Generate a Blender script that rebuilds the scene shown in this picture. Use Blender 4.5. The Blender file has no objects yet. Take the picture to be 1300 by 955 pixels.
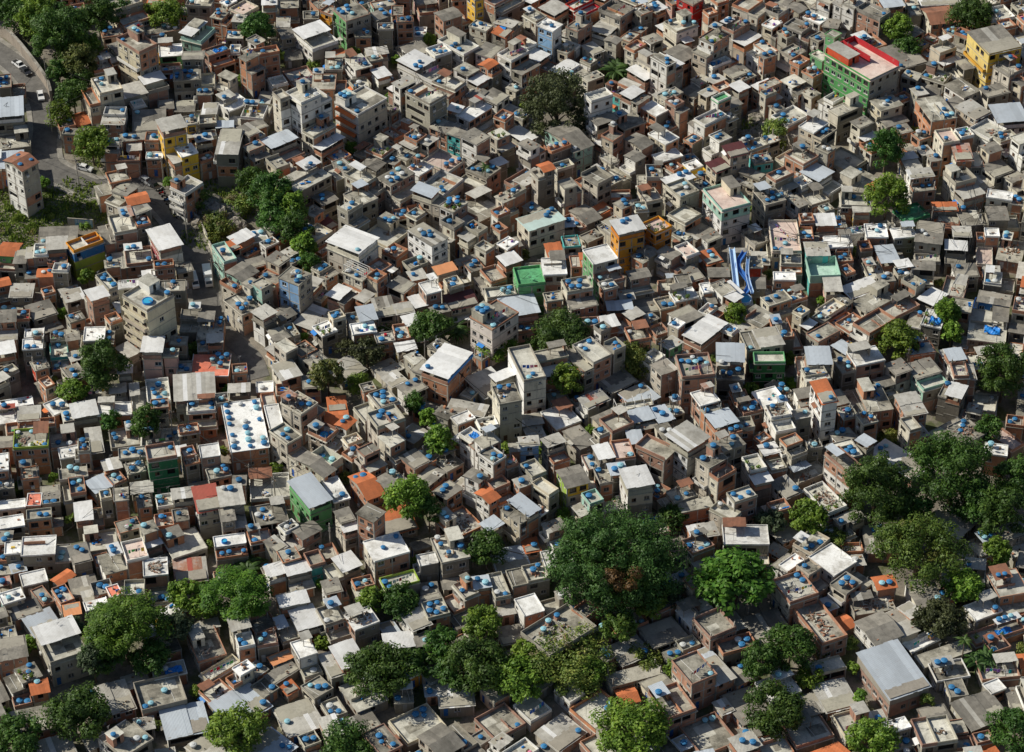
import bpy, math, random
import numpy as np
from mathutils import Vector
# ------------------------------------------------------------------ scene, camera, light
sc=bpy.context.scene; COL=sc.collection
PITCH=math.radians(39); DIST=600.0
FW=Vector((0,math.cos(PITCH),-math.sin(PITCH))); CAMP=Vector((0,0,4))-FW*DIST
cam=bpy.data.cameras.new('camera'); camo=bpy.data.objects.new('camera',cam); COL.objects.link(camo)
camo.location=CAMP; camo.rotation_euler=(math.pi/2-PITCH,0,0)
cam.sensor_width=36; cam.lens=18/math.tan(math.radians(11)); cam.clip_start=1; cam.clip_end=12000
sc.camera=camo
SUND=Vector((-.94,.20,.74)).normalized()
sun=bpy.data.lights.new('sun','SUN'); so=bpy.data.objects.new('sun',sun); COL.objects.link(so)
so.rotation_euler=SUND.to_track_quat('Z','Y').to_euler(); so.location=(-300,200,400)
sun.energy=5.0; sun.angle=math.radians(.5); sun.color=(1,.955,.84)
wd=bpy.data.worlds.new('World'); sc.world=wd; wd.use_nodes=True
nt=wd.node_tree; bg=nt.nodes['Background']; sky=nt.nodes.new('ShaderNodeTexSky'); sky.sky_type='NISHITA'; sky.sun_disc=False
sky.sun_elevation=math.asin(SUND.z); sky.sun_rotation=math.atan2(SUND.x,SUND.y)
nt.links.new(sky.outputs[0],bg.inputs[0]); bg.inputs[1].default_value=.072
sc.view_settings.view_transform='Standard'; sc.view_settings.look='None'; sc.view_settings.exposure=0
def terr(x,y): return 0.05*y+3.6*np.sin(x/43+1.3)*np.cos(y/37+.4)+2.6*np.sin((x+.8*y)/55+2)
def screen(x,y,z):
    v=Vector((x,y,z))-CAMP; d=v.dot(FW); u=Vector((0,math.sin(PITCH),math.cos(PITCH)))
    return 650+3344*v.x/d, 477.5-3344*v.dot(u)/d, d
# ------------------------------------------------------------------ materials
MATS={}
class NG:
    def __init__(s,name,rough=.85,spec=.25):
        s.m=bpy.data.materials.new(name); s.m.use_nodes=True; s.t=s.m.node_tree; s.b=s.t.nodes['Principled BSDF']
        s.b.inputs['Roughness'].default_value=rough; s.b.inputs['Specular IOR Level'].default_value=spec
    def n(s,typ,**k):
        q=s.t.nodes.new('ShaderNode'+typ)
        for a,v in k.items():
            if a.startswith('i_'): 
                key=a[2:]; q.inputs[int(key) if key.isdigit() else key].default_value=v
            else: setattr(q,a,v)
        return q
    def l(s,a,b): s.t.links.new(a,b)
    def coord(s,scale,obj=False):
        g=s.n('TexCoord').outputs['Object'] if obj else s.n('NewGeometry').outputs['Position']
        m=s.n('Mapping'); m.inputs['Scale'].default_value=scale; s.l(g,m.inputs['Vector']); return m.outputs[0]
    def noise(s,scale,detail=4,rough=.6,obj=False,vec=(1,1,1)):
        q=s.n('TexNoise',i_Scale=scale,i_Detail=detail,i_Roughness=rough); s.l(s.coord(vec,obj),q.inputs['Vector']); return q.outputs['Fac']
    def ramp(s,fac,a,b,lo=0.,hi=1.):
        q=s.n('MapRange'); q.inputs[1].default_value=a;q.inputs[2].default_value=b;q.inputs[3].default_value=lo;q.inputs[4].default_value=hi; s.l(fac,q.inputs[0]); return q.outputs[0]
    def mix(s,f,a,b,mode='MIX'):
        q=s.n('MixRGB',blend_type=mode)
        for i,v in enumerate((f,a,b)):
            if isinstance(v,(int,float)): q.inputs[i].default_value=v if i==0 else (v,v,v,1)
            elif isinstance(v,tuple): q.inputs[i].default_value=(*v,1)
            else: s.l(v,q.inputs[i])
        return q.outputs[0]
    def math(s,op,a,b=0.):
        q=s.n('Math',operation=op)
        for i,v in enumerate((a,b)):
            if isinstance(v,(int,float)): q.inputs[i].default_value=v
            else: s.l(v,q.inputs[i])
        return q.outputs[0]
    def hsv(s,col,h=None,sat=None,val=None):
        q=s.n('HueSaturation'); s.l(col,q.inputs['Color'])
        for k,v in (('Hue',h),('Saturation',sat),('Value',val)):
            if v is None: continue
            if isinstance(v,(int,float)): q.inputs[k].default_value=v
            else: s.l(v,q.inputs[k])
        return q.outputs[0]
    def rnd(s): return s.n('ObjectInfo').outputs['Random']
    def isl(s): return s.n('NewGeometry').outputs['Random Per Island']
    def out(s,col,bump=None,bs=.3,bd=.1):
        s.l(col,s.b.inputs['Base Color'])
        if bump is not None:
            q=s.n('Bump',i_Strength=bs,i_Distance=bd); s.l(bump,q.inputs['Height']); s.l(q.outputs[0],s.b.inputs['Normal'])
        return s.m
def wall_mat(name,base,dirt=(.07,.06,.05),amt=.75,var=.25,sat=.9):
    g=NG(name); c=g.mix(g.ramp(g.noise(.22,3),.35,.7),base,tuple(v*.78 for v in base))
    st=g.noise(1.6,5,.7,vec=(1,1,.13)); bl=g.noise(.45,6,.65)
    f=g.math('MULTIPLY',g.ramp(st,.45,.78),g.ramp(bl,.34,.68)); f=g.math('MULTIPLY',f,amt)
    c=g.mix(f,c,dirt)
    f2=g.math('MULTIPLY',g.ramp(g.noise(.9,6,.7),.56,.74),.5); c=g.mix(f2,c,(.36,.33,.29))
    v=g.math('ADD',g.math('MULTIPLY',g.rnd(),var),1-var*.6)
    c=g.hsv(c,g.math('ADD',g.math('MULTIPLY',g.rnd(),.03),.485),sat,v)
    return g.out(c,g.noise(5,4),.25,.05)
def brick_mat(name):
    g=NG(name,.9,.15); c=g.mix(g.ramp(g.noise(2.4,6,.75),.3,.7),(.39,.16,.078),(.54,.265,.15))
    c=g.mix(g.ramp(g.noise(.33,4),.42,.62),c,(.31,.14,.085))
    w=g.n('TexWave',wave_type='BANDS',bands_direction='Z',i_Scale=1.6,i_Distortion=.4); g.l(g.coord((1,1,1)),w.inputs['Vector'])
    c=g.mix(g.math('MULTIPLY',g.ramp(w.outputs['Fac'],.6,.95),.28),c,(.38,.33,.28))
    f=g.math('MULTIPLY',g.ramp(g.noise(.55,6,.7),.56,.70),.6); c=g.mix(f,c,(.36,.32,.27))
    f=g.math('MULTIPLY',g.ramp(g.noise(.9,5,.7,vec=(1,1,.2)),.58,.8),.6); c=g.mix(f,c,(.08,.055,.045))
    c=g.hsv(c,None,g.math('ADD',g.math('MULTIPLY',g.rnd(),.35),.72),g.math('ADD',g.math('MULTIPLY',g.rnd(),.4),.78))
    return g.out(c,g.noise(9,3),.4,.05)
def conc_mat(name,base,mould,pale,k=.5,island=True):
    g=NG(name,.92,.15); c=g.mix(g.ramp(g.noise(.5,7,.7),.38,.66),base,pale)
    c=g.mix(g.math('MULTIPLY',g.ramp(g.noise(.23,7,.72),.46,.64),.85),c,mould)
    c=g.mix(g.math('MULTIPLY',g.ramp(g.noise(1.9,6,.75),.52,.72),.6),c,mould); c=g.mix(g.math('MULTIPLY',g.ramp(g.noise(5.5,3,.7),.60,.70),.6),c,tuple(v*.5 for v in mould))
    r=g.math('ADD',g.math('MULTIPLY',g.isl() if island else g.rnd(),.22),g.math('MULTIPLY',g.rnd(),.3)); c=g.hsv(c,None,None,g.math('ADD',r,k+.22))
    return g.out(c,g.noise(4,6,.7),.35,.06)
def sheet_mat(name,base,dirty,rough=.6,amt=.5,spread=.25):
    g=NG(name,rough,.3); r=g.isl()
    c=g.mix(g.math('MULTIPLY',g.ramp(g.noise(.8,6,.72),.45,.72),amt),base,dirty)
    c=g.mix(g.math('MULTIPLY',g.ramp(g.noise(.17,4,.6),.48,.66),amt*.8),c,dirty)
    w=g.n('TexWave',wave_type='BANDS',bands_direction='X',i_Scale=1.15,i_Distortion=.0); g.l(g.coord((1,1,1),True),w.inputs['Vector'])
    c=g.mix(g.math('MULTIPLY',w.outputs['Fac'],.30),c,tuple(v*.5 for v in base)); c=g.mix(g.math('MULTIPLY',g.ramp(g.noise(1.1,6,.75),.60,.74),.55 if base[0]>.3 and abs(base[0]-base[2])<.12 else .2),c,(.27,.17,.11))
    c=g.hsv(c,None,None,g.math('ADD',g.math('ADD',g.math('MULTIPLY',r,spread),g.math('MULTIPLY',g.rnd(),.22)),.78))
    return g.out(c,w.outputs['Fac'],.35,.06)
def plain_mat(name,base,rough=.6,var=.25,noise=.3,metal=0,spec=.3):
    g=NG(name,rough,spec); c=g.mix(g.math('MULTIPLY',g.noise(1.5,5),noise),base,tuple(v*.4 for v in base))
    c=g.hsv(c,None,None,g.math('ADD',g.math('MULTIPLY',g.isl(),var),1-var/2)); g.b.inputs['Metallic'].default_value=metal
    return g.out(c)
def cloth_mat():
    g=NG('cloth',.9,.1); r=g.math('FRACT',g.math('ADD',g.isl(),g.math('MULTIPLY',g.rnd(),17.3))); q=g.n('ValToRGB'); q.color_ramp.interpolation='CONSTANT'; e=q.color_ramp.elements
    cols=[(.75,.74,.72),(.5,.03,.05),(.04,.12,.45),(.75,.72,.7),(.03,.35,.38),(.7,.25,.35),(.72,.5,.08),(.05,.05,.07),(.8,.78,.75),(.1,.4,.12),(.25,.12,.4)]
    e[0].color=(*cols[0],1); e[1].position=1/len(cols); e[1].color=(*cols[1],1)
    for i,c in enumerate(cols[2:],2): k=e.new(i/len(cols)); k.color=(*c,1)
    g.l(r,q.inputs[0]); return g.out(q.outputs[0])
def leaf_mat(name,a,b,c3=None,tr=.32):
    g=NG(name,.55,.3); r=g.isl(); c=g.mix(r,a,b); c=g.mix(g.ramp(g.noise(.33,3),.38,.64),c,tuple(v*.62 for v in a))
    if c3: c=g.mix(g.ramp(g.noise(.21,2),.60,.66),c,c3)
    c=g.hsv(c,g.math('ADD',g.math('MULTIPLY',g.rnd(),.03),.485),None,g.math('ADD',g.math('MULTIPLY',g.rnd(),.3),.85))
    m=g.out(c); t=g.n('BsdfTranslucent'); g.l(c,t.inputs[0]); x=g.n('MixShader',i_0=tr); g.l(g.b.outputs[0],x.inputs[1]); g.l(t.outputs[0],x.inputs[2])
    g.l(x.outputs[0],g.t.nodes['Material Output'].inputs[0]); return m
M=MATS
M['b']=brick_mat('brick'); M['h']=wall_mat('shaded_raw_concrete',(.25,.225,.175),amt=.85); M['g']=wall_mat('grey_render',(.40,.365,.29)); M['s']=wall_mat('stained_plaster',(.66,.60,.48),amt=.9)  # h: raw concrete with the shade of front walls mixed into its colour
for k,n,c in (('c','cream_paint',(.66,.58,.43)),('w','white_paint',(.81,.79,.74)),('y','yellow_paint',(.78,.46,.05)),('o','orange_paint',(.74,.31,.035)),('G','green_paint',(.15,.40,.16)),('m','mint_paint',(.36,.57,.47)),('l','pale_blue_paint',(.28,.50,.72)),('B','blue_paint',(.03,.13,.38)),('t','teal_paint',(.10,.48,.45)),('r','red_paint',(.52,.035,.03)),('p','pink_paint',(.60,.36,.31)),('e','beige_paint',(.60,.52,.40)),('L','lime_paint',(.36,.50,.08)),('D','dark_green_paint',(.03,.16,.06)),('Y','yellow_cream_paint',(.74,.56,.19)),('V','school_green_paint',(.10,.36,.12)),('A','vivid_blue_paint',(.035,.14,.40)),('I','clean_white_paint',(.82,.81,.79)),('U','pinkish_white_paint',(.70,.62,.57))):
    M[k]=wall_mat(n,c,amt=.58 if k in 'yorlBtmLDVAIY' else .6,sat=1.0)
M['k']=conc_mat('roof_concrete',(.355,.332,.272),(.105,.097,.077),(.50,.47,.39))
M['k2']=conc_mat('pale_roof_concrete',(.53,.51,.435),(.25,.24,.20),(.65,.625,.545),.55)
M['k3']=conc_mat('dark_roof_concrete',(.235,.217,.178),(.07,.064,.052),(.35,.325,.27))
M['band']=conc_mat('slab_edge',(.32,.30,.265),(.12,.11,.095),(.42,.39,.34),.6)
M['wh']=conc_mat('white_roof_paint',(.72,.71,.68),(.36,.34,.30),(.79,.785,.76),.62)
M['rf']=conc_mat('red_roof_paint',(.62,.17,.10),(.40,.12,.08),(.70,.28,.20),.6)
M['pk']=conc_mat('pink_tiles',(.58,.44,.38),(.38,.29,.25),(.66,.55,.48),.6)
M['gf']=conc_mat('green_floor',(.09,.27,.12),(.05,.16,.08),(.13,.42,.2),.6)
M['mf']=conc_mat('mint_floor',(.36,.52,.43),(.20,.30,.25),(.48,.62,.54),.6)
M['tan']=conc_mat('tan_floor',(.50,.38,.25),(.28,.21,.14),(.60,.48,.34),.6)
M['S']=sheet_mat('white_sheet',(.74,.735,.72),(.44,.42,.38),.55,.5,.26)
M['sg']=sheet_mat('grey_sheet',(.50,.48,.43),(.22,.20,.165),.7,.65)
M['sd']=sheet_mat('dark_sheet',(.25,.23,.195),(.095,.088,.075),.85,.8,.35)
M['sG']=sheet_mat('blue_grey_sheet',(.50,.545,.59),(.36,.38,.40),.45,.4,.2)
M['sM']=sheet_mat('maroon_sheet',(.115,.035,.035),(.06,.03,.03),.6,.5)
M['sT']=sheet_mat('orange_tiles',(.56,.17,.065),(.26,.10,.05),.85,.5)
M['st']=sheet_mat('brown_tiles',(.28,.125,.075),(.12,.07,.05),.9,.7,.4)
M['sO']=sheet_mat('orange_sheet',(.72,.31,.14),(.45,.22,.12),.6,.35,.12)
M['sC']=sheet_mat('mint_sheet',(.56,.70,.65),(.42,.50,.46),.6,.4,.12)
M['sr']=sheet_mat('rust_sheet',(.33,.16,.10),(.45,.42,.39),.8,.9,.6)
M['srd']=sheet_mat('red_sheet',(.42,.10,.07),(.3,.09,.06),.7,.5)
M['wood']=plain_mat('wood',(.20,.13,.08),.9,.5); M['wf']=plain_mat('window_white',(.66,.65,.62),.5); M['wb']=plain_mat('window_brown',(.13,.07,.04),.7); M['wk']=plain_mat('window_grey',(.30,.30,.29),.5)
M['gl']=plain_mat('glass',(.025,.03,.035),.12,.6,.2,0,.6); M['dk']=plain_mat('dark_interior',(.012,.011,.010),1,.5)
M['tb']=plain_mat('tank_blue',(.013,.10,.28),.5,.6,.5); M['tl']=plain_mat('tank_lid_blue',(.045,.20,.41),.5,.6,.45)
M['tp']=plain_mat('tank_teal',(.09,.31,.43),.5,.3,.2); M['tq']=plain_mat('tank_lid_teal',(.28,.52,.60),.5,.3,.2)
M['tw']=plain_mat('tank_cement',(.50,.50,.48),.8,.3,.4); M['tv']=plain_mat('tank_lid_cement',(.60,.61,.60),.8,.3,.4)
M['cl']=cloth_mat(); M['tarp']=plain_mat('tarp_blue',(.02,.21,.62),.45,.4,.3); M['pool']=plain_mat('pool_water',(.05,.42,.68),.08,.2,.3,0,.6)
M['met']=plain_mat('grey_metal',(.35,.35,.35),.45,.3,.3,.5); M['dish']=plain_mat('dish_grey',(.55,.55,.54),.5); M['blk']=plain_mat('rubber',(.02,.02,.02),.8)
M['aw']=plain_mat('awning_orange',(.72,.20,.06),.8,.3); M['yst']=plain_mat('yellow_plastic',(.75,.55,.05),.5); M['pot']=plain_mat('clay_pot',(.40,.15,.07),.9)
M['deb']=plain_mat('debris',(.38,.30,.24),.95,1.1); M['slide']=plain_mat('slide_blue',(.46,.62,.84),.35,.2,.2); M['slid2']=plain_mat('slide_dark_blue',(.05,.16,.46),.4,.3)
def trunk_mat():
    g=NG('bark',.95,.1); return g.out(g.mix(g.noise(3,6,.7,vec=(1,1,.25)),(.07,.05,.035),(.22,.175,.13)),g.noise(8,4),.6,.08)
M['bark']=trunk_mat()
M['LD']=leaf_mat('leaf_dark',(0.050,0.123,0.021),(0.124,0.215,0.034)); M['LL']=leaf_mat('leaf_bright',(0.124,0.235,0.025),(0.284,0.389,0.051))
M['LR']=leaf_mat('leaf_deep',(0.054,0.127,0.028),(0.118,0.201,0.041)); M['LC']=leaf_mat('leaf_clump',(0.087,0.174,0.028),(0.210,0.297,0.051),(.14,.15,.03))
M['LO']=leaf_mat('leaf_olive',(0.078,0.092,0.035),(0.149,0.158,0.066)); M['LA']=leaf_mat('leaf_yellowish',(0.104,0.155,0.031),(0.260,0.264,0.078),(.20,.15,.05))
M['LF']=leaf_mat('leaf_feather',(0.074,0.194,0.018),(0.185,0.317,0.034)); M['LE']=leaf_mat('leaf_greygreen',(0.071,0.112,0.050),(0.142,0.191,0.094))
M['LM']=leaf_mat('leaf_large',(0.069,0.178,0.019),(0.165,0.287,0.034)); M['LG']=leaf_mat('leaf_lime',(.13,.24,.02),(.24,.34,.05)); M['LB']=leaf_mat('leaf_scrub',(0.124,0.205,0.034),(0.369,0.389,0.086),(.16,.13,.06))
M['LP']=leaf_mat('leaf_palm',(.045,.10,.02),(.12,.20,.045)); M['LX']=leaf_mat('leaf_rust',(.09,.05,.02),(.17,.085,.03)); M['GR']=leaf_mat('grass',(.14,.22,.035),(.34,.39,.09),(.36,.32,.14))
def ground_mat():
    g=NG('bare_ground',.95,.1); c=g.mix(g.ramp(g.noise(.3,7,.7),.35,.65),(.17,.15,.125),(.30,.265,.215)); c=g.mix(g.ramp(g.noise(.09,6,.7),.48,.6),c,(.10,.115,.05))
    c=g.mix(g.math('MULTIPLY',g.ramp(g.noise(2.2,6,.75),.5,.7),.6),c,(.07,.062,.052)); return g.out(c,g.noise(2,7,.7),.6,.15)
def road_mat():
    g=NG('asphalt',.9,.2); c=g.mix(g.ramp(g.noise(.5,6,.7),.35,.65),(.105,.10,.092),(.175,.165,.15)); c=g.mix(g.math('MULTIPLY',g.ramp(g.noise(1.4,5,.7),.55,.7),.5),c,(.045,.043,.04)); return g.out(c,g.noise(9,4),.3,.03)
def rock_mat():
    g=NG('granite',.95,.15); c=g.mix(g.ramp(g.noise(.6,7,.7,vec=(1,1,.35)),.35,.65),(.20,.175,.145),(.36,.325,.28)); c=g.mix(g.ramp(g.noise(.35,6,.7),.52,.64),c,(.07,.075,.04)); return g.out(c,g.noise(1.6,8,.7),.8,.3)
M['gnd']=ground_mat(); M['road']=road_mat(); M['rock']=rock_mat(); M['pave']=conc_mat('pavement',(.20,.188,.165),(.10,.095,.08),(.28,.26,.23),.7)
M['stone']=wall_mat('stone_wall',(.36,.31,.24),amt=.8)
for k,c in (('cw',(.72,.72,.71)),('ck',(.025,.025,.028)),('cg',(.32,.33,.34)),('co',(.62,.17,.03))): M[k]=plain_mat('car_paint_'+{'cw':'white','ck':'black','cg':'grey','co':'orange'}[k],c,.25,.05,.1,0,.6)
M['hl']=plain_mat('lamp_glass',(.75,.75,.7),.2); M['tlr']=plain_mat('tail_lamp',(.45,.02,.02),.3)
# ------------------------------------------------------------------ mesh builder
class MB:
    def __init__(s): s.v=[];s.f=[];s.m=[];s.k={};s.T=(1.,0.,0.,0.,0.)
    def mi(s,mat):
        if mat not in s.k: s.k[mat]=len(s.k)
        return s.k[mat]
    def P(s,p):
        c,n,x,y,z=s.T; s.v.append((c*p[0]-n*p[1]+x,n*p[0]+c*p[1]+y,p[2]+z)); return len(s.v)-1
    def poly(s,pts,mat): s.f.append([s.P(p) for p in pts]); s.m.append(s.mi(mat))
    def hexa(s,b,t,mat,bottom=True):      # 4 bottom pts, 4 top pts (ccw from above)
        i=[s.P(p) for p in list(b)+list(t)]; k=s.mi(mat)
        F=[(4,5,6,7)]+[(j,(j+1)%4,(j+1)%4+4,j+4) for j in range(4)]+([(3,2,1,0)] if bottom else [])
        for q in F: s.f.append([i[a] for a in q]); s.m.append(k)
    def box(s,x0,y0,z0,x1,y1,z1,mat):
        q=((x0,y0),(x1,y0),(x1,y1),(x0,y1)); s.hexa([(a,b,z0) for a,b in q],[(a,b,z1) for a,b in q],mat)
    def bar(s,a,b,r,mat,n=6,r2=None):
        a=Vector(a);b=Vector(b);d=(b-a).normalized(); u=d.orthogonal().normalized(); w=d.cross(u); r2=r if r2 is None else r2; k=s.mi(mat)
        i=[s.P(a+(u*math.cos(t)+w*math.sin(t))*r) for t in [2*math.pi*j/n for j in range(n)]]; o=[s.P(b+(u*math.cos(t)+w*math.sin(t))*r2) for t in [2*math.pi*j/n for j in range(n)]]
        for j in range(n): s.f.append([i[j],i[(j+1)%n],o[(j+1)%n],o[j]]); s.m.append(k)
        s.f.append(o); s.m.append(k); s.f.append(i[::-1]); s.m.append(k)
    def lathe(s,prof,cx,cy,cz,mats,n=14):
        prev=None
        for j,(r,z) in enumerate(prof):
            ring=[s.P((cx+r*math.cos(2*math.pi*i/n),cy+r*math.sin(2*math.pi*i/n),cz+z)) for i in range(n)] if r>0 else [s.P((cx,cy,cz+z))]
            if prev:
                k=s.mi(mats if isinstance(mats,str) else mats[j-1])
                for i in range(n):
                    if len(ring)==1: s.f.append([prev[i],prev[(i+1)%n],ring[0]])
                    elif len(prev)==1: s.f.append([prev[0],ring[(i+1)%n],ring[i]])
                    else: s.f.append([prev[i],prev[(i+1)%n],ring[(i+1)%n],ring[i]])
                    s.m.append(k)
            prev=ring
    def mesh(s,name):
        me=bpy.data.meshes.new(name); me.from_pydata(s.v,[],s.f)
        for m in s.k: me.materials.append(M[m])
        me.polygons.foreach_set('material_index',s.m); me.update(); return me
    def build(s,name,parent=None):
        if not s.f: return None
        o=bpy.data.objects.new(name,s.mesh(name)); COL.objects.link(o); o.parent=parent; return o
def tag(o,label,cat,group=None,kind=None):
    if label: o['label']=label
    if cat: o['category']=cat
    if group: o['group']=group
    if kind: o['kind']=kind
    return o
def thing(name,label,cat,loc,rz=0,group=None):
    o=bpy.data.objects.new(name,None); o.empty_display_size=.3; COL.objects.link(o); o.location=loc; o.rotation_euler=(0,0,rz); return tag(o,label,cat,group)
def inst(name,me,parent,loc,rz=0):
    o=bpy.data.objects.new(name,me); COL.objects.link(o); o.parent=parent; o.location=loc; o.rotation_euler=(0,0,rz); return o
# short noun phrase, full label
NP={
'yellow':('bright yellow house','bright yellow four-storey house with grey sheet roof beside the shaded road'),
'greenblock':('pale green block','pale green plastered block with a grey side wall and blue tanks, near top edge'),
'yellowtower':('narrow yellow tower','narrow yellow tower cut by the top edge, brightest wall of the top row'),
'awning':('orange-awning house','cream house with orange awnings over its balconies and five tanks on top'),
'whiteblock':('tall white block','tallest white block of the upper left, with balconies and a walled roof deck'),
'bluehouse':('sky-blue house','narrow sky-blue house with tanks on its white roof'),
'redhouse':('red house','bright red house at the top edge with a flat roof'),
'whitegable':('white gabled building','tall plain white building right of the olive-green spreading tree'),
'maroonhouse':('maroon-roofed house','tall beige house under a dark maroon sheet roof'),
'school':('green red-walled building','long green building with a red-walled roof terrace, largest at upper right'),
'yellowhouse':('big yellow building','big pale yellow building with dark sheet roof near the top right corner'),
'church':('white-roofed hall','big hall with one white metal roof and red stripes beside the road'),
'tower':('concrete tower block','tallest grey tower block at left with a blue pool on its roof'),
'striped':('blue-and-lime house','house with orange parapet, blue upper floor and lime lower floor'),
'whitebar':('white green-kerbed house','long white house with two rows of windows and a green roof kerb'),
'whiteroof':('wide white roof','house under one wide white sheet roof with a single tank on it'),
'palebluehouse':('powder-blue house','powder-blue fronted house with tanks and washing below its roof'),
'pinkhouse':('pale pink house','wide pale pink house with tanks above the long dark tree'),
'mintroof':('mint-roofed house','house under a pale mint painted roof beside the orange house'),
'greenterrace':('green-terraced house','green walled house with an open green roof terrace'),
'orange':('tall orange house','tall orange house of two wings in the middle of the hill'),
'mintblock':('mint-fronted house','large mint and white fronted house with a pink tiled roof terrace'),
'bigsheet':('bright white sheet','brick house under a bright white square sheet tilted like a diamond'),
'pinkterrace':('pink party terrace','wide pink tiled roof terrace with coloured cloths strung across it'),
'mintterrace':('open mint room','roofless mint-walled room open to the sky below a grey sheet'),
'greenfloor':('green-floored terrace','walled roof terrace with a bright green floor beside the round tree'),
'bluewall':('royal-blue house','house with a royal-blue front and dark sheet roof near the right edge'),
'brickflats':('pink-brick flats','pink brick flats under a white sheet, at the foot of the tower'),
'redroof':('red-roofed house','house with a flat red painted roof and five blue tanks'),
'greysheet':('ribbed grey roof','house under a tall ribbed light grey sheet roof at left'),
'stools':('lime-walled terrace','brick house whose roof terrace has lime walls and many blue tanks'),
'darkgreen':('dark green house','dark green walled house with an open roof terrace at lower left'),
'tankroof':('many-tank roof','big white roof dotted with about eighteen blue tanks, most of any house'),
'stripedroof':('red-striped roof','house with a roof of red and grey stripes at lower left'),
'bluefascia':('blue-edged white roof','house under a white sheet with blue tarpaulin hung along its front edge'),
'greytower':('slim grey tower','slim grey concrete tower with plain front in the picture centre'),
'greenhouse':('two-level grey roof','green-sided house under a grey metal roof right of the bare terrace'),
'orangetile':('orange tile roof','house under a stepped bright orange tile roof below the central trees'),
'whitetower':('white-walled tower','stained tower with a tall blank white left wall in the centre'),
'talldoubt':('flared grey roof','tall narrow house under a wide grey sheet roof, right of centre'),
'bricktower':('square brick house','tall square brick house with six tanks behind its roof wall'),
'greenyard':('green walled yard','low building with dark green front wall and a pale terrace'),
'limehouse':('lime-sided house','lime-sided house with a yellow front and old brown roof'),
'orangecap':('orange-capped house','slim tall white house capped by a bright orange tile roof'),
'twotone':('two-tone shed roof','brick house with a grey sheet roof in two shades, lower right'),
'greyhalf':('half-covered grey house','grey concrete house half covered by a white sheet, left of big tree'),
'teal':('teal terrace','small teal-walled roof terrace among white roofs at lower left'),
'tallbrick':('tall brick house','tall plain brick house left of the central trees in the lower half'),
'limeparapet':('lime parapet terrace','long terrace with lime parapet and washing, above two small trees'),
'bigslab':('wide stained slab','wide stained concrete slab roof below the largest tree'),
'brickyard':('brick-walled deck','white floored roof deck inside a tall raw brick parapet, bottom right'),
'whitedeck':('white roof deck','big clean white roof deck beside four blue tanks at lower right'),
'brickterrace':('five-sided terrace','open concrete roof terrace inside a crooked orange brick parapet'),
'biggrey':('big pale-grey roof','broad smooth pale grey metal roof at the bottom right'),
}
WALL={'b':'brick','g':'grey','c':'cream','w':'white','y':'yellow','o':'orange','G':'green','m':'mint','l':'pale-blue','B':'blue','t':'teal','r':'red','p':'pink','e':'beige','s':'stained','L':'lime','Y':'blue'}
ROOF={'f':'flat-roofed','e':'beige-terraced','n':'brick-parapet','w':'white-decked','W':'white-decked','S':'white-sheeted','s':'grey-sheeted','d':'dark-sheeted','T':'orange-tiled','t':'brown-tiled','M':'maroon-roofed','G':'grey-metal-roofed','P':'pink-terraced','g':'green-decked','O':'orange-sheeted','q':'stripe-roofed','R':'red-decked','c':'mint-decked','C':'mint-sheeted','h':'half-covered','Q':'red-walled','o':'orange-parapet'}
KIND=['house','shack','apartment building']
REL=['left of','right of','behind','in front of']
ORD=['','second','third','fourth','fifth','sixth','seventh','eighth','ninth','tenth','eleventh','twelfth']
NPK=list(NP)
TREE={'D':'dark dense tree','L':'bright leafy tree','R':'largest dark tree','C':'broad clumpy tree','O':'sparse olive tree','A':'yellow-tinged tree','F':'wide layered tree','E':'grey-green tree','M':'big-leaved bright tree','G':'small lime bush','B':'low scrubby bush','P':'palm clump'}
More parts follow.
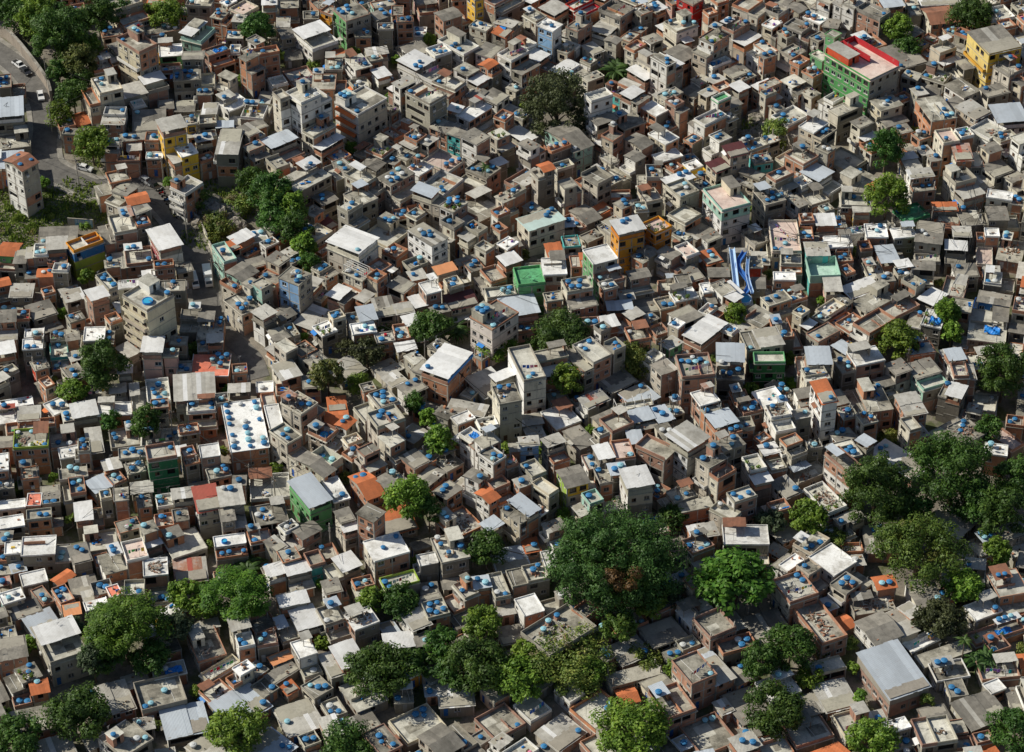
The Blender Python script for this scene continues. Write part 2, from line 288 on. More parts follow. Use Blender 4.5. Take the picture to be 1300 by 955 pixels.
HOUSES=[
(885,-1097,-1,-25,37,30,9,'we','n',2,'',1,0,3,53),
(-908,-1092,-31,-57,87,72,24,'gh','s',0,'',1,0,3,45),
(515,-1091,-17,-47,60,56,21,'wb','f',1,'',1,0,3,52),
(287,-1090,-36,-61,78,85,33,'wb','f',2,'',1,0,3,49),
(828,-1089,31,-28,73,68,12,'gh','e',0,'',0,0,3,53),
(-270,-1083,-18,-74,80,66,34,'sb','f',4,'',0,0,3,48),
(927,-1082,3,-23,36,27,17,'bb','e',1,'',1,0,1,53),
(-763,-1080,-2,-62,70,84,44,'wh','f',3,'',0,1,3,45),
(183,-1075,-32,-64,66,76,33,'bh','e',1,'',1,0,3,49),
(338,-1072,-24,-56,27,34,31,'wh','G',2,'',1,0,3,50),
(-596,-1070,-40,-67,71,75,43,'sh','s',1,'',1,0,1,45),
(-482,-1070,-38,-70,75,80,45,'eh','G',2,'',1,0,1,45),
(-127,-1061,-18,-71,91,73,39,'sh','d',1,'',0,0,3,49),
(880,-1060,5,-24,30,36,11,'sb','f',0,'',1,0,3,53),
(-825,-1058,-34,-59,40,31,31,'we','s',0,'',1,0,3,45),
(-402,-1054,-38,-69,34,33,28,'sb','f',2,'',1,1,3,46),
(471,-1051,-17,-46,37,28,19,'bb','d',1,'',1,2,3,50),
(390,-1050,-21,-51,84,91,28,'eh','n',2,'',1,0,3,50),
(586,-1049,-14,-39,83,66,22,'gh','n',0,'',1,0,0,53),
(-60,-1046,-40,-68,29,30,40,'gh','f',2,'',1,1,3,49),
(679,-1038,-2,-33,67,67,19,'eb','e',2,'',1,0,3,53),
(97,-1031,-39,-61,75,66,44,'sb','s',1,'',1,0,3,49),
(841,-1023,1,-25,53,51,15,'bh','d',0,'',1,0,3,53),
(726,-1020,-7,-30,30,30,17,'wb','s',1,'',1,0,3,53),
(930,-1015,8,-22,87,76,25,'gh','d',0,'',1,0,1,53),
(-734,-1014,-31,-60,36,34,13,'bh','s',1,'',1,0,3,45),
(-957,-1008,-28,-55,92,66,16,'bb','f',3,'',1,0,3,45),
(-24,-1008,-29,-61,75,72,37,'bh','n',1,'',1,1,3,49),
(-189,-1008,-36,-64,90,75,33,'eh','e',3,'',1,0,3,48),
(-297,-1008,-37,-65,54,51,30,'gh','d',0,'',1,0,3,48),
(-654,-1004,-32,-61,85,78,17,'wh','G',0,'',1,0,1,45),
(-427,-991,-37,-62,75,88,25,'sb','s',1,'',1,0,3,46),
(319,-991,13,-47,65,81,26,'gb','n',1,'',0,0,3,50),
(423,-988,-9,-42,26,34,29,'eb','s',0,'',1,0,3,50),
(1036,-985,30,-20,82,74,8,'gh','f',3,'',0,0,1,53),
(589,-984,-10,-34,60,57,21,'bh','d',0,'',1,0,3,52),
(173,-983,-25,-52,85,79,40,'bb','n',4,'',1,0,3,49),
(470,-981,-13,-39,66,92,25,'bb','d',0,'',1,1,3,50),
(41,-973,-31,-54,54,57,38,'we','e',0,'',1,1,3,49),
(-358,-968,-34,-60,37,49,28,'gh','e',3,'',1,0,3,48),
(-546,-964,-30,-59,94,80,40,'gb','G',1,'',1,0,3,46),
(648,-960,-6,-29,68,74,19,'gb','s',0,'',1,0,0,53),
(890,-955,7,-23,36,46,10,'sh','f',2,'',1,0,1,53),
(-986,-954,-25,-55,36,28,20,'sh','n',2,'',1,0,3,45),
(967,-951,7,-21,35,30,27,'gb','w',0,'',1,0,1,53),
(-810,-949,-29,-56,81,82,23,'eb','s',1,'',1,0,3,45),
(232,-948,-18,-44,36,41,18,'sb','T',0,'',1,0,3,49),
(-113,-942,-24,-53,68,59,6,'bh','s',0,'',1,0,0,49),
(-219,-941,-30,-55,38,38,6,'eh','f',3,'',1,0,3,48),
(116,-940,-15,-47,40,48,40,'we','e',0,'',1,0,3,49),
(535,-940,-6,-32,68,56,26,'sh','w',1,'',1,0,3,52),
(-709,-939,-26,-56,90,79,19,'bb','f',3,'',1,0,1,45),
(-34,-937,-20,-51,40,48,37,'eb','f',0,'',1,0,3,49),
(-1063,-933,-29,-54,71,71,28,'bh','d',0,'',1,0,0,45),
(-300,-931,-32,-55,69,81,30,'gh','f',2,'',1,0,3,48),
(293,-928,-7,-39,53,41,30,'eh','d',0,'',1,0,3,50),
(-161,-927,-25,-52,28,33,7,'eb','G',1,'',1,0,3,48),
(-599,-926,-27,-56,53,46,42,'bh','e',0,'',1,0,1,45),
(766,-924,31,-24,91,131,24,'bb','G',0,'',0,-1,0,53),
(385,-921,39,-35,104,75,29,'bb','f',1,'',0,0,3,50),
(-394,-921,-27,-54,46,45,40,'sh','f',3,'',1,0,3,46),
(-500,-918,-30,-55,34,39,44,'eb','f',1,'',1,0,3,46),
(58,-915,-22,-45,37,31,44,'gh','f',1,'',1,0,3,49),
(-454,-911,-30,-54,27,35,38,'eb','T',2,'',1,0,3,46),
(-987,-910,0,-55,65,45,30,'wh','f',2,'p',0,0,3,45),
(882,-906,5,-22,66,46,13,'wh','f',2,'',1,0,1,53),
(460,-904,-4,-31,45,47,33,'bb','d',1,'',1,0,3,50),
(247,-900,-9,-37,110,35,20,'sh','f',0,'',1,0,1,49),
(982,-898,5,-22,79,53,8,'sb','n',0,'L',1,0,1,53),
(-765,-893,-32,-54,48,39,21,'gb','s',0,'',1,0,1,45),
(638,-890,3,-25,69,34,19,'gb','f',1,'',1,0,3,52),
(-157,-889,-18,-46,42,32,36,'ww','s',1,'',1,0,3,48),
(-468,-879,-23,-50,64,29,43,'gh','d',0,'',1,0,3,46),
(-698,-873,-25,-53,66,40,17,'wb','f',2,'B',1,0,1,45),
(-205,-873,-15,-45,56,52,39,'oo','w',0,'P',1,0,3,48),
(-521,-868,-23,-50,29,34,47,'sb','d',2,'',1,0,3,46),
(-594,-865,-23,-51,83,29,43,'eh','e',0,'',1,0,3,46),
(-346,-864,9,-46,74,66,26,'gh','S',0,'',0,0,3,48),
(876,-857,6,-22,113,35,25,'gh','f',0,'',1,0,1,53),
(-418,-855,8,-47,39,75,25,'gw','w',4,'',0,0,3,46),
(190,-854,1,-31,28,35,45,'wb','f',4,'',1,0,1,49),
(330,-850,-2,-27,38,30,29,'gh','f',2,'',1,0,0,50),
(456,-844,16,-24,74,37,21,'gh','f',3,'',1,0,3,50),
(-1035,-839,3,-56,85,65,15,'wb','d',2,'',0,0,0,45),
(-472,-839,-19,-46,46,26,30,'gh','O',0,'',1,0,3,46),
(240,-836,-3,-27,69,58,31,'bh','s',1,'',1,0,1,49),
(-920,-829,28,-54,78,99,26,'gg','h',0,'',0,-1,0,45),
(990,-827,8,-24,45,38,24,'we','n',2,'',1,0,1,53),
(359,-826,-1,-23,36,26,28,'sh','f',2,'',1,0,0,50),
(-247,-826,14,-39,88,42,10,'bh','S',2,'',0,0,3,48),
(-545,-824,17,-46,34,40,17,'wb','e',4,'',0,0,3,46),
(836,-822,6,-21,72,32,32,'gh','w',1,'',1,0,2,53),
(95,-818,30,-28,122,84,41,'gb','f',3,'r',0,-1,0,49),
(-81,-814,-9,-32,94,68,33,'sh','f',4,'',1,0,0,49),
(-503,-810,7,-44,43,38,14,'gh','n',2,'',0,0,3,46),
(-628,-806,-20,-47,59,88,22,'se','f',0,'',1,0,0,46),
(413,-805,47,-20,64,66,30,'bb','n',0,'',0,-1,0,50),
(766,-801,35,-20,105,75,28,'we','d',0,'',0,0,2,53),
(184,-800,10,-23,36,29,17,'bb','f',1,'',1,0,1,49),
(-721,-799,-20,-49,65,69,22,'eb','f',0,'',1,0,1,45),
(-3,-796,2,-27,45,46,15,'eh','d',0,'',1,0,0,49),
(309,-794,8,-20,75,64,27,'we','d',0,'',1,0,0,50),
(631,-792,37,-18,60,115,25,'bb','n',0,'r',0,-1,0,52),
(995,-786,3,-25,118,37,24,'sb','n',3,'Bp',1,1,1,53),
(528,-783,9,-17,75,85,22,'gb','d',0,'',1,0,0,52),
(-254,-770,-3,-30,30,35,26,'bh','G',0,'',1,0,3,48),
(680,-769,9,-17,38,37,30,'wh','T',0,'',1,0,1,52),
(453,-766,8,-15,40,50,24,'bb','s',1,'',1,0,1,50),
(-203,-765,27,-28,42,77,30,'we','s',0,'',0,0,3,48),
(-368,-764,21,-34,46,78,25,'sb','e',2,'',0,0,3,46),
(-515,-763,-6,-40,47,43,29,'gh','f',0,'',1,0,3,46),
(-443,-762,12,-37,85,60,23,'sb','S',0,'',0,0,3,46),
(-315,-761,24,-31,55,80,28,'bh','w',0,'r',0,0,0,48),
(-104,-757,4,-23,38,37,29,'we','f',0,'',1,0,1,48),
(229,-754,8,-15,79,74,29,'eb','n',2,'',1,0,1,49),
(384,-747,12,-13,69,62,30,'wh','w',2,'',1,0,0,50),
(-626,-745,-16,-43,34,26,17,'bb','s',0,'',1,0,0,46),
(31,-738,39,-16,44,77,23,'wb','w',4,'',0,0,2,49),
(-162,-737,33,-22,48,73,20,'sb','e',5,'',0,0,1,48),
(-977,-731,-25,-56,59,62,32,'sh','G',0,'',1,0,0,45),
(96,-725,14,-12,65,53,22,'gh','e',3,'',1,0,2,49),
(976,-723,2,-26,65,47,27,'sh','w',1,'',1,0,1,53),
(746,-721,11,-17,87,41,12,'gh','f',0,'r',1,0,1,52),
(653,-719,15,-14,32,34,25,'bb','G',1,'',1,0,2,52),
(585,-710,58,-11,68,75,25,'sb','n',2,'',0,0,2,52),
(861,-709,21,-21,55,40,15,'sh','d',1,'',1,0,2,53),
(-107,-708,43,-15,61,49,32,'gb','e',4,'k',0,0,1,48),
(-24,-704,43,-12,33,104,16,'gb','e',2,'',0,0,0,49),
(308,-701,21,-7,89,75,31,'bb','e',4,'',1,0,0,50),
(-457,-701,24,-31,57,57,17,'wb','S',2,'',0,0,3,46),
(-1017,-696,-23,-57,60,38,28,'gb','d',0,'',1,0,0,45),
(902,-685,7,-23,34,31,18,'eb','f',1,'',1,0,2,53),
(1036,-682,25,-30,62,96,14,'sb','f',2,'',0,0,1,53),
(-368,-680,32,-23,48,37,19,'wb','d',0,'',0,0,3,46),
(708,-674,42,-13,92,43,44,'sb','f',3,'',0,0,3,51),
(-234,-671,40,-15,76,38,21,'Lg','e',2,'L',0,-1,0,48),
(624,-668,59,-10,34,61,38,'eb','f',1,'',0,0,0,51),
(33,-664,51,-4,80,49,17,'gh','e',2,'',0,0,2,49),
(-735,-663,-13,-43,46,42,8,'sb','e',3,'',1,0,3,33),
(-111,-659,20,-8,68,33,9,'sh','d',0,'',1,0,1,48),
(-986,-653,-29,-56,26,56,35,'gh','f',2,'',1,0,2,45),
(-446,-638,32,-23,47,55,20,'sh','S',0,'',0,0,0,46),
(-177,-623,50,-5,39,31,16,'wh','w',0,'',0,0,1,48),
(-357,-623,40,-15,66,48,31,'gh','S',0,'',0,0,1,46),
(671,-621,46,-9,66,74,40,'we','W',0,'',0,-1,0,51),
(-500,-621,30,-25,36,55,22,'wg','S',3,'',0,0,0,46),
(-904,-620,-27,-52,52,52,19,'eh','d',0,'',1,0,2,45),
(395,-620,85,3,53,74,29,'sb','n',5,'',0,0,2,50),
(950,-618,6,-27,90,68,-10,'wh','e',1,'',1,0,2,53),
(-749,-616,20,-42,50,51,8,'sb','w',0,'r',0,0,3,33),
(-612,-612,-5,-32,32,31,14,'bb','e',4,'',1,0,3,33),
(-129,-605,64,0,58,75,18,'gh','f',4,'',1,0,1,48),
(-263,-603,66,-7,78,66,23,'sb','w',2,'',0,0,2,48),
(-415,-602,38,-17,34,43,23,'tt','n',0,'',0,-1,0,46),
(95,-602,32,7,59,52,13,'gh','w',1,'',1,0,2,49),
(-4,-599,30,5,70,69,15,'gb','G',0,'',1,0,2,49),
(-1013,-596,-30,-58,53,39,19,'gh','w',0,'',1,0,2,45),
(-840,-596,5,-47,47,87,23,'wb','f',2,'',0,0,2,45),
(-951,-594,-27,-54,42,24,48,'sh','T',0,'',1,0,2,45),
(-680,-592,-8,-36,65,62,10,'wh','q',0,'',1,0,3,33),
(492,-579,63,3,94,91,0,'gh','w',0,'',0,0,2,50),
(623,-575,51,-4,91,49,49,'eh','e',4,'',0,0,0,51),
(-797,-570,32,-44,47,61,19,'wb','P',0,'L',0,0,0,33),
(561,-565,24,1,28,33,53,'bh','s',0,'',1,0,0,51),
(-1082,-564,-36,-61,29,30,6,'sh','f',1,'',1,0,2,45),
(-390,-564,20,-11,38,46,24,'eb','n',1,'',1,0,1,46),
(964,-562,-1,-29,36,37,-14,'bb','d',0,'',1,0,2,53),
(355,-561,34,10,44,53,15,'bh','d',0,'',1,0,2,50),
(40,-561,35,12,30,35,15,'sb','T',1,'',1,0,3,42),
(-1052,-561,-29,-60,28,26,22,'bb','G',2,'',1,0,2,45),
(-192,-557,31,4,42,26,22,'sh','f',0,'',1,0,2,48),
(-296,-553,118,-2,37,44,54,'bb','f',0,'',2,-1,0,47),
(-596,-553,29,-26,66,54,12,'we','w',4,'P',0,0,3,33),
(-918,-552,3,-52,37,53,21,'sh','d',2,'',0,0,2,45),
(721,-551,18,-9,45,28,4,'sb','n',0,'',1,0,1,51),
(94,-547,70,15,40,52,27,'wb','d',1,'',0,0,3,42),
(400,-536,65,12,56,62,14,'bb','s',0,'',0,0,3,39),
(-445,-530,44,-11,73,36,40,'bb','d',0,'',0,0,2,46),
(-994,-526,-1,-56,97,54,5,'gh','w',2,'',0,0,2,45),
(-350,-526,80,-3,30,58,24,'sg','d',0,'',0,0,0,47),
(-769,-523,43,-39,30,47,28,'sb','f',1,'',0,0,0,33),
(1008,-519,-5,-34,61,55,27,'sb','e',3,'',1,0,1,51),
(787,-519,14,-14,69,89,1,'wb','d',2,'',1,0,1,51),
(-700,-518,-1,-33,77,72,27,'gh','f',1,'',1,0,3,33),
(17,-514,101,18,55,60,42,'eb','G',2,'',0,0,0,42),
(582,-513,26,3,50,47,35,'gb','s',0,'',1,0,0,51),
(-112,-512,57,14,71,79,35,'bh','e',2,'r',0,0,2,48),
(299,-511,41,18,58,59,16,'we','f',3,'',1,0,1,42),
(691,-507,20,-5,67,51,29,'gh','e',4,'',1,0,2,51),
(452,-505,84,12,32,59,52,'sb','e',3,'',0,0,3,39),
(161,-490,106,23,56,39,27,'me','e',1,'',0,0,3,42),
(-595,-489,59,-21,50,41,12,'gh','d',0,'',0,0,1,33),
(-883,-486,-20,-47,69,63,12,'sb','e',0,'',1,0,2,45),
(-254,-484,39,10,82,79,21,'wh','T',0,'',1,0,1,47),
(390,-478,74,18,72,32,17,'bb','f',0,'',0,0,3,39),
(-52,-467,94,23,29,43,42,'wb','T',0,'',0,0,0,42),
(482,-463,98,14,55,62,26,'wb','f',3,'',0,0,3,39),
(-522,-459,44,-11,67,92,14,'bb','f',2,'',0,0,0,36),
(70,-456,110,27,29,54,44,'eh','e',0,'',0,0,0,42),
(264,-455,135,25,55,63,14,'we','S',0,'',0,0,1,42),
(353,-452,76,22,76,39,26,'sb','f',2,'',0,0,3,39),
(946,-447,-1,-29,73,87,50,'sh','s',2,'',1,0,3,44),
(-24,-444,103,27,41,55,33,'eb','n',0,'',0,0,0,42),
(-432,-439,82,0,51,97,31,'GG','G',0,'',0,-1,0,36),
(-655,-438,59,-23,48,72,15,'wg','q',0,'',0,-1,0,33),
(-137,-438,82,23,48,39,46,'eb','d',2,'',0,0,1,47),
(130,-429,113,31,51,59,21,'Ly','d',0,'',0,-1,0,42),
(673,-429,54,-1,49,91,30,'wb','e',0,'rp',0,0,2,51),
(-1012,-427,-1,-56,72,30,10,'sb','f',4,'',0,1,3,30),
(-78,-422,109,27,27,39,53,'wb','d',1,'',0,0,3,35),
(-915,-419,7,-48,57,59,11,'bg','S',0,'',0,0,3,30),
(-379,-418,62,7,33,74,24,'wg','w',2,'',0,0,1,36),
(-708,-417,55,-27,43,33,11,'eb','s',0,'',0,0,0,33),
(312,-412,59,28,45,41,50,'sb','n',3,'',1,0,3,39),
(436,-410,135,21,53,71,39,'sb','f',2,'k',2,0,3,39),
(-313,-407,69,14,39,85,30,'bb','T',2,'B',0,-1,0,37),
(590,-407,63,8,41,58,32,'wb','d',1,'',0,0,2,51),
(41,-396,116,34,36,68,31,'sg','e',1,'',0,0,0,42),
(-43,-393,137,32,36,49,43,'wb','f',3,'',0,0,0,42),
(-1090,-380,-5,-60,60,50,10,'se','w',3,'',0,0,3,30),
(527,-378,98,15,38,76,20,'wb','e',0,'p',0,0,1,39),
(718,-361,100,-4,40,87,34,'bb','n',0,'',0,0,3,43),
(-527,-360,25,-3,86,80,7,'wb','e',0,'x',1,0,0,36),
(185,-359,120,37,57,48,17,'wh','S',2,'',0,0,2,42),
(309,-357,126,33,40,70,54,'bb','f',0,'',0,0,0,39),
(-956,-350,7,-48,48,52,14,'ge','f',3,'',0,0,3,30),
(-425,-350,79,9,34,87,47,'sb','d',0,'L',0,0,2,36),
(377,-346,156,29,64,67,42,'ws','s',0,'',2,-1,0,39),
(-304,-345,105,21,40,51,37,'sb','f',0,'',0,0,2,37),
(-658,-343,39,-16,89,35,18,'sb','f',5,'',0,0,2,33),
(-57,-342,143,37,45,51,35,'wb','f',0,'',0,0,3,35),
(-203,-339,90,30,61,49,40,'bb','d',3,'',0,0,1,37),
(95,-333,123,41,40,56,28,'wg','s',0,'',0,0,2,42),
(645,-332,35,5,79,41,30,'gh','f',0,'',1,0,3,43),
(-139,-330,64,35,46,49,41,'gb','f',1,'',1,0,1,37),
(-256,-312,112,28,40,63,39,'sb','f',0,'',0,0,3,34),
(-764,-311,84,-26,63,48,14,'GG','n',1,'',0,-1,0,31),
(468,-311,111,24,56,57,28,'bh','f',2,'',0,0,1,39),
(-946,-302,10,-45,96,39,12,'sh','f',2,'',0,0,1,30),
(613,-300,92,10,40,49,29,'sh','f',0,'',0,1,3,43),
(-96,-294,123,40,34,61,44,'wg','e',0,'B',0,1,3,35),
(-663,-284,70,-13,42,68,12,'bb','w',4,'',0,0,0,32),
(148,-283,99,44,40,72,30,'gh','d',0,'',0,0,2,42),
(-485,-277,89,9,41,92,43,'sb','f',4,'',0,0,1,32),
(-275,-254,136,32,67,54,28,'sb','e',3,'',0,0,2,37),
(855,-253,9,-19,63,122,47,'bw','S',2,'',1,0,3,44),
(465,-242,110,28,53,72,24,'bb','G',2,'',0,0,1,39),
(50,-241,76,48,36,49,16,'eh','s',0,'',1,0,3,35),
(-407,-238,76,21,45,72,55,'eb','n',4,'P',0,0,2,36),
(-218,-227,62,39,49,45,52,'wh','s',2,'',1,0,2,37),
(222,-227,108,46,58,78,33,'bh','n',0,'',0,0,2,42),
(590,-219,110,15,46,77,15,'we','e',4,'r',0,0,0,43),
(-11,-212,159,49,50,62,16,'sg','f',2,'',0,-1,0,35),
(-1067,-207,33,-49,77,65,6,'bb','e',8,'p',0,-1,0,30),
(42,-198,78,51,46,38,12,'wh','s',0,'',1,0,3,35),
(-591,-198,58,3,82,165,12,'bb','W',18,'',0,-1,0,32),
(108,-195,80,50,62,69,30,'bb','w',0,'',1,0,1,35),
(-1001,-189,14,-43,58,57,12,'bb','e',2,'',0,0,1,30),
(894,-184,59,-23,51,45,23,'sb','e',0,'',0,0,3,44),
(-784,-181,4,-19,86,67,5,'wb','e',4,'',1,0,2,31),
(431,-179,115,33,44,66,23,'bb','w',1,'',0,0,3,40),
(-300,-179,118,36,86,57,30,'sb','e',7,'',0,0,0,34),
(687,-178,141,4,35,68,17,'ww','T',1,'',2,-1,0,43),
(-464,-170,102,20,73,62,49,'sb','f',3,'r',0,1,1,32),
(-868,-168,1,-27,64,65,13,'sb','e',4,'',1,0,0,31),
(-391,-164,56,28,49,41,7,'wb','T',0,'',1,0,2,37),
(1006,-160,18,-37,60,92,35,'gh','f',3,'r',0,0,1,44),
(528,-159,83,23,47,39,20,'eb','n',3,'',0,0,3,41),
(-193,-158,76,45,37,45,56,'bh','d',2,'',1,0,3,34),
(-99,-157,77,50,83,38,-17,'sh','s',0,'',1,0,0,35),
(1108,-157,-11,-48,39,77,38,'bh','P',0,'',1,0,1,44),
(356,-153,65,40,43,40,23,'eh','f',3,'',1,0,2,39),
(173,-150,106,51,58,65,35,'wh','q',2,'',0,0,1,38),
(-535,-150,68,13,31,140,13,'bh','w',1,'',0,0,1,32),
(-694,-136,56,-5,62,62,7,'wb','e',8,'',0,0,3,29),
(103,-131,80,53,44,43,17,'sh','f',1,'',1,0,3,38),
(892,-125,60,-22,48,69,16,'bb','s',0,'',0,-1,0,44),
(-392,-121,58,31,38,42,8,'bh','T',0,'',1,0,2,37),
(-96,-112,78,52,29,28,58,'gh','f',1,'',1,0,0,35),
(284,-109,74,46,66,65,33,'bh','G',1,'',1,0,0,39),
(33,-103,164,54,51,120,17,'sg','e',2,'L',0,-1,0,38),
(-976,-99,23,-32,77,49,16,'sh','S',2,'',0,0,1,30),
(-1146,-95,-8,-45,49,42,10,'we','w',1,'',1,0,0,30),
(800,-90,45,-10,90,92,13,'bb','f',2,'',0,0,0,44),
(408,-89,146,36,74,79,8,'bb','n',6,'',0,-1,0,40),
(-896,-89,14,-23,72,41,4,'gb','w',0,'',1,0,0,31),
(340,-71,125,42,41,44,30,'sb','d',0,'',0,0,0,40),
(-55,-70,78,54,69,83,33,'eh','s',0,'',1,0,0,35),
(238,-65,77,49,73,47,37,'wh','d',0,'',1,0,0,40),
(612,-65,42,14,31,83,36,'sb','f',3,'r',1,0,3,41),
(-716,-65,63,-1,87,89,7,'wg','s',0,'',0,-1,0,29),
(-1032,-62,-1,-33,43,49,37,'we','w',2,'',1,0,2,30),
(-147,-61,134,52,103,68,60,'bb','S',1,'B',0,-1,0,34),
(995,-61,52,-33,51,49,-24,'wh','S',1,'',0,0,1,44),
(91,-58,135,55,72,68,18,'gb','f',0,'',0,0,1,38),
(-819,-56,43,-12,89,84,10,'wb','e',6,'',0,0,0,29),
(1196,-51,-21,-52,91,94,-9,'eb','f',2,'',1,0,3,26),
(-559,-50,47,18,38,34,5,'bb','w',1,'',1,0,2,32),
(-266,-50,73,45,40,40,38,'sh','s',0,'',1,0,0,34),
(170,-37,135,52,75,77,36,'sb','f',3,'',0,0,1,38),
(-501,-31,87,25,66,65,25,'sb','s',0,'',0,0,3,16),
(1079,-30,-12,-41,52,66,-12,'sb','e',1,'',1,0,1,44),
(-947,-20,5,-21,56,56,18,'eb','f',2,'',1,0,0,27),
(493,-19,110,28,58,101,-3,'sb','G',4,'',0,0,1,40),
(-284,-6,70,45,52,50,36,'sh','s',0,'',1,1,0,34),
(582,-4,100,18,70,36,1,'GG','e',0,'',0,-1,0,41),
(682,-4,104,6,74,60,2,'sg','G',0,'',0,0,2,43),
(943,-2,54,-26,64,84,24,'mg','d',0,'',0,0,2,44),
(-377,0,63,39,69,62,40,'gh','s',0,'',1,0,0,34),
(879,4,64,-18,41,43,28,'ss','d',0,'',0,0,2,44),
(1029,16,49,-34,51,51,3,'wb','n',0,'L',0,0,1,44),
(790,21,75,-7,105,54,18,'bb','w',3,'',0,0,2,43),
(-687,22,51,10,85,79,0,'eb','R',5,'',0,-1,0,28),
(-816,32,108,-2,44,53,0,'oo','S',0,'',0,-1,0,27),
(-524,37,105,28,33,77,41,'sg','f',0,'',0,0,3,16),
(270,45,128,46,82,51,15,'bb','n',2,'',0,0,0,40),
(570,61,104,18,84,68,12,'we','s',1,'',0,0,2,41),
(-40,71,158,55,87,68,47,'pw','f',5,'L',0,-1,0,17),
(1014,79,53,-30,36,68,11,'wb','G',0,'',0,0,3,26),
(-1101,86,62,-20,45,37,6,'sh','w',3,'',0,1,2,30),
(172,98,133,49,51,62,6,'eh','n',3,'',0,0,1,19),
(-429,100,96,39,40,44,34,'gw','w',0,'Lp',0,0,3,16),
(-1049,115,25,-12,41,58,11,'tt','e',1,'',1,0,2,30),
(444,118,85,30,97,51,50,'bb','S',0,'',0,-1,0,22),
(-830,122,181,6,81,85,47,'se','e',1,'kP',2,-1,0,12),
(726,130,56,1,69,58,39,'gb','f',1,'',0,0,2,43),
(-347,131,119,45,62,52,15,'wg','G',4,'',0,0,3,15),
(634,134,66,11,64,69,10,'gh','f',3,'',0,0,2,41),
(340,141,65,37,36,39,28,'bh','n',0,'',1,0,0,22),
(-571,147,112,31,39,39,44,'wh','s',0,'',0,0,3,16),
(19,156,114,52,80,99,13,'pp','G',2,'',0,0,1,17),
(840,165,73,-10,88,53,41,'wb','n',0,'',0,0,2,43),
(559,167,72,18,95,66,46,'sg','f',0,'',0,0,2,41),
(-1187,168,71,-13,69,77,6,'sb','d',0,'',0,0,3,13),
(-746,168,74,19,45,68,0,'bh','f',1,'',0,0,1,27),
(-874,179,165,10,63,30,8,'ww','w',0,'',2,0,0,12),
(155,180,156,46,62,84,16,'sb','e',4,'',0,0,1,19),
(-451,180,64,40,82,78,62,'bb','s',0,'',1,0,3,16),
(-530,183,82,36,39,42,40,'sh','d',0,'',1,0,3,16),
(317,183,67,37,36,27,39,'gh','d',2,'',1,0,0,22),
(-115,190,106,51,68,72,20,'pg','M',0,'',0,0,0,17),
(-202,205,132,50,63,46,24,'bb','w',0,'',0,0,3,14),
(-628,208,86,31,54,75,40,'sb','f',4,'',0,0,0,16),
(1116,210,18,-28,87,118,-12,'sh','f',0,'B',1,0,3,26),
(-1096,217,54,0,56,84,29,'gh','d',0,'',0,0,3,13),
(971,219,37,-18,81,62,-20,'wh','w',1,'pB',0,0,0,26),
(-968,222,115,9,41,59,28,'bb','S',2,'',0,0,3,13),
(-29,228,118,49,70,59,12,'sb','e',3,'',0,0,2,17),
(-398,228,106,44,47,47,58,'bb','S',0,'',0,0,1,16),
(314,235,64,34,48,49,12,'gh','d',0,'',1,0,3,20),
(-504,237,145,40,51,58,58,'lg','f',3,'L',0,-1,0,16),
(385,241,82,29,94,39,20,'sb','w',4,'p',0,0,2,22),
(40,247,144,46,64,68,10,'GG','g',0,'',0,-1,0,19),
(624,248,65,10,62,55,27,'sb','f',2,'',0,0,0,24),
(-793,253,110,25,59,61,4,'sh','f',1,'',0,0,1,12),
(98,263,153,43,51,60,4,'sg','w',0,'',0,0,1,19),
(912,266,27,-11,84,51,37,'sh','f',0,'',1,0,2,44),
(-1037,281,69,14,43,73,24,'gh','s',0,'',0,0,3,13),
(300,284,113,32,48,52,17,'sb','d',0,'',0,0,3,20),
(854,286,38,-7,100,52,39,'sb','f',0,'',1,0,1,24),
(-640,286,119,36,72,54,48,'mb','d',1,'',0,0,0,16),
(-51,288,115,46,58,58,28,'sb','n',0,'x',0,0,0,19),
(1140,289,43,-21,73,46,-16,'BB','d',0,'',0,-1,0,26),
(-1146,295,62,11,73,49,1,'gh','s',0,'',0,1,0,13),
(215,303,145,35,62,100,23,'Gg','w',1,'',0,0,3,20),
(405,311,71,23,36,58,10,'sh','f',0,'',1,0,2,22),
(367,327,52,25,37,43,9,'bb','e',0,'',1,0,2,22),
(-835,331,114,32,74,26,11,'sb','n',4,'',0,0,3,11),
(1055,346,23,-12,48,72,-17,'sb','f',0,'',1,0,0,26),
(-681,365,124,41,33,76,27,'mg','e',1,'',0,0,1,11),
(1164,368,43,-12,71,47,-12,'wh','e',4,'',0,0,2,26),
(-377,370,156,46,74,95,55,'sw','S',1,'',0,-1,0,15),
(742,386,66,2,73,76,4,'tb','c',0,'',0,-1,0,24),
(-904,392,92,37,94,65,11,'sb','n',3,'',0,0,0,11),
(-200,395,153,43,48,90,41,'wg','d',4,'',0,-1,0,14),
(381,397,92,19,33,69,45,'ws','d',0,'',0,0,1,20),
(1087,404,40,-7,54,46,5,'wg','d',1,'',0,0,2,26),
(-1200,406,93,28,43,73,-6,'GG','T',0,'',0,0,0,13),
(-1018,414,119,37,79,41,34,'YY','o',0,'',0,-1,0,13),
(-828,421,126,44,55,94,25,'ww','S',0,'',0,-1,0,11),
(276,441,148,21,66,51,21,'oo','S',2,'',2,-1,0,20),
(916,459,50,-1,67,67,9,'bb','G',0,'',0,0,3,25),
(1003,460,36,-1,60,31,-2,'gh','e',0,'L',1,0,3,25),
(600,462,33,7,39,45,-2,'sb','s',2,'',1,0,3,23),
(-148,467,125,38,47,41,47,'sb','f',1,'',0,0,1,14),
(1072,472,55,0,48,66,-7,'bh','S',0,'',0,0,1,25),
(347,472,126,16,52,51,37,'oo','P',0,'Lp',0,0,1,20),
(-946,473,129,48,81,75,18,'sb','e',2,'',0,0,1,13),
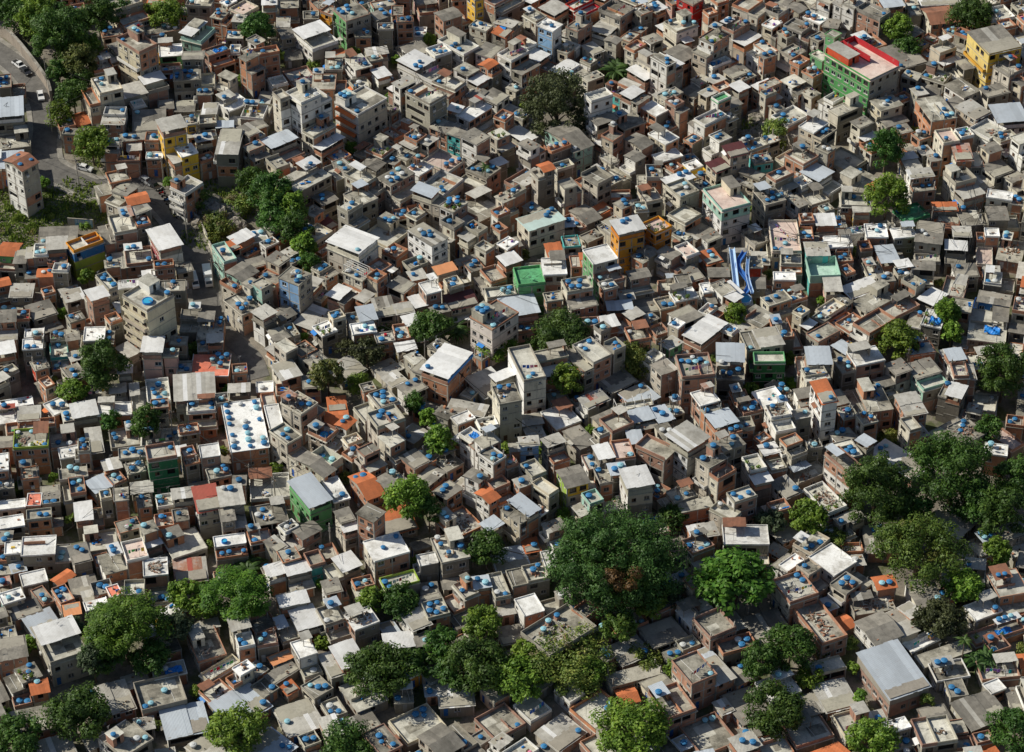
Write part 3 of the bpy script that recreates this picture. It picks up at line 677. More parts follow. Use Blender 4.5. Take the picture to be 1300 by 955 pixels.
(-301,475,101,43,91,80,52,'eb','e',3,'',0,0,1,15),
(1144,476,31,1,38,73,-8,'se','P',0,'',1,0,2,26),
(1210,492,31,4,56,85,-17,'gb','f',2,'r',1,0,2,26),
(-381,492,156,46,49,55,48,'gh','f',2,'',0,0,2,15),
(-1096,492,77,47,88,69,4,'bb','d',1,'',1,0,0,13),
(787,504,58,3,64,74,5,'wg','w',3,'',0,0,2,24),
(-129,516,144,34,53,77,51,'wg','f',5,'p',0,0,1,14),
(662,519,60,5,70,128,0,'sg','P',3,'L',0,-1,0,23),
(70,521,107,24,98,60,29,'ss','C',3,'',0,-1,0,18),
(1014,525,64,5,62,94,-12,'Lg','d',2,'',0,0,3,25),
(949,531,60,5,52,50,7,'gh','w',0,'',0,0,3,25),
(592,535,33,5,40,57,32,'sh','f',0,'',1,0,0,23),
(856,568,38,6,82,26,13,'ww','w',2,'',1,0,1,24),
(-367,576,131,44,54,66,39,'sh','f',0,'',0,0,2,15),
(437,580,70,6,58,99,44,'se','e',0,'',0,0,0,21),
(-947,582,146,64,70,44,57,'sb','d',0,'',0,0,2,13),
(172,589,69,14,65,68,36,'sh','d',2,'',0,0,1,18),
(1068,590,46,12,51,58,-13,'sb','t',0,'',1,0,1,25),
(-198,591,139,34,36,83,60,'sg','G',0,'',0,0,2,14),
(1202,594,73,18,80,55,1,'gh','d',0,'',0,0,2,26),
(1124,607,50,16,52,71,9,'sh','f',1,'',1,0,1,25),
(979,607,66,11,71,58,27,'gg','g',1,'',0,-1,0,25),
(-792,609,147,65,64,51,52,'wb','e',1,'',0,0,2,11),
(524,609,114,4,78,100,24,'mm','P',0,'k',0,-1,0,21),
(-1190,626,204,67,49,66,48,'wg','t',5,'',2,0,2,13),
(-976,633,145,71,80,43,21,'sb','f',0,'',0,0,2,13),
(-272,635,146,37,78,81,44,'sb','f',6,'',0,0,2,14),
(-360,636,149,43,40,96,50,'sb','e',0,'',0,0,2,15),
(632,640,90,4,57,65,24,'sh','f',4,'',0,0,2,23),
(329,647,87,5,68,51,21,'eh','e',0,'',0,0,2,20),
(-508,650,136,54,111,73,44,'bh','f',2,'',0,0,2,15),
(-79,651,46,23,93,92,41,'gh','f',0,'',1,0,1,14),
(142,655,121,11,47,34,28,'sg','d',2,'',0,0,2,18),
(844,664,66,10,65,57,-3,'sb','e',1,'',0,0,0,25),
(419,668,97,3,56,65,32,'sg','e',3,'',0,0,0,8),
(76,677,150,12,47,33,30,'sh','T',0,'',2,0,2,18),
(199,692,116,6,45,86,41,'sg','f',0,'',0,1,1,18),
(1117,696,93,26,58,100,24,'sb','f',0,'',0,0,1,25),
(-426,705,130,48,57,55,37,'gb','f',2,'',0,0,3,3),
(752,705,44,8,52,57,27,'sb','e',0,'',1,0,2,23),
(1013,709,104,22,59,59,11,'wb','s',2,'',0,0,2,25),
(-174,718,78,27,85,70,55,'we','e',2,'',0,0,2,14),
(34,722,98,12,74,67,46,'bb','s',1,'',0,0,2,18),
(673,736,87,6,61,56,36,'gh','n',1,'',0,0,1,8),
(1189,738,99,35,97,53,31,'sg','d',0,'',0,0,1,25),
(-949,742,125,83,54,26,2,'sb','f',0,'',1,0,0,0),
(-633,754,153,67,46,48,37,'sb','f',1,'',0,0,1,0),
(-699,766,166,72,52,119,-2,'wg','s',0,'',0,0,1,0),
(775,766,68,12,56,93,45,'wg','G',0,'',0,0,2,23),
(-81,768,70,17,86,67,52,'sb','f',4,'',0,1,0,18),
(596,770,62,3,53,57,57,'eh','d',0,'',0,0,3,8),
(876,770,43,18,80,85,46,'eb','f',1,'',1,0,0,25),
(-839,770,219,82,59,51,23,'yy','s',0,'',2,-1,0,0),
(1135,784,124,37,70,62,4,'sg','q',0,'',0,0,2,25),
(-358,793,88,42,44,74,57,'gh','d',0,'',1,0,3,3),
(-570,799,144,63,75,78,38,'bh','G',0,'',0,0,0,3),
(-172,814,78,23,66,84,52,'sb','P',3,'',0,0,2,14),
(560,818,108,2,51,46,23,'ee','M',0,'',0,-1,0,8),
(302,826,79,-2,53,38,44,'wh','d',0,'',0,0,2,20),
(-1254,828,123,94,94,61,13,'sh','f',0,'',1,1,2,13),
(51,837,116,6,54,45,44,'ww','d',0,'',0,0,2,18),
(717,838,86,11,57,94,43,'be','e',1,'',0,0,1,8),
(1089,838,137,39,44,59,15,'sb','P',1,'',0,0,2,25),
(122,844,86,2,58,60,34,'eh','f',3,'',0,0,2,18),
(-344,846,103,40,58,91,53,'bg','e',0,'pk',0,0,3,3),
(-92,851,125,16,48,55,47,'ww','d',0,'',0,1,2,18),
(840,856,53,20,75,85,45,'sh','e',0,'',1,0,0,25),
(-996,874,178,98,54,65,-2,'we','e',1,'',0,1,0,0),
(416,877,54,-2,117,35,27,'wb','w',2,'',0,0,0,8),
(-576,881,232,66,27,40,34,'sw','e',0,'',2,0,0,3),
(1199,887,125,53,68,67,42,'wg','e',0,'',0,0,3,10),
(-912,888,149,95,78,90,6,'sh','d',1,'',0,0,0,0),
(-1124,893,130,102,40,43,22,'cc','f',1,'',1,0,0,0),
(770,895,122,17,60,71,48,'ee','w',2,'',0,0,3,9),
(-509,898,231,59,96,65,41,'ww','e',3,'k',2,0,0,3),
(-1275,898,182,101,91,81,9,'wh','G',0,'',0,0,2,13),
(519,900,84,1,61,37,36,'ww','f',2,'',0,0,0,8),
(-27,902,92,9,41,56,39,'sb','f',0,'p',0,1,2,18),
(328,905,79,-3,58,61,43,'sb','d',3,'',0,0,3,7),
(248,913,87,-3,43,58,48,'eb','f',1,'k',0,0,3,7),
(144,914,82,0,60,128,35,'mm','d',1,'p',0,0,3,7),
(392,925,78,-2,65,64,41,'eb','w',0,'',0,0,0,8),
(895,926,112,29,44,57,36,'sh','d',0,'',0,0,3,9),
(1259,946,134,64,77,76,9,'ww','G',0,'',0,0,3,10),
(-1033,950,215,105,89,76,24,'ce','e',3,'k',0,0,0,0),
(-383,962,155,45,102,84,47,'we','f',5,'A',0,-1,0,3),
(1077,963,134,49,69,106,16,'bb','f',4,'',0,0,1,9),
(-649,967,140,76,58,108,-9,'wg','e',2,'',0,0,1,0),
(1156,977,134,58,55,117,39,'eb','s',0,'',0,0,3,10),
(500,984,102,2,77,60,40,'wg','e',2,'L',0,0,2,8),
(964,990,123,40,63,82,26,'ee','f',3,'',0,0,3,9),
(-834,993,123,95,46,56,3,'wh','d',0,'',1,0,2,0),
(-219,994,163,27,62,87,47,'gh','e',1,'L',2,0,1,3),
(-883,994,127,99,35,47,10,'eb','d',0,'',1,0,2,0),
(853,997,113,30,86,36,36,'sh','f',0,'k',0,0,3,9),
(220,998,156,-2,63,37,29,'ww','e',0,'',2,-1,0,7),
(-87,999,95,14,90,71,49,'we','w',1,'',0,0,3,5),
(291,1002,75,-2,65,83,33,'bb','f',1,'',0,0,3,7),
(724,1021,71,19,78,83,40,'wb','e',4,'',0,0,1,8),
(378,1025,82,-1,42,94,42,'bh','w',4,'',0,0,1,7),
(423,1030,111,1,32,54,42,'bb','n',3,'',0,0,0,8),
(536,1033,126,6,44,28,38,'wb','g',0,'',2,0,2,8),
(-1292,1037,166,111,92,57,10,'bh','f',4,'',0,0,0,0),
(-282,1041,169,34,50,51,41,'wg','s',0,'',2,0,1,3),
(-917,1047,170,104,56,53,28,'ce','S',0,'',0,0,2,0),
(1239,1055,131,71,62,43,23,'sh','d',1,'',0,0,3,10),
(-736,1066,161,88,50,39,53,'ce','f',0,'',0,0,1,0),
(318,1071,110,0,48,57,47,'wg','S',0,'',0,0,1,7),
(-817,1081,161,97,105,53,6,'ce','f',5,'',0,0,2,0),
(1168,1083,122,67,75,71,36,'ws','f',0,'',0,0,3,10),
(670,1096,103,19,54,24,34,'sb','e',1,'L',0,0,0,9),
(1279,1103,172,78,54,59,37,'sb','e',2,'',0,0,3,10),
(-27,1105,71,12,52,96,53,'ww','d',0,'',0,0,3,5),
(-960,1111,234,108,56,93,44,'ce','f',3,'k',2,0,2,0),
(-670,1118,187,82,43,47,44,'bb','f',0,'L',0,0,1,0),
(-171,1119,109,24,74,70,55,'gb','e',2,'',0,0,1,3),
(901,1122,180,43,105,163,39,'Gg','Q',0,'k',2,-1,0,9),
(738,1132,102,27,44,64,38,'wb','f',1,'',0,1,0,9),
(1092,1133,118,63,90,67,58,'gh','e',2,'pk',0,0,0,10),
(-550,1171,96,69,69,92,26,'bb','e',4,'',1,0,0,3),
(403,1182,146,9,60,61,42,'wg','f',2,'',2,0,1,7),
(-400,1182,134,51,47,66,28,'wb','f',1,'',0,0,2,3),
(1250,1187,201,80,96,111,22,'yy','d',0,'',2,-1,0,10),
(-107,1195,96,22,44,86,47,'wb','f',1,'',0,0,3,2),
(-764,1201,148,93,62,60,32,'bb','f',1,'B',0,0,2,0),
(-232,1205,116,34,67,124,48,'wb','h',3,'L',0,0,1,3),
(1133,1220,154,72,55,60,32,'eb','e',0,'',0,0,0,10),
(361,1232,99,11,94,68,41,'sb','f',0,'',0,0,1,7),
(848,1232,182,44,31,57,48,'GG','f',0,'',2,0,2,9),
(17,1233,126,16,68,89,46,'ww','e',0,'k',0,0,0,7),
(1027,1242,117,62,82,102,26,'sg','d',1,'',0,0,1,9),
(732,1250,117,35,69,48,41,'sh','f',2,'L',0,0,2,8),
(522,1264,153,21,94,49,48,'wg','f',2,'p',2,0,3,6),
(-580,1275,101,74,44,51,14,'gh','d',0,'',1,0,0,1),
(-824,1276,180,98,75,60,65,'me','h',0,'k',0,0,2,0),
(-517,1302,150,67,79,95,34,'wg','h',0,'',0,0,0,1),
(-142,1309,115,32,57,100,45,'wh','e',3,'k',0,0,3,2),
(-933,1344,135,105,98,46,20,'sh','f',4,'',1,1,2,0),
(-396,1350,114,57,42,31,5,'bb','f',2,'',1,0,3,1),
(769,1358,129,46,48,82,50,'wh','f',1,'',0,0,0,9),
(100,1361,135,25,40,50,53,'lw','w',3,'',0,-1,0,5),
(1179,1368,112,81,54,47,16,'eh','f',4,'',1,0,0,10),
(610,1381,121,37,68,89,45,'sb','n',3,'L',0,0,1,6),
(-1020,1387,187,108,80,103,32,'ce','e',0,'',0,0,2,0),
(-427,1398,154,61,74,72,32,'Gg','f',5,'',0,-1,0,1),
(962,1400,151,65,45,78,47,'bg','f',1,'',0,0,2,9),
(443,1406,125,32,71,89,33,'sw','e',3,'',0,0,3,6),
(-841,1408,179,96,88,46,-7,'mg','f',3,'',0,0,2,0),
(170,1410,111,29,64,64,52,'gb','f',2,'k',0,0,1,5),
(866,1412,110,58,43,58,70,'gh','d',0,'',1,0,2,9),
(1147,1429,128,80,76,80,12,'ss','t',0,'',1,0,0,10),
(-160,1443,127,44,83,48,31,'bb','d',0,'',0,0,0,2),
(644,1451,149,46,69,84,51,'sb','n',0,'',0,1,1,6),
(906,1453,156,63,54,71,46,'ww','f',0,'',0,0,2,9),
(-98,1462,165,43,28,45,30,'yy','f',0,'',2,-1,0,2),
(281,1468,114,36,58,70,51,'sb','f',0,'',0,0,1,5),
(190,1495,122,40,70,63,42,'rb','e',2,'',0,0,1,5),
(481,1510,128,46,42,58,46,'rr','f',0,'',0,-1,0,6),
(-29,1525,128,48,89,88,45,'bb','e',1,'',0,0,1,2),
(-235,1529,111,56,51,90,13,'pg','d',0,'',0,0,0,2)]
REST=[
(-890,1210,159,104,59,79,8,'yG','w',3,''),
(-975,1020,161,106,62,80,28,'ce','s',0,''),
(-802,846,168,85,26,50,16,'yy','f',2,''),
(-812,730,159,77,64,44,28,'yy','w',0,''),
(-778,949,144,89,60,55,0,'gh','s',0,''),
(-713,1010,120,85,63,59,39,'wg','w',1,'P'),
(-991,771,156,88,35,48,-2,'ww','f',2,''),
(-941,821,146,91,67,35,11,'wb','d',2,''),
(-651,833,161,72,47,48,41,'sb','d',2,''),
(-676,1230,166,84,47,34,45,'wb','f',1,''),
(-742,1299,145,90,72,35,-3,'bh','f',2,'B'),
(-719,1447,141,86,59,52,49,'sh','P',0,''),
(-1053,1280,168,113,52,59,17,'cc','f',2,''),
(-486,1429,137,67,37,41,56,'oo','f',0,''),
(-352,1512,116,61,62,50,20,'mg','f',2,''),
(-286,1396,132,49,44,26,7,'bb','f',2,''),
(-78,1409,107,37,53,53,58,'sh','f',2,'B'),
(-9,1420,117,35,57,55,59,'wh','s',0,''),
(-52,1282,106,24,59,70,60,'ww','d',0,''),
(-334,1152,125,43,49,42,27,'wg','S',0,''),
(-260,1317,97,42,60,83,31,'wg','d',1,''),
(-360,1298,106,51,53,61,12,'sw','s',0,''),
(-248,1422,76,48,34,46,-3,'ww','w',3,''),
(-601,1463,132,77,51,52,5,'gb','f',0,''),
(-517,1480,126,71,37,52,30,'bh','f',0,''),
(-608,1328,132,77,56,50,17,'eh','d',0,''),
(-645,1172,166,80,78,30,20,'bb','f',1,''),
(-609,1116,127,75,41,56,23,'we','e',0,''),
(-465,1198,114,59,42,54,2,'wh','f',4,''),
(-473,838,155,54,77,68,47,'sb','e',1,'k'),
(-637,1058,101,77,28,78,-5,'sh','s',2,''),
(-642,888,135,73,39,34,35,'bb','d',0,''),
(-426,793,104,49,47,56,39,'bb','e',1,''),
(-252,931,85,30,39,86,55,'wb','n',1,'k'),
(-172,935,100,22,51,60,52,'bw','d',1,''),
(-138,896,106,19,32,44,54,'tb','d',0,''),
(-41,829,68,12,37,47,36,'sh','S',0,''),
(-97,1127,76,18,49,47,59,'ww','d',0,''),
(-309,1008,94,37,31,56,52,'we','f',0,''),
(-271,824,88,33,39,45,53,'se','f',1,''),
(-508,732,110,55,53,50,33,'gh','f',5,''),
(62,1445,118,35,41,51,42,'sh','e',1,''),
(148,1366,79,24,24,68,56,'ww','e',0,'L'),
(31,1332,97,24,58,42,45,'ww','e',0,''),
(79,1292,83,18,44,80,53,'ww','S',0,''),
(224,1337,75,20,34,76,37,'sh','s',0,''),
(260,1416,90,29,49,85,57,'wh','s',0,''),
(553,1503,130,47,58,34,32,'wb','n',0,''),
(338,1311,101,18,48,62,45,'sb','n',0,'p'),
(465,1355,98,27,24,24,31,'bb','S',0,''),
(554,1236,108,20,90,24,36,'we','e',2,''),
(594,1185,101,19,58,59,36,'eb','d',1,''),
(546,1133,95,12,40,34,35,'ww','n',0,''),
(659,1269,118,30,55,63,35,'wb','f',1,''),
(663,1137,102,21,52,56,36,'bb','f',0,'L'),
(288,1146,86,4,85,51,51,'tt','n',1,''),
(232,962,106,-3,61,37,32,'ww','d',0,''),
(469,1158,65,10,49,62,45,'eb','d',0,''),
(127,768,87,5,43,24,28,'sh','f',4,''),
(238,847,53,-2,46,49,39,'sw','f',0,''),
(516,785,83,1,44,43,33,'eh','M',0,''),
(626,849,61,6,50,55,16,'tt','f',2,''),
(609,910,66,6,66,55,32,'se','e',5,''),
(455,946,54,0,36,50,44,'bg','f',3,''),
(465,830,54,-1,61,34,31,'yy','w',0,''),
(349,1465,118,37,38,44,35,'gh','f',0,''),
(437,1533,102,47,26,31,32,'pp','f',0,''),
(716,1438,137,49,69,45,48,'sb','f',1,''),
(841,1493,139,61,36,61,51,'ww','f',0,''),
(816,1446,105,56,37,56,49,'ws','w',2,''),
(669,1226,132,28,40,24,32,'bb','d',2,''),
(799,1223,122,39,50,43,40,'Gg','f',0,'p'),
(775,1098,92,29,34,36,42,'ss','f',0,''),
(819,1042,112,30,40,49,43,'ww','f',0,''),
(1024,891,94,39,63,36,29,'bh','f',3,''),
(1269,784,156,46,37,51,29,'ww','f',0,''),
(1242,1385,142,86,48,40,23,'wb','n',0,''),
(1296,1413,144,90,73,64,21,'ws','e',1,''),
(1202,1426,128,84,30,51,15,'bh','e',0,''),
(1116,1355,103,75,31,41,47,'bh','e',0,''),
(1151,1509,127,82,99,47,6,'ww','s',0,''),
(1311,1070,162,78,48,34,40,'sb','n',0,''),
(1010,787,84,29,54,48,12,'sh','s',2,''),
(657,932,60,10,43,30,33,'gh','f',1,''),
(1361,1325,120,93,42,37,21,'ww','G',0,''),
(-906,553,145,60,49,41,21,'bh','T',0,''),
(-895,516,142,55,41,31,35,'bh','d',0,''),
(-1083,401,114,32,45,78,7,'gh','s',0,''),
(-1129,393,111,29,50,45,5,'ww','e',2,''),
(-1167,381,98,25,26,56,1,'gh','d',0,''),
(-1207,313,66,11,39,46,21,'sb','T',1,''),
(-1007,192,62,2,58,29,29,'gb','f',2,''),
(-949,281,102,19,29,68,34,'se','e',5,''),
(-951,106,76,-6,66,50,3,'sh','w',2,''),
(-1055,155,38,-7,37,27,10,'gh','e',2,''),
(-1108,144,44,-12,43,48,5,'we','w',2,''),
(-697,141,63,20,58,80,0,'gb','f',3,''),
(-777,346,91,36,35,32,21,'eh','d',0,''),
(-638,436,110,48,51,61,43,'wg','S',0,''),
(-663,403,108,45,31,50,39,'mg','T',0,''),
(-581,234,125,36,32,34,43,'me','f',0,''),
(-1178,245,31,0,52,45,13,'gh','f',3,''),
(-457,612,105,50,44,43,40,'sh','d',2,''),
(-482,557,105,50,35,36,51,'sb','d',0,''),
(-567,485,105,50,35,67,43,'gh','d',0,''),
(-256,562,100,39,70,34,21,'bh','n',4,''),
(-80,467,118,35,52,45,48,'gb','f',0,''),
(-444,546,76,48,24,37,46,'bh','M',0,''),
(-524,385,101,46,39,49,44,'gh','s',3,''),
(-568,270,110,39,43,47,53,'mp','f',1,''),
(-443,330,100,45,38,51,46,'sb','e',4,''),
(-369,269,122,46,54,56,54,'sb','f',2,'g'),
(-300,303,121,47,44,80,47,'sb','n',1,''),
(-259,252,111,48,44,47,55,'sb','d',0,''),
(-279,403,100,45,45,43,52,'sb','n',2,''),
(-229,341,101,46,48,35,34,'gw','f',1,''),
(-153,282,130,48,46,48,25,'wb','O',0,''),
(-113,376,97,42,47,43,27,'sb','d',2,''),
(-297,179,103,48,43,69,14,'gh','d',0,''),
(-255,183,104,49,39,59,18,'wh','s',0,''),
(-402,125,122,42,31,31,26,'eh','e',2,''),
(-223,132,104,50,51,39,22,'wh','S',0,''),
(-21,485,103,31,25,62,40,'sb','n',3,''),
(-17,401,124,37,39,54,46,'sb','w',0,''),
(-12,605,105,22,33,50,38,'sb','f',0,''),
(-525,106,84,32,60,48,25,'wh','d',1,''),
(-253,91,99,49,33,57,13,'bb','e',5,''),
(-340,87,108,44,51,36,13,'wg','w',3,''),
(-610,474,91,50,33,43,21,'ww','S',3,''),
(102,417,86,31,35,58,12,'sh','T',0,''),
(143,447,82,27,35,57,9,'tg','f',0,''),
(2,439,96,34,33,39,20,'bb','d',0,''),
(10,637,101,19,43,24,43,'bb','f',1,''),
(52,318,109,41,38,69,4,'GG','s',0,''),
(268,688,59,4,54,47,4,'be','e',0,''),
(412,720,89,1,74,35,30,'ss','S',2,''),
(472,497,65,10,69,24,36,'wh','d',0,''),
(417,415,95,16,38,50,33,'wg','P',0,'L'),
(318,409,88,22,51,38,42,'ww','d',1,''),
(435,358,68,19,48,54,26,'sb','d',0,''),
(491,345,71,16,47,55,1,'sh','d',0,''),
(460,266,78,22,24,63,13,'wb','w',0,''),
(504,275,86,18,56,53,30,'wb','f',0,''),
(510,228,89,20,49,28,45,'bh','S',0,''),
(239,192,96,41,77,31,7,'sb','G',2,'B'),
(275,158,96,41,51,29,36,'bb','s',0,''),
(402,170,86,31,57,51,34,'ws','d',0,''),
(579,382,65,10,33,80,2,'sr','f',0,''),
(675,686,60,5,52,31,32,'eh','f',3,''),
(724,748,62,8,36,38,36,'ww','e',0,'p'),
(669,412,60,5,50,64,-3,'sh','e',0,''),
(733,450,70,3,53,55,2,'tt','s',0,''),
(780,591,56,6,71,46,2,'ww','S',1,''),
(885,534,59,4,48,50,0,'wb','w',2,''),
(904,718,71,16,37,24,37,'bb','T',0,''),
(859,624,64,9,39,24,0,'yb','s',0,''),
(1065,636,62,17,57,30,2,'bh','T',0,''),
(1213,651,81,26,88,34,-14,'ws','w',2,''),
(1156,528,59,8,53,32,-3,'sb','w',1,''),
(829,335,40,-4,85,47,30,'bb','S',0,''),
(759,322,62,0,36,57,2,'pg','s',0,''),
(869,408,36,-2,43,69,11,'sb','e',1,''),
(948,336,46,-9,47,45,43,'bg','f',1,''),
(784,195,51,-4,61,70,41,'bb','e',1,''),
(758,251,54,-1,95,37,44,'eb','e',0,''),
(679,177,88,6,31,48,46,'eh','e',2,''),
(1191,222,53,-30,38,86,-15,'sh','f',1,''),
(-776,26,83,1,30,26,0,'pp','f',3,''),
(-745,15,57,3,33,40,2,'sb','e',3,''),
(-694,87,82,15,57,30,4,'eb','s',1,''),
(-894,-40,28,-18,34,56,10,'sh','s',0,''),
(-1088,-109,12,-43,47,67,7,'ws','s',0,''),
(-1131,-57,4,-40,86,28,14,'sh','w',0,''),
(-1170,92,50,-24,45,45,15,'we','S',0,''),
(-1160,42,33,-30,37,50,41,'se','e',3,''),
(-1083,50,31,-24,32,33,26,'rg','f',0,''),
(-1067,5,27,-28,24,57,35,'be','e',0,''),
(-1037,-157,39,-43,33,24,10,'bh','n',0,''),
(-932,-186,7,-36,31,82,13,'we','s',0,''),
(-943,-249,48,-41,26,43,8,'ge','e',4,''),
(-979,-244,11,-45,43,54,16,'wh','w',0,''),
(-884,-274,23,-37,35,57,20,'eb','s',0,''),
(-868,-322,17,-38,34,41,35,'be','e',2,''),
(-839,-253,24,-31,53,31,9,'eh','f',3,''),
(-827,-298,22,-33,40,36,20,'ee','f',2,''),
(-806,-360,21,-34,43,33,9,'ee','s',0,''),
(-719,-186,43,-12,44,29,13,'bh','e',3,''),
(-705,-297,64,-19,29,50,20,'sb','n',1,''),
(-603,-436,65,-17,48,62,12,'wg','s',2,''),
(-878,-402,39,-44,24,27,16,'eh','e',3,''),
(-843,-410,42,-41,28,39,9,'sb','f',0,''),
(-1039,-380,-1,-56,30,39,3,'gh','R',0,''),
(-1006,-363,2,-53,37,60,11,'gh','d',2,''),
(-1061,-294,1,-54,39,38,12,'sb','f',1,''),
(-1125,-270,25,-58,30,88,10,'sb','w',0,''),
(-752,-405,24,-31,34,40,13,'we','e',2,''),
(-449,6,88,33,42,41,41,'eg','d',0,''),
(-481,43,87,32,40,59,41,'sg','f',0,''),
(-514,-87,77,20,29,30,7,'bb','n',0,''),
(-223,-112,100,45,51,41,38,'wh','d',2,''),
(-244,40,103,49,41,48,15,'yg','S',0,''),
(-225,-11,106,49,32,57,37,'ge','f',0,''),
(-200,-53,110,49,43,32,56,'sh','d',0,''),
(-166,27,107,52,41,34,47,'sg','f',0,''),
(-20,-112,136,54,50,24,33,'sh','S',0,''),
(-333,-298,78,23,73,34,44,'gh','n',2,'L'),
(-402,-325,84,14,36,60,48,'sb','c',4,''),
(-154,-211,99,44,51,37,55,'gh','f',0,'r'),
(-108,-223,100,45,44,30,33,'gw','w',0,''),
(-109,-393,57,29,39,29,55,'mg','s',0,''),
(-322,-108,93,38,26,24,22,'bb','f',0,''),
(269,-166,93,46,89,24,15,'gb','e',0,'g'),
(288,-215,98,43,46,61,20,'eg','G',0,''),
(330,-200,96,41,34,53,22,'gh','G',4,''),
(239,-346,119,37,42,61,11,'bh','P',1,'L'),
(367,51,93,38,41,47,42,'GG','s',0,''),
(319,1,98,43,46,36,45,'ww','e',0,''),
(501,-123,82,27,53,43,13,'bb','e',4,''),
(585,-125,60,17,57,105,22,'bw','w',3,'r'),
(542,-260,74,19,52,26,38,'bb','e',4,''),
(26,-326,123,41,61,27,7,'ll','s',0,''),
(211,-487,78,23,40,27,18,'gh','d',0,''),
(681,-59,100,6,52,44,14,'se','e',1,''),
(662,-267,60,5,30,28,13,'sh','f',1,''),
(728,-281,56,-3,59,57,21,'wb','f',4,''),
(732,-221,52,-3,46,37,25,'wh','d',2,''),
(567,-341,68,13,53,33,18,'sb','e',0,''),
(1037,-85,17,-39,47,30,-19,'pg','d',0,''),
(1122,-104,-1,-48,67,34,-11,'sb','n',3,''),
(-1083,-447,-6,-61,56,33,14,'wh','w',0,''),
(-1075,-529,-6,-61,51,35,6,'gh','w',5,''),
(-823,-477,13,-42,45,34,23,'bh','f',2,'B'),
(-860,-721,4,-51,47,49,20,'gh','w',0,''),
(-938,-673,1,-54,31,52,30,'be','e',5,''),
(-913,-720,1,-54,31,33,14,'gh','O',0,''),
(-1046,-673,-10,-59,44,31,26,'te','w',5,''),
(-867,-665,2,-51,61,30,21,'sb','f',2,''),
(-1043,-765,-30,-57,34,35,19,'sh','f',0,''),
(-829,-679,11,-49,24,33,26,'sb','R',0,''),
(-559,-789,30,-44,36,38,19,'sb','s',0,''),
(-549,-900,2,-53,50,24,40,'we','w',1,''),
(-715,-710,-17,-45,58,24,43,'yy','w',0,''),
(-536,-531,36,-19,47,38,18,'bb','e',2,'B'),
(151,-755,36,-16,44,38,45,'bb','n',0,''),
(379,-866,10,-28,59,31,29,'wb','G',1,''),
(577,-628,51,-5,49,42,43,'we','w',0,''),
(854,-670,20,-20,57,37,9,'ww','d',0,''),
(1720,1778,150,100,86,92,21,'sh','w',4,''),
(198,2254,210,132,72,93,43,'gh','w',3,''),
(-1520,56,45,-38,73,74,44,'gb','e',0,''),
(1303,-516,-33,-56,67,71,-10,'gh','G',2,''),
(1474,1242,174,97,86,87,20,'gh','w',0,''),
(-748,-1278,-14,-73,88,71,40,'bb','n',2,''),
(-1711,2155,193,115,78,86,15,'bh','d',0,''),
(-807,-1194,-33,-65,79,74,28,'sb','e',0,''),
(-1680,1005,133,79,78,92,9,'eh','d',2,''),
(-1169,-507,-6,-65,76,93,3,'bb','T',2,''),
(1435,1103,175,88,67,83,22,'bb','d',1,''),
(1422,930,123,73,88,92,31,'gh','f',2,''),
(-1412,6,40,-44,70,78,11,'gh','f',2,''),
(-1199,2196,134,77,95,80,-9,'bb','f',0,''),
(873,-1171,3,-28,91,72,8,'gh','f',1,''),
(46,1576,136,52,73,88,46,'wb','d',0,''),
(-1518,741,118,66,71,73,14,'bb','d',2,''),
(1508,865,127,69,92,77,35,'wh','e',2,''),
(-1227,-83,8,-48,79,70,9,'we','s',0,''),
(188,-1162,-43,-75,80,69,27,'bb','s',2,''),
(-431,1837,139,81,94,89,17,'wh','f',3,''),
(1254,1853,142,89,79,90,15,'gh','s',2,''),
(-241,2390,173,115,95,79,29,'sh','e',4,''),
(-100,1909,150,93,76,76,16,'bb','T',0,''),
(-1169,-600,-5,-64,80,67,19,'bh','f',4,''),
(-1281,-200,27,-61,89,71,18,'we','e',3,''),
(737,-1204,18,-39,90,83,22,'we','s',0,''),
(-626,-1258,-28,-79,71,73,17,'bh','s',0,''),
(-991,-1347,-9,-63,91,87,16,'bh','d',1,''),
(1452,1763,146,93,83,66,16,'gb','d',0,''),
(-936,-1202,-3,-59,86,79,26,'gh','s',1,''),
(1793,2199,160,105,92,83,16,'sb','e',1,''),
(1561,2276,156,105,66,71,12,'wb','n',3,''),
(1606,1695,183,99,81,84,22,'gb','d',0,''),
(-776,2295,137,80,88,86,26,'sb','f',3,''),
(562,1581,116,57,73,84,28,'sh','d',0,''),
(1489,2038,153,94,65,73,13,'eb','d',0,''),
(1272,-971,4,-23,79,90,16,'eb','e',2,''),
(-1393,2402,148,97,84,70,37,'bh','T',0,''),
(1392,85,1,-50,67,91,-13,'gh','e',0,''),
(-1186,-1243,-27,-51,68,88,20,'eh','T',0,''),
(1124,2334,170,118,88,75,14,'sh','f',2,''),
(819,-1303,-12,-37,75,90,5,'gh','e',2,''),
(-1040,-1184,-2,-55,68,92,15,'we','n',2,''),
(-830,-1313,-40,-70,72,79,26,'wh','f',1,''),
(-1247,1613,189,102,87,83,31,'gh','f',1,''),
(1727,1931,179,99,70,69,19,'bb','T',0,''),
(-142,2446,202,123,86,80,21,'wb','s',0,''),
(622,-1138,-14,-43,86,83,26,'wh','T',0,''),
(1360,1177,170,88,86,84,19,'wb','s',0,''),
(-557,2227,145,89,76,67,26,'wh','d',1,''),
(-1062,1794,137,84,89,84,32,'bh','d',2,''),
(520,2395,197,141,71,67,30,'sh','e',1,''),
(1748,2086,186,101,76,84,16,'sb','f',2,''),
(1285,207,25,-34,66,69,-9,'sb','f',0,''),
(-1416,-383,14,-69,72,69,9,'sb','e',0,''),
(713,1720,135,76,74,82,51,'we','f',3,''),
(-1108,-1304,-33,-55,89,83,23,'bh','n',4,''),
(1788,1659,187,104,86,92,22,'eh','s',0,''),
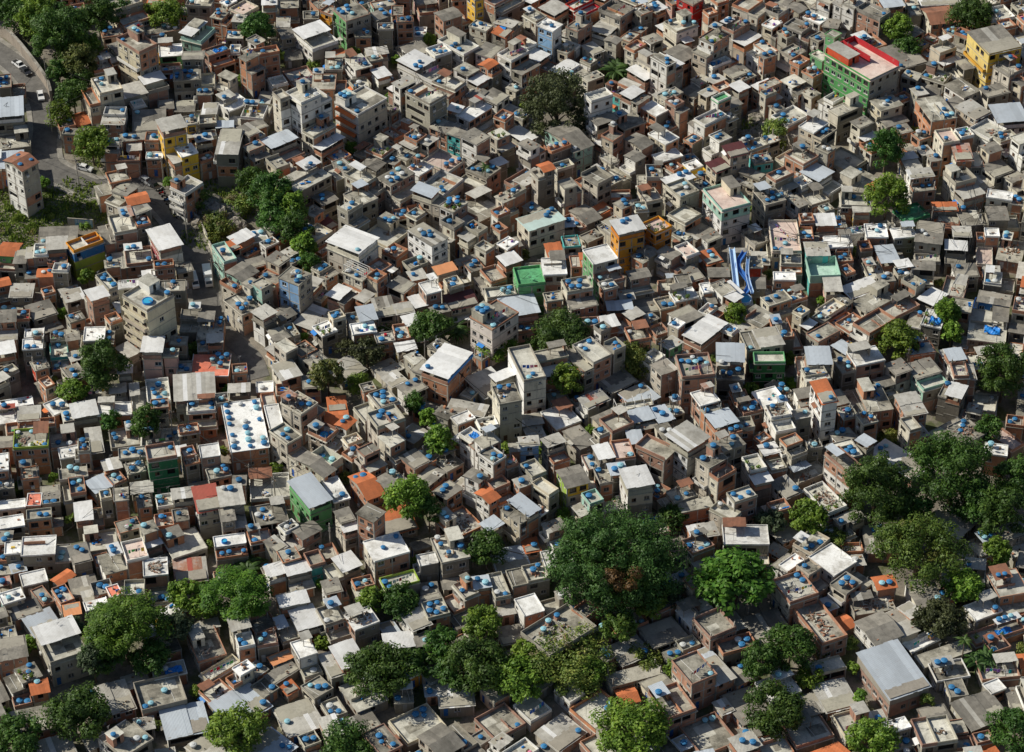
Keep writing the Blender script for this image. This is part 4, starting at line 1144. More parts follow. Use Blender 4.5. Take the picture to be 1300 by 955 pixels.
(-656,-1154,-46,-70,76,68,18,'wb','f',1,''),
(401,1788,160,82,75,95,31,'sb','s',2,''),
(1146,-1169,7,-16,91,84,11,'sb','n',1,''),
(359,-1243,-20,-73,80,70,33,'eb','e',1,''),
(-1573,1095,150,97,67,82,4,'gb','T',2,''),
(-1613,1670,162,105,93,85,30,'bb','S',1,''),
(-1376,-543,-12,-69,89,70,9,'sb','f',4,''),
(-198,1965,181,95,90,84,20,'sb','f',3,''),
(1879,2434,173,118,75,69,11,'bh','d',2,''),
(-1467,487,87,30,82,69,46,'gh','n',0,''),
(-1252,-1139,-17,-49,69,85,17,'bb','e',3,''),
(-1204,2473,173,92,84,79,47,'bb','e',0,''),
(-347,1763,159,77,72,72,32,'sh','f',3,''),
(1280,-265,-10,-63,66,84,36,'gb','f',2,''),
(-1474,1815,182,98,78,94,30,'bb','f',2,''),
(986,-1179,9,-22,74,72,21,'wb','n',1,''),
(1513,553,102,22,70,94,-1,'we','e',1,''),
(-1729,2381,207,126,67,91,20,'sb','d',0,''),
(53,-1309,-39,-96,87,70,39,'wb','n',4,''),
(538,-1150,-27,-51,77,68,28,'sh','n',1,''),
(1392,-170,-17,-68,94,71,-11,'bb','d',2,''),
(1448,245,27,-30,88,92,-12,'bb','e',1,''),
(-462,-1286,-59,-89,80,68,46,'gb','s',0,''),
(-384,1969,141,88,85,71,20,'wh','n',2,''),
(1497,-52,-13,-63,83,69,38,'bb','e',2,''),
(-1672,1276,150,97,82,94,8,'bb','e',2,''),
(-11,-1211,-62,-88,85,85,36,'eb','s',0,''),
(-1439,844,172,86,74,90,8,'sb','T',0,''),
(1558,1501,185,101,85,85,19,'eb','s',0,''),
(1607,535,74,22,68,74,-16,'wh','f',2,''),
(1335,-22,26,-58,82,86,-13,'sb','f',0,''),
(-401,-1123,-51,-77,86,77,28,'bb','d',2,''),
(154,1258,64,13,70,75,49,'wh','S',2,''),
(940,1588,152,73,70,94,52,'eb','d',0,''),
(169,2445,191,138,84,84,46,'gh','f',1,''),
(963,2357,184,126,90,74,48,'we','G',0,''),
(-953,2246,133,74,82,84,52,'gh','S',2,''),
(-2,1667,144,65,83,84,39,'wh','s',0,''),
(1453,1574,151,96,65,89,22,'gb','d',2,''),
(459,1680,152,68,94,84,49,'wb','G',1,''),
(1448,686,128,41,82,77,26,'gb','f',1,''),
(-350,2106,156,97,69,80,20,'wh','w',0,''),
(1058,2185,162,107,66,66,8,'bb','f',2,''),
(-1516,2420,167,108,67,73,29,'wh','s',0,''),
(-1188,-1358,-3,-54,80,91,29,'sh','T',2,''),
(419,2056,168,116,81,74,42,'sh','d',2,''),
(310,1751,135,77,66,82,54,'wh','n',3,''),
(1118,2025,177,95,75,80,52,'bb','f',1,''),
(162,-1308,-41,-91,77,86,23,'gh','f',2,''),
(1006,2006,153,97,78,81,52,'wb','n',1,''),
(1507,358,71,-12,76,81,-15,'bb','T',1,''),
(-1407,2203,147,89,71,88,18,'we','e',4,''),
(1059,-1260,5,-20,91,66,20,'sb','e',1,''),
(1186,-744,-3,-34,90,73,13,'bh','d',2,''),
(-1116,2277,131,77,91,87,28,'sh','f',1,''),
(-1439,1531,162,108,77,77,35,'sb','f',2,''),
(1630,844,149,70,69,80,26,'wh','n',1,''),
(-904,2177,126,73,71,66,52,'sb','f',3,''),
(-1122,1876,134,81,89,92,16,'wh','s',1,''),
(1616,1052,143,91,85,75,10,'wb','d',1,''),
(1281,291,27,-24,75,83,-16,'eh','w',1,''),
(1173,-1015,12,-19,91,66,11,'bb','s',0,''),
(-264,-1326,-44,-99,68,84,28,'bb','G',0,''),
(-1705,1097,163,83,70,87,11,'sh','s',0,''),
(-1414,-127,-5,-57,93,86,13,'bb','s',2,''),
(-1319,-419,17,-69,75,77,9,'wb','f',0,''),
(-117,-1173,-62,-85,71,71,36,'bh','f',4,''),
(347,1566,107,50,82,89,51,'gh','e',2,''),
(1234,1695,147,87,71,68,9,'sh','e',3,''),
(-1270,291,85,4,71,75,0,'wh','e',3,''),
(-719,1554,169,84,78,72,7,'gh','f',3,''),
(222,1957,182,104,68,70,50,'wb','f',2,''),
(541,1783,135,82,90,67,34,'wh','f',1,''),
(-1444,-301,12,-67,74,73,6,'gh','n',2,''),
(1515,982,137,82,71,69,34,'we','f',0,''),
(-1518,2226,151,99,82,86,18,'gh','f',2,''),
(-746,2079,134,76,83,70,3,'bb','f',4,''),
(-1398,291,58,-1,83,78,-3,'gh','n',2,''),
(-1181,-761,-32,-60,88,90,24,'we','s',0,''),
(1289,454,85,0,65,80,-13,'sh','s',1,''),
(107,2501,194,137,68,72,43,'wh','f',2,''),
(629,2063,197,112,75,73,44,'wh','s',0,''),
(1392,-313,18,-69,84,80,39,'sb','e',4,''),
(1361,1594,152,93,81,85,19,'eh','d',0,''),
(-272,-1188,-28,-86,90,77,26,'eb','f',2,''),
(1621,2143,182,99,91,85,7,'gh','G',0,''),
(-1646,2386,202,118,67,90,19,'bh','s',1,''),
(-1455,164,56,-23,76,94,19,'sh','w',2,''),
(1468,2215,183,101,94,75,25,'bh','s',2,''),
(1217,-1087,8,-17,79,75,10,'gh','f',3,''),
(1560,2432,202,117,89,87,9,'sh','d',0,''),
(1175,-587,-15,-43,65,76,26,'eb','T',1,''),
(-1625,1501,159,105,78,66,36,'sh','f',1,''),
(1255,-1175,40,-15,79,90,9,'gb','s',0,''),
(-1319,-971,-22,-52,84,68,27,'gb','f',3,''),
(-1267,110,25,-26,68,87,16,'sb','d',1,''),
(-1860,2046,212,124,85,88,30,'we','n',2,''),
(384,-1145,-4,-61,88,67,16,'wh','G',0,''),
(881,1729,158,80,83,86,50,'bb','f',1,''),
(-1211,1974,139,80,77,86,-10,'sh','s',1,''),
(-883,2527,144,91,67,68,52,'gh','e',0,''),
(-1340,1982,164,86,76,85,33,'bb','d',0,''),
(1685,2355,195,111,71,72,14,'sb','d',0,''),
(-933,1542,150,96,71,67,30,'eb','f',0,''),
(57,2352,188,131,86,66,14,'bh','T',1,''),
(1436,1421,184,97,71,95,20,'sb','f',2,''),
(-1006,1659,178,91,73,93,19,'bb','f',1,''),
(661,-1263,-25,-48,79,75,29,'gh','n',2,''),
(-1279,-808,0,-59,68,72,16,'eh','e',0,''),
(1204,-1391,38,-19,69,67,12,'wh','d',2,''),
(-1001,2409,167,82,69,80,-7,'gb','d',0,''),
(-1502,2129,150,96,78,67,20,'sh','S',2,''),
(-1180,1506,190,107,86,76,21,'bb','d',2,''),
(-555,-1201,-48,-78,92,77,41,'gh','T',0,''),
(1373,-593,4,-55,89,73,16,'bh','e',2,''),
(-1157,-1098,-21,-51,90,91,27,'wh','n',3,''),
(1109,-826,3,-27,94,93,14,'sh','e',3,''),
(1236,-359,-8,-58,85,82,37,'bh','s',0,''),
(-137,1679,152,68,69,84,16,'gh','n',1,''),
(349,-1343,-23,-82,77,87,25,'sb','n',2,''),
(-1070,2078,159,73,83,69,30,'eh','n',2,''),
(455,-1238,-33,-65,74,82,20,'bh','T',1,''),
(1115,1695,143,84,72,78,3,'bb','f',2,''),
(-1537,388,69,10,83,75,-7,'we','n',2,''),
(-1273,1495,166,109,70,84,17,'bb','d',2,''),
(-1579,1577,166,106,74,95,30,'gh','f',2,''),
(28,1851,146,89,85,86,46,'eb','G',0,''),
(-1158,-907,-1,-55,68,87,17,'wh','f',0,''),
(158,1645,144,61,69,83,45,'wb','f',2,''),
(-199,2147,187,108,89,79,27,'wh','f',3,''),
(840,1810,168,85,80,83,43,'gb','f',2,''),
(1284,2339,194,113,79,87,13,'gh','s',1,''),
(-1143,1606,179,99,67,85,18,'bb','s',2,''),
(-1455,2346,152,99,71,66,22,'gh','e',1,''),
(1413,1828,143,91,75,84,16,'gh','s',1,''),
(1643,1591,161,102,94,88,23,'gh','s',0,''),
(734,2112,200,114,71,65,51,'sb','w',1,''),
(1724,1534,157,105,81,68,21,'sh','d',1,''),
(-667,1822,165,78,80,81,27,'bb','n',2,''),
(-837,1986,129,75,82,71,-7,'gb','S',0,''),
(-425,2543,161,108,66,78,19,'bh','f',3,''),
(-1627,2271,196,111,74,81,20,'bb','d',0,''),
(-813,1660,136,85,70,69,3,'bb','s',0,''),
(289,2358,190,139,83,74,44,'eh','w',2,''),
(801,1966,153,98,89,71,47,'we','e',2,''),
(-1772,1918,193,113,78,85,30,'bb','d',0,''),
(1362,2402,199,117,83,92,20,'we','n',2,''),
(-483,1955,164,84,73,87,34,'sh','w',2,''),
(-1501,245,67,-11,80,68,11,'sh','e',1,''),
(549,-1313,-38,-62,83,69,22,'sb','w',2,''),
(-664,2150,132,81,69,74,7,'eh','s',0,''),
(1526,746,110,53,69,84,11,'gh','s',0,''),
(684,1978,186,102,94,72,50,'we','G',2,''),
(-134,-1289,-41,-98,85,82,41,'gb','n',2,''),
(-469,1070,143,57,84,68,0,'bb','f',2,''),
(-1284,-1047,-23,-50,83,86,32,'sh','T',0,''),
(-41,2287,209,124,75,88,15,'bh','T',2,''),
(1015,-1366,3,-26,75,68,11,'bh','s',1,''),
(1708,1434,188,105,75,68,22,'we','e',4,''),
(1425,770,135,53,71,88,27,'gh','n',2,''),
(1633,1841,184,97,88,87,22,'bb','e',4,''),
(238,1696,147,68,93,74,42,'we','e',4,''),
(436,1937,162,102,65,77,32,'wb','e',2,''),
(864,2131,193,110,66,73,10,'sh','f',2,''),
(812,1576,125,66,77,79,48,'sh','T',1,''),
(1347,-728,8,-43,85,76,28,'gh','n',3,''),
(586,2233,182,129,75,80,48,'eb','w',2,''),
(1263,65,8,-48,93,68,-18,'eh','f',1,''),
(-1852,2195,217,130,72,86,34,'bb','n',3,''),
(1463,56,28,-54,67,89,-9,'sh','n',1,''),
(-281,2526,199,116,90,81,10,'wh','e',3,''),
(-1372,-665,-13,-65,90,75,15,'bb','s',0,''),
(1560,1918,179,94,72,89,19,'sh','S',2,''),
(-1202,-157,-2,-54,70,76,8,'sb','s',2,''),
(1326,2195,186,101,74,83,23,'sh','w',4,''),
(-1243,-909,-24,-55,86,79,27,'sb','f',1,''),
(-1069,-1063,-25,-53,65,68,29,'gh','s',0,''),
(253,2051,166,115,68,81,32,'eb','n',0,''),
(-633,1703,158,79,90,87,49,'we','S',2,''),
(227,1852,149,91,71,81,29,'gb','f',3,''),
(952,1923,179,92,72,83,6,'sh','n',2,''),
(1363,658,118,33,80,72,29,'gb','f',1,''),
(-953,1750,164,84,92,94,46,'eh','n',1,''),
(-1701,2003,195,110,88,94,32,'sh','w',1,''),
(-654,2061,139,79,68,67,3,'sb','d',0,''),
(-1916,2422,230,145,73,73,36,'we','e',2,''),
(-1628,701,131,51,68,66,14,'bh','f',2,''),
(-1748,1658,190,105,69,92,33,'we','T',0,''),
(803,2449,226,139,93,90,54,'wb','n',1,''),
(-1468,1648,188,104,66,86,18,'gb','n',1,''),
(1604,660,130,42,81,84,29,'gh','T',2,''),
(1750,1338,191,105,80,89,23,'bh','f',3,''),
(518,2295,188,135,94,81,31,'sh','n',0,''),
(1455,2345,188,110,72,83,6,'wb','e',0,''),
(707,1884,174,93,78,84,42,'wb','f',2,''),
(1618,1995,176,96,70,91,6,'gb','d',0,''),
(630,2426,198,142,68,81,44,'we','n',2,''),
(1180,2448,177,127,90,95,11,'bh','e',0,''),
(873,2261,202,121,82,86,50,'eb','s',0,''),
(1273,-110,25,-60,74,76,-9,'bb','S',1,''),
(1212,2060,152,95,69,76,3,'wb','f',2,''),
(1657,1329,187,104,80,88,24,'gh','s',0,''),
(-1736,1379,153,96,92,85,9,'gh','e',1,''),
(1078,2431,180,129,75,92,44,'sh','f',2,''),
(-383,-1220,-29,-87,93,78,46,'wh','d',1,''),
(-626,2355,176,89,69,79,26,'sh','f',4,''),
(-1614,1408,158,105,76,70,36,'wb','d',0,''),
(1824,2007,162,103,90,68,8,'eh','f',4,''),
(312,1964,193,106,67,93,34,'sb','e',3,''),
(1471,2131,155,97,82,75,13,'bh','G',2,''),
(-1524,574,94,41,90,74,11,'bb','e',3,''),
(1423,-414,14,-67,68,74,34,'eb','G',0,''),
(1006,1654,164,79,74,93,2,'wh','G',1,''),
(-44,1986,158,103,88,79,43,'sb','n',2,''),
(404,2284,188,135,74,81,36,'sb','s',0,''),
(1299,-843,-4,-32,86,81,24,'sh','f',1,''),
(-1227,-343,16,-66,81,81,8,'eb','f',1,''),
(-1258,-599,-7,-66,89,73,9,'wb','f',3,''),
(890,-1378,-8,-35,74,66,25,'eh','G',0,''),
(18,2171,198,121,92,66,45,'bb','e',3,''),
(1733,2469,202,119,76,80,10,'wb','d',1,''),
(1224,-482,-24,-53,82,84,-17,'wh','f',1,''),
(-1534,943,140,89,68,94,16,'eb','n',2,''),
(-238,1648,127,67,68,93,20,'sb','d',0,''),
(1369,1031,135,79,93,71,22,'we','s',1,''),
(1386,404,78,-7,85,74,-10,'sb','e',0,''),
(349,2419,221,142,77,84,32,'we','d',0,''),
(1807,2294,168,109,93,82,8,'eb','d',1,''),
(-452,1632,126,72,85,83,25,'we','f',2,''),
(-1569,2065,154,101,82,73,15,'gh','n',2,''),
(638,1819,173,86,86,86,30,'bb','e',2,''),
(-41,2416,208,128,80,77,39,'sh','G',0,''),
(-1122,2557,147,97,90,83,46,'bh','f',1,''),
(1263,-636,-15,-46,69,73,26,'eh','d',0,''),
(758,2330,217,131,65,71,36,'gh','f',1,''),
(965,-1288,-1,-26,85,77,10,'eb','d',2,''),
(1128,-1330,32,-19,68,78,28,'gh','f',2,''),
(-1645,2514,179,125,71,72,25,'gb','e',2,''),
(1268,1612,171,88,82,80,24,'sb','s',0,''),
(-1299,2117,167,81,94,72,20,'sb','G',0,''),
(-621,1548,160,79,91,78,6,'wh','e',2,''),
(1891,2180,191,108,80,80,2,'sh','f',0,''),
(1916,2296,193,112,81,79,9,'sh','f',2,''),
(800,2075,168,108,71,82,54,'eb','n',1,''),
(-1527,1195,159,106,81,88,33,'gb','d',0,''),
(-1406,1739,182,98,93,88,21,'bb','G',0,''),
(-1327,1863,167,89,94,82,34,'eb','T',0,''),
(-365,2429,192,108,73,81,18,'gh','s',0,''),
(-1269,-524,-11,-68,75,77,8,'bh','d',0,''),
(1010,1836,170,87,81,70,10,'gh','f',1,''),
(1535,210,48,-34,73,89,-13,'we','e',1,''),
(1702,2190,162,102,75,94,16,'sh','w',2,''),
(-818,2579,176,96,91,81,53,'sh','f',1,''),
(1825,1921,183,102,78,68,19,'gb','e',1,''),
(-1222,2372,140,85,66,66,31,'bb','f',1,''),
(277,-1256,-56,-80,72,90,33,'sh','e',2,''),
(530,1866,173,92,81,74,45,'we','d',0,''),
(1064,-1084,38,-18,74,76,16,'wh','d',2,''),
(-238,1834,142,83,75,90,30,'eb','n',2,''),
(-608,1914,131,79,88,82,6,'gh','T',1,''),
(-1426,2487,185,106,87,72,30,'gb','f',1,''),
(-867,2426,141,84,84,81,29,'wb','n',0,''),
(934,2040,185,101,85,65,43,'eh','n',2,''),
(-1883,2343,193,139,80,89,38,'gh','s',0,''),
(1580,932,159,79,85,78,42,'eh','e',1,''),
(463,2467,200,145,81,84,48,'bb','G',0,''),
(-679,2286,138,84,73,75,29,'bb','n',1,''),
(-912,2050,132,73,76,89,49,'sh','d',1,''),
(1376,490,86,7,72,76,-19,'bh','w',2,''),
(-729,1953,158,77,83,85,34,'bh','d',0,''),
(-1547,1876,180,100,85,75,32,'gh','s',2,''),
(-789,1879,133,77,87,72,51,'sh','n',2,''),
(-434,2232,181,97,82,80,24,'sh','d',0,''),
(152,1817,167,86,75,83,49,'sh','d',2,''),
(1539,1159,155,96,83,84,42,'we','f',1,''),
(17,-1112,-21,-75,82,67,41,'wb','e',0,''),
(-1345,194,37,-15,69,71,16,'sh','s',1,''),
(78,1926,156,99,70,73,46,'sb','s',1,''),
(-1365,106,24,-30,69,67,41,'sh','f',3,''),
(946,1325,109,59,69,70,30,'gb','n',2,''),
(-1727,2250,180,120,77,81,19,'bb','T',0,''),
(1454,1941,151,92,70,85,4,'wh','f',0,''),
(-171,2321,203,118,77,67,14,'gh','f',1,''),
(977,1742,135,82,71,86,2,'eb','G',0,''),
(-1283,2559,190,103,90,84,-6,'gb','s',0,''),
(-339,2264,162,104,75,76,33,'eh','s',1,''),
(1676,1166,183,99,82,84,23,'wh','T',1,''),
(-620,2564,151,100,81,76,8,'gh','d',0,''),
(1181,-923,0,-23,75,85,8,'gh','e',3,''),
(-1621,1931,158,104,85,81,36,'wb','f',2,''),
(1308,1757,146,89,71,88,15,'gb','w',0,''),
(-867,1807,165,80,85,74,-3,'bh','s',2,''),
(89,2141,199,121,71,74,39,'wb','s',1,''),
(1466,-241,-14,-71,77,75,38,'sh','s',1,''),
(1353,261,58,-28,78,70,-18,'sb','f',4,''),
(-465,2372,185,100,88,74,31,'gh','e',0,''),
(-999,2538,151,92,74,67,48,'sh','d',0,''),
(-733,2484,169,91,69,84,1,'gb','f',3,''),
(-287,2199,165,105,69,77,27,'eh','s',2,''),
(1280,560,97,15,68,78,-17,'sh','e',1,''),
(1847,1834,186,104,67,75,17,'gh','d',1,''),
(153,2051,166,114,89,87,28,'we','s',0,''),
(-1368,-202,22,-62,65,79,11,'sb','S',0,''),
(664,2332,191,134,75,83,28,'sb','S',1,''),
(1164,2197,163,105,94,68,10,'gh','e',2,''),
(-1397,1656,155,102,66,66,20,'gh','d',2,''),
(1284,2026,150,93,66,92,9,'eb','n',2,''),
(436,2200,211,129,70,65,35,'bb','s',0,''),
(-1745,1466,184,99,75,85,9,'eb','f',4,''),
(-1516,1986,148,96,83,82,24,'sb','s',1,''),
(1364,1685,170,92,78,75,7,'bb','e',3,''),
(-931,1909,156,76,88,79,45,'bb','f',3,''),
(-1412,-461,-46,-69,68,85,6,'sh','T',0,''),
(1203,-1271,39,-16,74,89,7,'sh','T',2,''),
(-124,1780,164,79,93,84,29,'we','G',0,''),
(-1820,2395,221,135,68,83,35,'sb','f',4,''),
(-1561,1327,164,107,66,86,13,'we','w',1,''),
(-627,-1341,-61,-84,90,66,18,'bb','d',0,''),
(-1673,914,122,71,70,86,8,'bb','s',2,''),
(1450,2473,181,123,94,78,16,'sb','e',3,''),
(-1362,1581,164,106,65,82,31,'we','T',1,''),
(92,1716,126,71,84,79,47,'sh','S',1,''),
(-1029,1188,166,113,76,76,34,'sh','d',1,''),
(1107,1821,166,87,87,82,4,'sb','e',3,''),
(-1254,728,138,80,89,68,7,'gb','G',2,''),
(-118,2037,190,105,68,77,17,'sb','d',2,''),
(-740,1760,138,80,82,68,52,'gh','n',3,''),
(535,2094,200,118,93,92,35,'eb','s',0,''),
(-318,2025,176,94,70,91,16,'sh','s',1,''),
(97,-1182,-22,-81,66,80,22,'eb','f',1,''),
(-528,1552,130,73,67,80,7,'sb','s',2,''),
(1345,828,138,56,78,82,45,'bb','f',2,''),
(-539,2449,182,98,78,69,16,'bb','n',1,''),
(1080,-504,15,-40,71,88,25,'bh','d',1,''),
(-136,1545,134,53,71,73,13,'eb','n',1,''),
(-1328,-113,26,-55,65,82,12,'gb','e',3,''),
(-1408,385,93,15,70,81,-3,'wb','n',1,''),
(-1072,1518,182,103,83,75,16,'bb','S',0,''),
(1143,1601,169,83,92,88,12,'gh','f',0,''),
(-1182,1738,142,91,65,69,28,'gh','e',1,''),
(-1035,1958,158,76,93,90,-7,'we','d',0,''),
(-443,2071,170,90,65,80,20,'bb','f',0,''),
(672,-1352,-25,-53,73,77,23,'wh','d',0,''),
(1025,2263,196,115,92,70,10,'wb','G',2,''),
(1886,2529,203,123,79,82,17,'eh','w',0,''),
(1083,83,19,-35,65,66,9,'bh','e',3,''),
(1542,1789,151,95,88,68,4,'sb','f',1,''),
(36,975,55,5,68,71,39,'bb','S',0,''),
(1542,428,54,1,95,73,-15,'sb','s',2,''),
(-1097,2381,167,82,83,75,-10,'bh','w',0,''),
(-1023,2167,125,73,77,87,-9,'sb','S',1,''),
(-1665,1770,188,106,67,86,18,'sh','d',2,''),
(-1578,851,158,75,77,69,11,'bb','f',2,''),
(1266,2428,179,122,73,80,13,'sb','T',1,''),
(455,2358,195,140,71,70,28,'gh','w',1,''),
(-1303,-731,-33,-62,69,73,29,'bh','e',2,''),
(612,1913,183,97,69,67,50,'sb','n',1,''),
(248,777,57,0,72,70,40,'sh','f',3,''),
(-1209,-1000,-22,-52,77,66,31,'gb','f',1,''),
(-1346,-312,20,-67,72,66,11,'gb','s',1,''),
(-463,466,99,48,67,78,50,'eh','e',2,''),
(-800,2147,133,75,87,70,45,'sb','n',1,''),
(1403,1507,149,95,82,78,22,'eb','d',0,''),
(-1267,-1261,-19,-49,93,66,27,'sh','s',1,''),
(-8,1754,156,76,76,67,13,'bb','w',1,''),
(1189,-233,2,-56,70,68,38,'sb','n',2,''),
(1096,-600,16,-37,56,68,-14,'sh','d',2,''),
(-211,-1249,-40,-93,51,50,40,'eb','f',1,''),
(746,1619,150,67,59,55,48,'sb','s',2,''),
(-1490,-75,26,-52,55,53,12,'eb','d',1,''),
(-1106,-1220,5,-53,58,51,33,'bb','f',0,''),
(-1187,2097,155,76,56,54,18,'gh','S',2,''),
(49,2454,189,134,58,59,16,'we','e',1,''),
(302,1640,147,61,58,54,35,'bh','s',2,''),
(1301,1492,172,90,67,68,23,'bb','n',4,''),
(91,2288,182,130,51,65,29,'we','d',0,''),
(-1299,30,48,-38,61,52,13,'bh','T',0,''),
(1513,1366,184,101,65,52,16,'wh','s',0,''),
(-1551,2339,188,107,53,53,-4,'gh','w',2,''),
(585,1982,189,105,65,55,44,'gb','n',2,''),
(-454,-1187,-58,-81,51,54,25,'wh','T',1,''),
(-722,-1194,-41,-70,55,52,42,'bb','d',0,''),
(-1138,2038,135,76,61,66,22,'bh','G',2,''),
(-1482,319,87,1,58,57,25,'gh','d',0,''),
(1810,2501,201,121,53,66,25,'sb','d',2,''),
(-797,1559,173,88,65,69,2,'eb','f',1,''),
(-1280,-268,16,-64,54,58,13,'we','f',2,''),
(1303,376,45,-12,58,51,-17,'sb','f',4,''),
(-1090,843,149,97,58,51,-4,'wb','f',1,''),
(702,2249,178,127,58,64,54,'bh','f',3,''),
(987,2155,161,108,56,53,49,'eb','d',2,''),
(-1779,2108,174,120,65,68,30,'sh','f',1,''),
(10,2069,196,112,64,61,44,'bb','s',1,''),
(1370,-493,-31,-61,56,68,14,'we','f',0,''),
(307,2181,185,128,53,55,48,'bb','w',2,''),
(-1265,191,45,-13,52,67,13,'bh','d',2,''),
(-338,1899,137,86,58,55,20,'sh','d',2,''),
(1243,390,70,-10,61,58,-15,'sb','f',1,''),
(-1345,-836,-32,-58,59,57,32,'eb','s',0,''),
(-534,1783,157,78,52,53,10,'we','G',2,''),
(777,2216,180,121,65,54,30,'sh','f',2,''),
(1308,716,126,39,54,66,34,'eb','f',0,''),
(1362,2317,166,109,54,52,4,'sh','n',2,''),
(-1846,1882,194,116,59,56,17,'sb','d',1,''),
(-1591,484,73,23,63,68,52,'sh','f',3,''),
(344,746,82,0,61,53,1,'sb','f',1,''),
(-1246,2064,130,79,69,56,19,'eb','d',0,''),
(-393,-1323,-71,-95,64,51,43,'wh','d',2,''),
(-582,2063,141,83,58,57,31,'sb','s',2,''),
(-1277,1777,177,92,67,59,17,'sh','s',2,''),
(-497,2148,168,90,63,67,34,'sh','n',0,''),
(1644,2458,176,119,68,56,23,'bb','f',2,''),
(-1301,366,100,16,57,63,20,'eh','f',2,''),
(-1349,826,142,89,63,67,8,'bb','d',1,''),
(1949,2479,179,120,57,56,24,'bh','f',2,''),
(-615,362,101,43,50,54,26,'eb','d',1,''),
(-273,1942,144,91,65,63,23,'we','f',4,''),
(-1551,2527,204,118,50,62,-7,'wb','d',1,''),
(322,1839,149,89,62,61,40,'wb','d',2,''),
(1075,1928,145,91,64,56,52,'sb','s',1,''),
(-823,1145,186,98,51,59,2,'sh','d',0,''),
(-1007,15,33,-22,56,58,32,'sb','f',2,''),
(-108,2376,179,123,54,53,30,'bb','e',3,''),
(1392,-96,19,-65,50,51,38,'eb','s',0,''),
(-1596,1016,175,89,52,69,13,'eh','n',0,''),
(-1243,2287,139,82,57,68,47,'wb','f',1,''),
(717,-101,58,1,61,52,17,'bb','d',0,''),
(1863,2102,165,105,51,50,7,'bb','d',1,''),
(1365,179,38,-39,57,58,-16,'sb','G',1,''),
(-1294,2459,147,95,62,63,-10,'we','f',3,''),
(-1794,1789,169,110,59,61,13,'wh','e',3,''),
(-898,-1338,-14,-67,63,69,27,'gh','s',0,''),
(1402,2091,173,95,57,66,22,'we','s',0,''),
(924,2184,166,112,69,51,48,'we','d',0,''),
(1015,1462,154,71,53,63,14,'gh','G',2,''),
(870,1997,179,99,56,50,48,'gb','d',0,''),
(574,1682,154,70,56,55,36,'bb','e',2,''),
(-170,-393,76,26,60,60,53,'we','d',0,''),
(454,-1354,-48,-73,60,62,24,'bh','e',1,''),
(-186,-1129,-21,-80,69,61,38,'sh','s',2,''),
(625,2174,176,123,69,50,45,'we','s',1,''),
(438,1864,149,93,56,53,30,'sb','S',0,''),
(-1833,1969,197,119,65,52,33,'wb','f',3,''),
(-1411,1918,142,91,52,66,13,'bb','s',0,''),
(-1379,2102,172,86,59,61,21,'wb','e',1,''),
(-1188,-253,21,-60,51,64,8,'sb','e',1,''),
(1325,1909,143,90,69,67,25,'wh','f',4,''),
(249,549,70,14,54,62,39,'gh','s',0,''),
(-144,2253,203,117,65,67,9,'sb','s',1,''),
(-1537,1473,167,108,57,63,31,'bb','d',0,''),
(-363,1651,130,70,68,61,17,'gh','T',2,''),
(-1208,1841,142,86,68,53,-10,'wb','f',2,''),
(-1453,-219,-7,-63,54,62,7,'we','f',2,''),
(-1052,2477,169,88,59,53,33,'wb','f',2,''),
(928,2436,188,134,63,57,42,'sh','w',1,''),
(419,1600,143,56,52,59,34,'eh','T',1,''),
(-491,2537,188,104,59,50,9,'we','G',0,''),
(95,1998,187,107,52,66,43,'eb','s',0,''),
(-1626,2128,188,106,63,60,15,'wb','T',0,''),
(640,1610,117,63,50,63,49,'bb','S',2,''),
(1574,1253,183,101,69,52,19,'we','e',1,''),
(361,1896,155,97,55,60,43,'bb','f',3,''),
(746,-1336,-15,-45,64,70,8,'wh','e',3,''),
(1397,2017,172,93,60,66,14,'sb','d',0,''),
(985,397,52,-6,51,59,-7,'we','d',2,''),
(-1205,-685,-35,-63,54,56,22,'eh','s',0,''),
(-1428,2049,177,90,67,67,30,'sb','e',0,''),
(1484,-146,-17,-69,56,50,-21,'bb','e',3,''),
(-1191,-431,12,-66,66,51,13,'sb','s',0,''),
(-1545,1755,158,102,58,54,32,'gb','f',2,''),
(154,2333,221,134,66,62,46,'bh','n',2,''),
(-1802,2239,211,127,61,50,33,'eb','e',2,''),
(-1325,2265,140,86,58,69,36,'we','f',2,''),
(-1081,-637,-33,-60,58,51,21,'we','n',1,''),
(-1298,2380,169,90,57,60,-8,'eh','d',1,''),
(1542,1316,186,101,64,57,22,'we','G',1,''),
(1189,127,16,-39,68,55,-13,'bb','e',1,''),
(1422,-28,-7,-61,53,54,-11,'eb','f',2,''),
(735,1538,114,59,51,55,55,'gb','d',0,''),
(568,-1219,-2,-54,59,68,25,'eh','d',0,''),
(1213,2325,199,114,61,61,16,'eb','f',1,''),
(403,1105,90,4,54,53,38,'sb','f',2,''),
(-1603,1831,185,103,50,51,16,'gh','n',2,''),
(1244,835,129,51,55,65,27,'gh','e',2,''),
(512,1944,184,102,59,62,34,'eh','f',4,''),
(309,2096,177,120,54,64,45,'bh','f',4,''),
(1330,-405,-11,-63,56,66,-15,'gh','f',2,''),
(-1794,1586,157,102,58,68,34,'sh','s',0,''),
(1418,579,103,23,62,69,1,'eh','d',1,''),
(876,-1261,-4,-31,50,69,5,'sh','f',1,''),
(1195,1295,136,80,54,63,51,'gh','f',3,''),
(-421,1725,160,75,68,51,18,'sh','e',0,''),
(-903,-1269,-32,-64,69,53,24,'wh','f',2,''),
(1529,1610,183,98,53,56,20,'gh','s',1,''),
(-349,-1036,-10,-68,53,56,21,'eb','s',2,''),
(778,96,50,-5,53,58,41,'gh','G',1,''),
(862,1918,150,93,62,54,52,'eb','f',0,''),
(1212,1929,171,90,66,63,7,'sb','d',0,''),
(-550,2362,148,94,51,50,18,'wb','n',0,''),
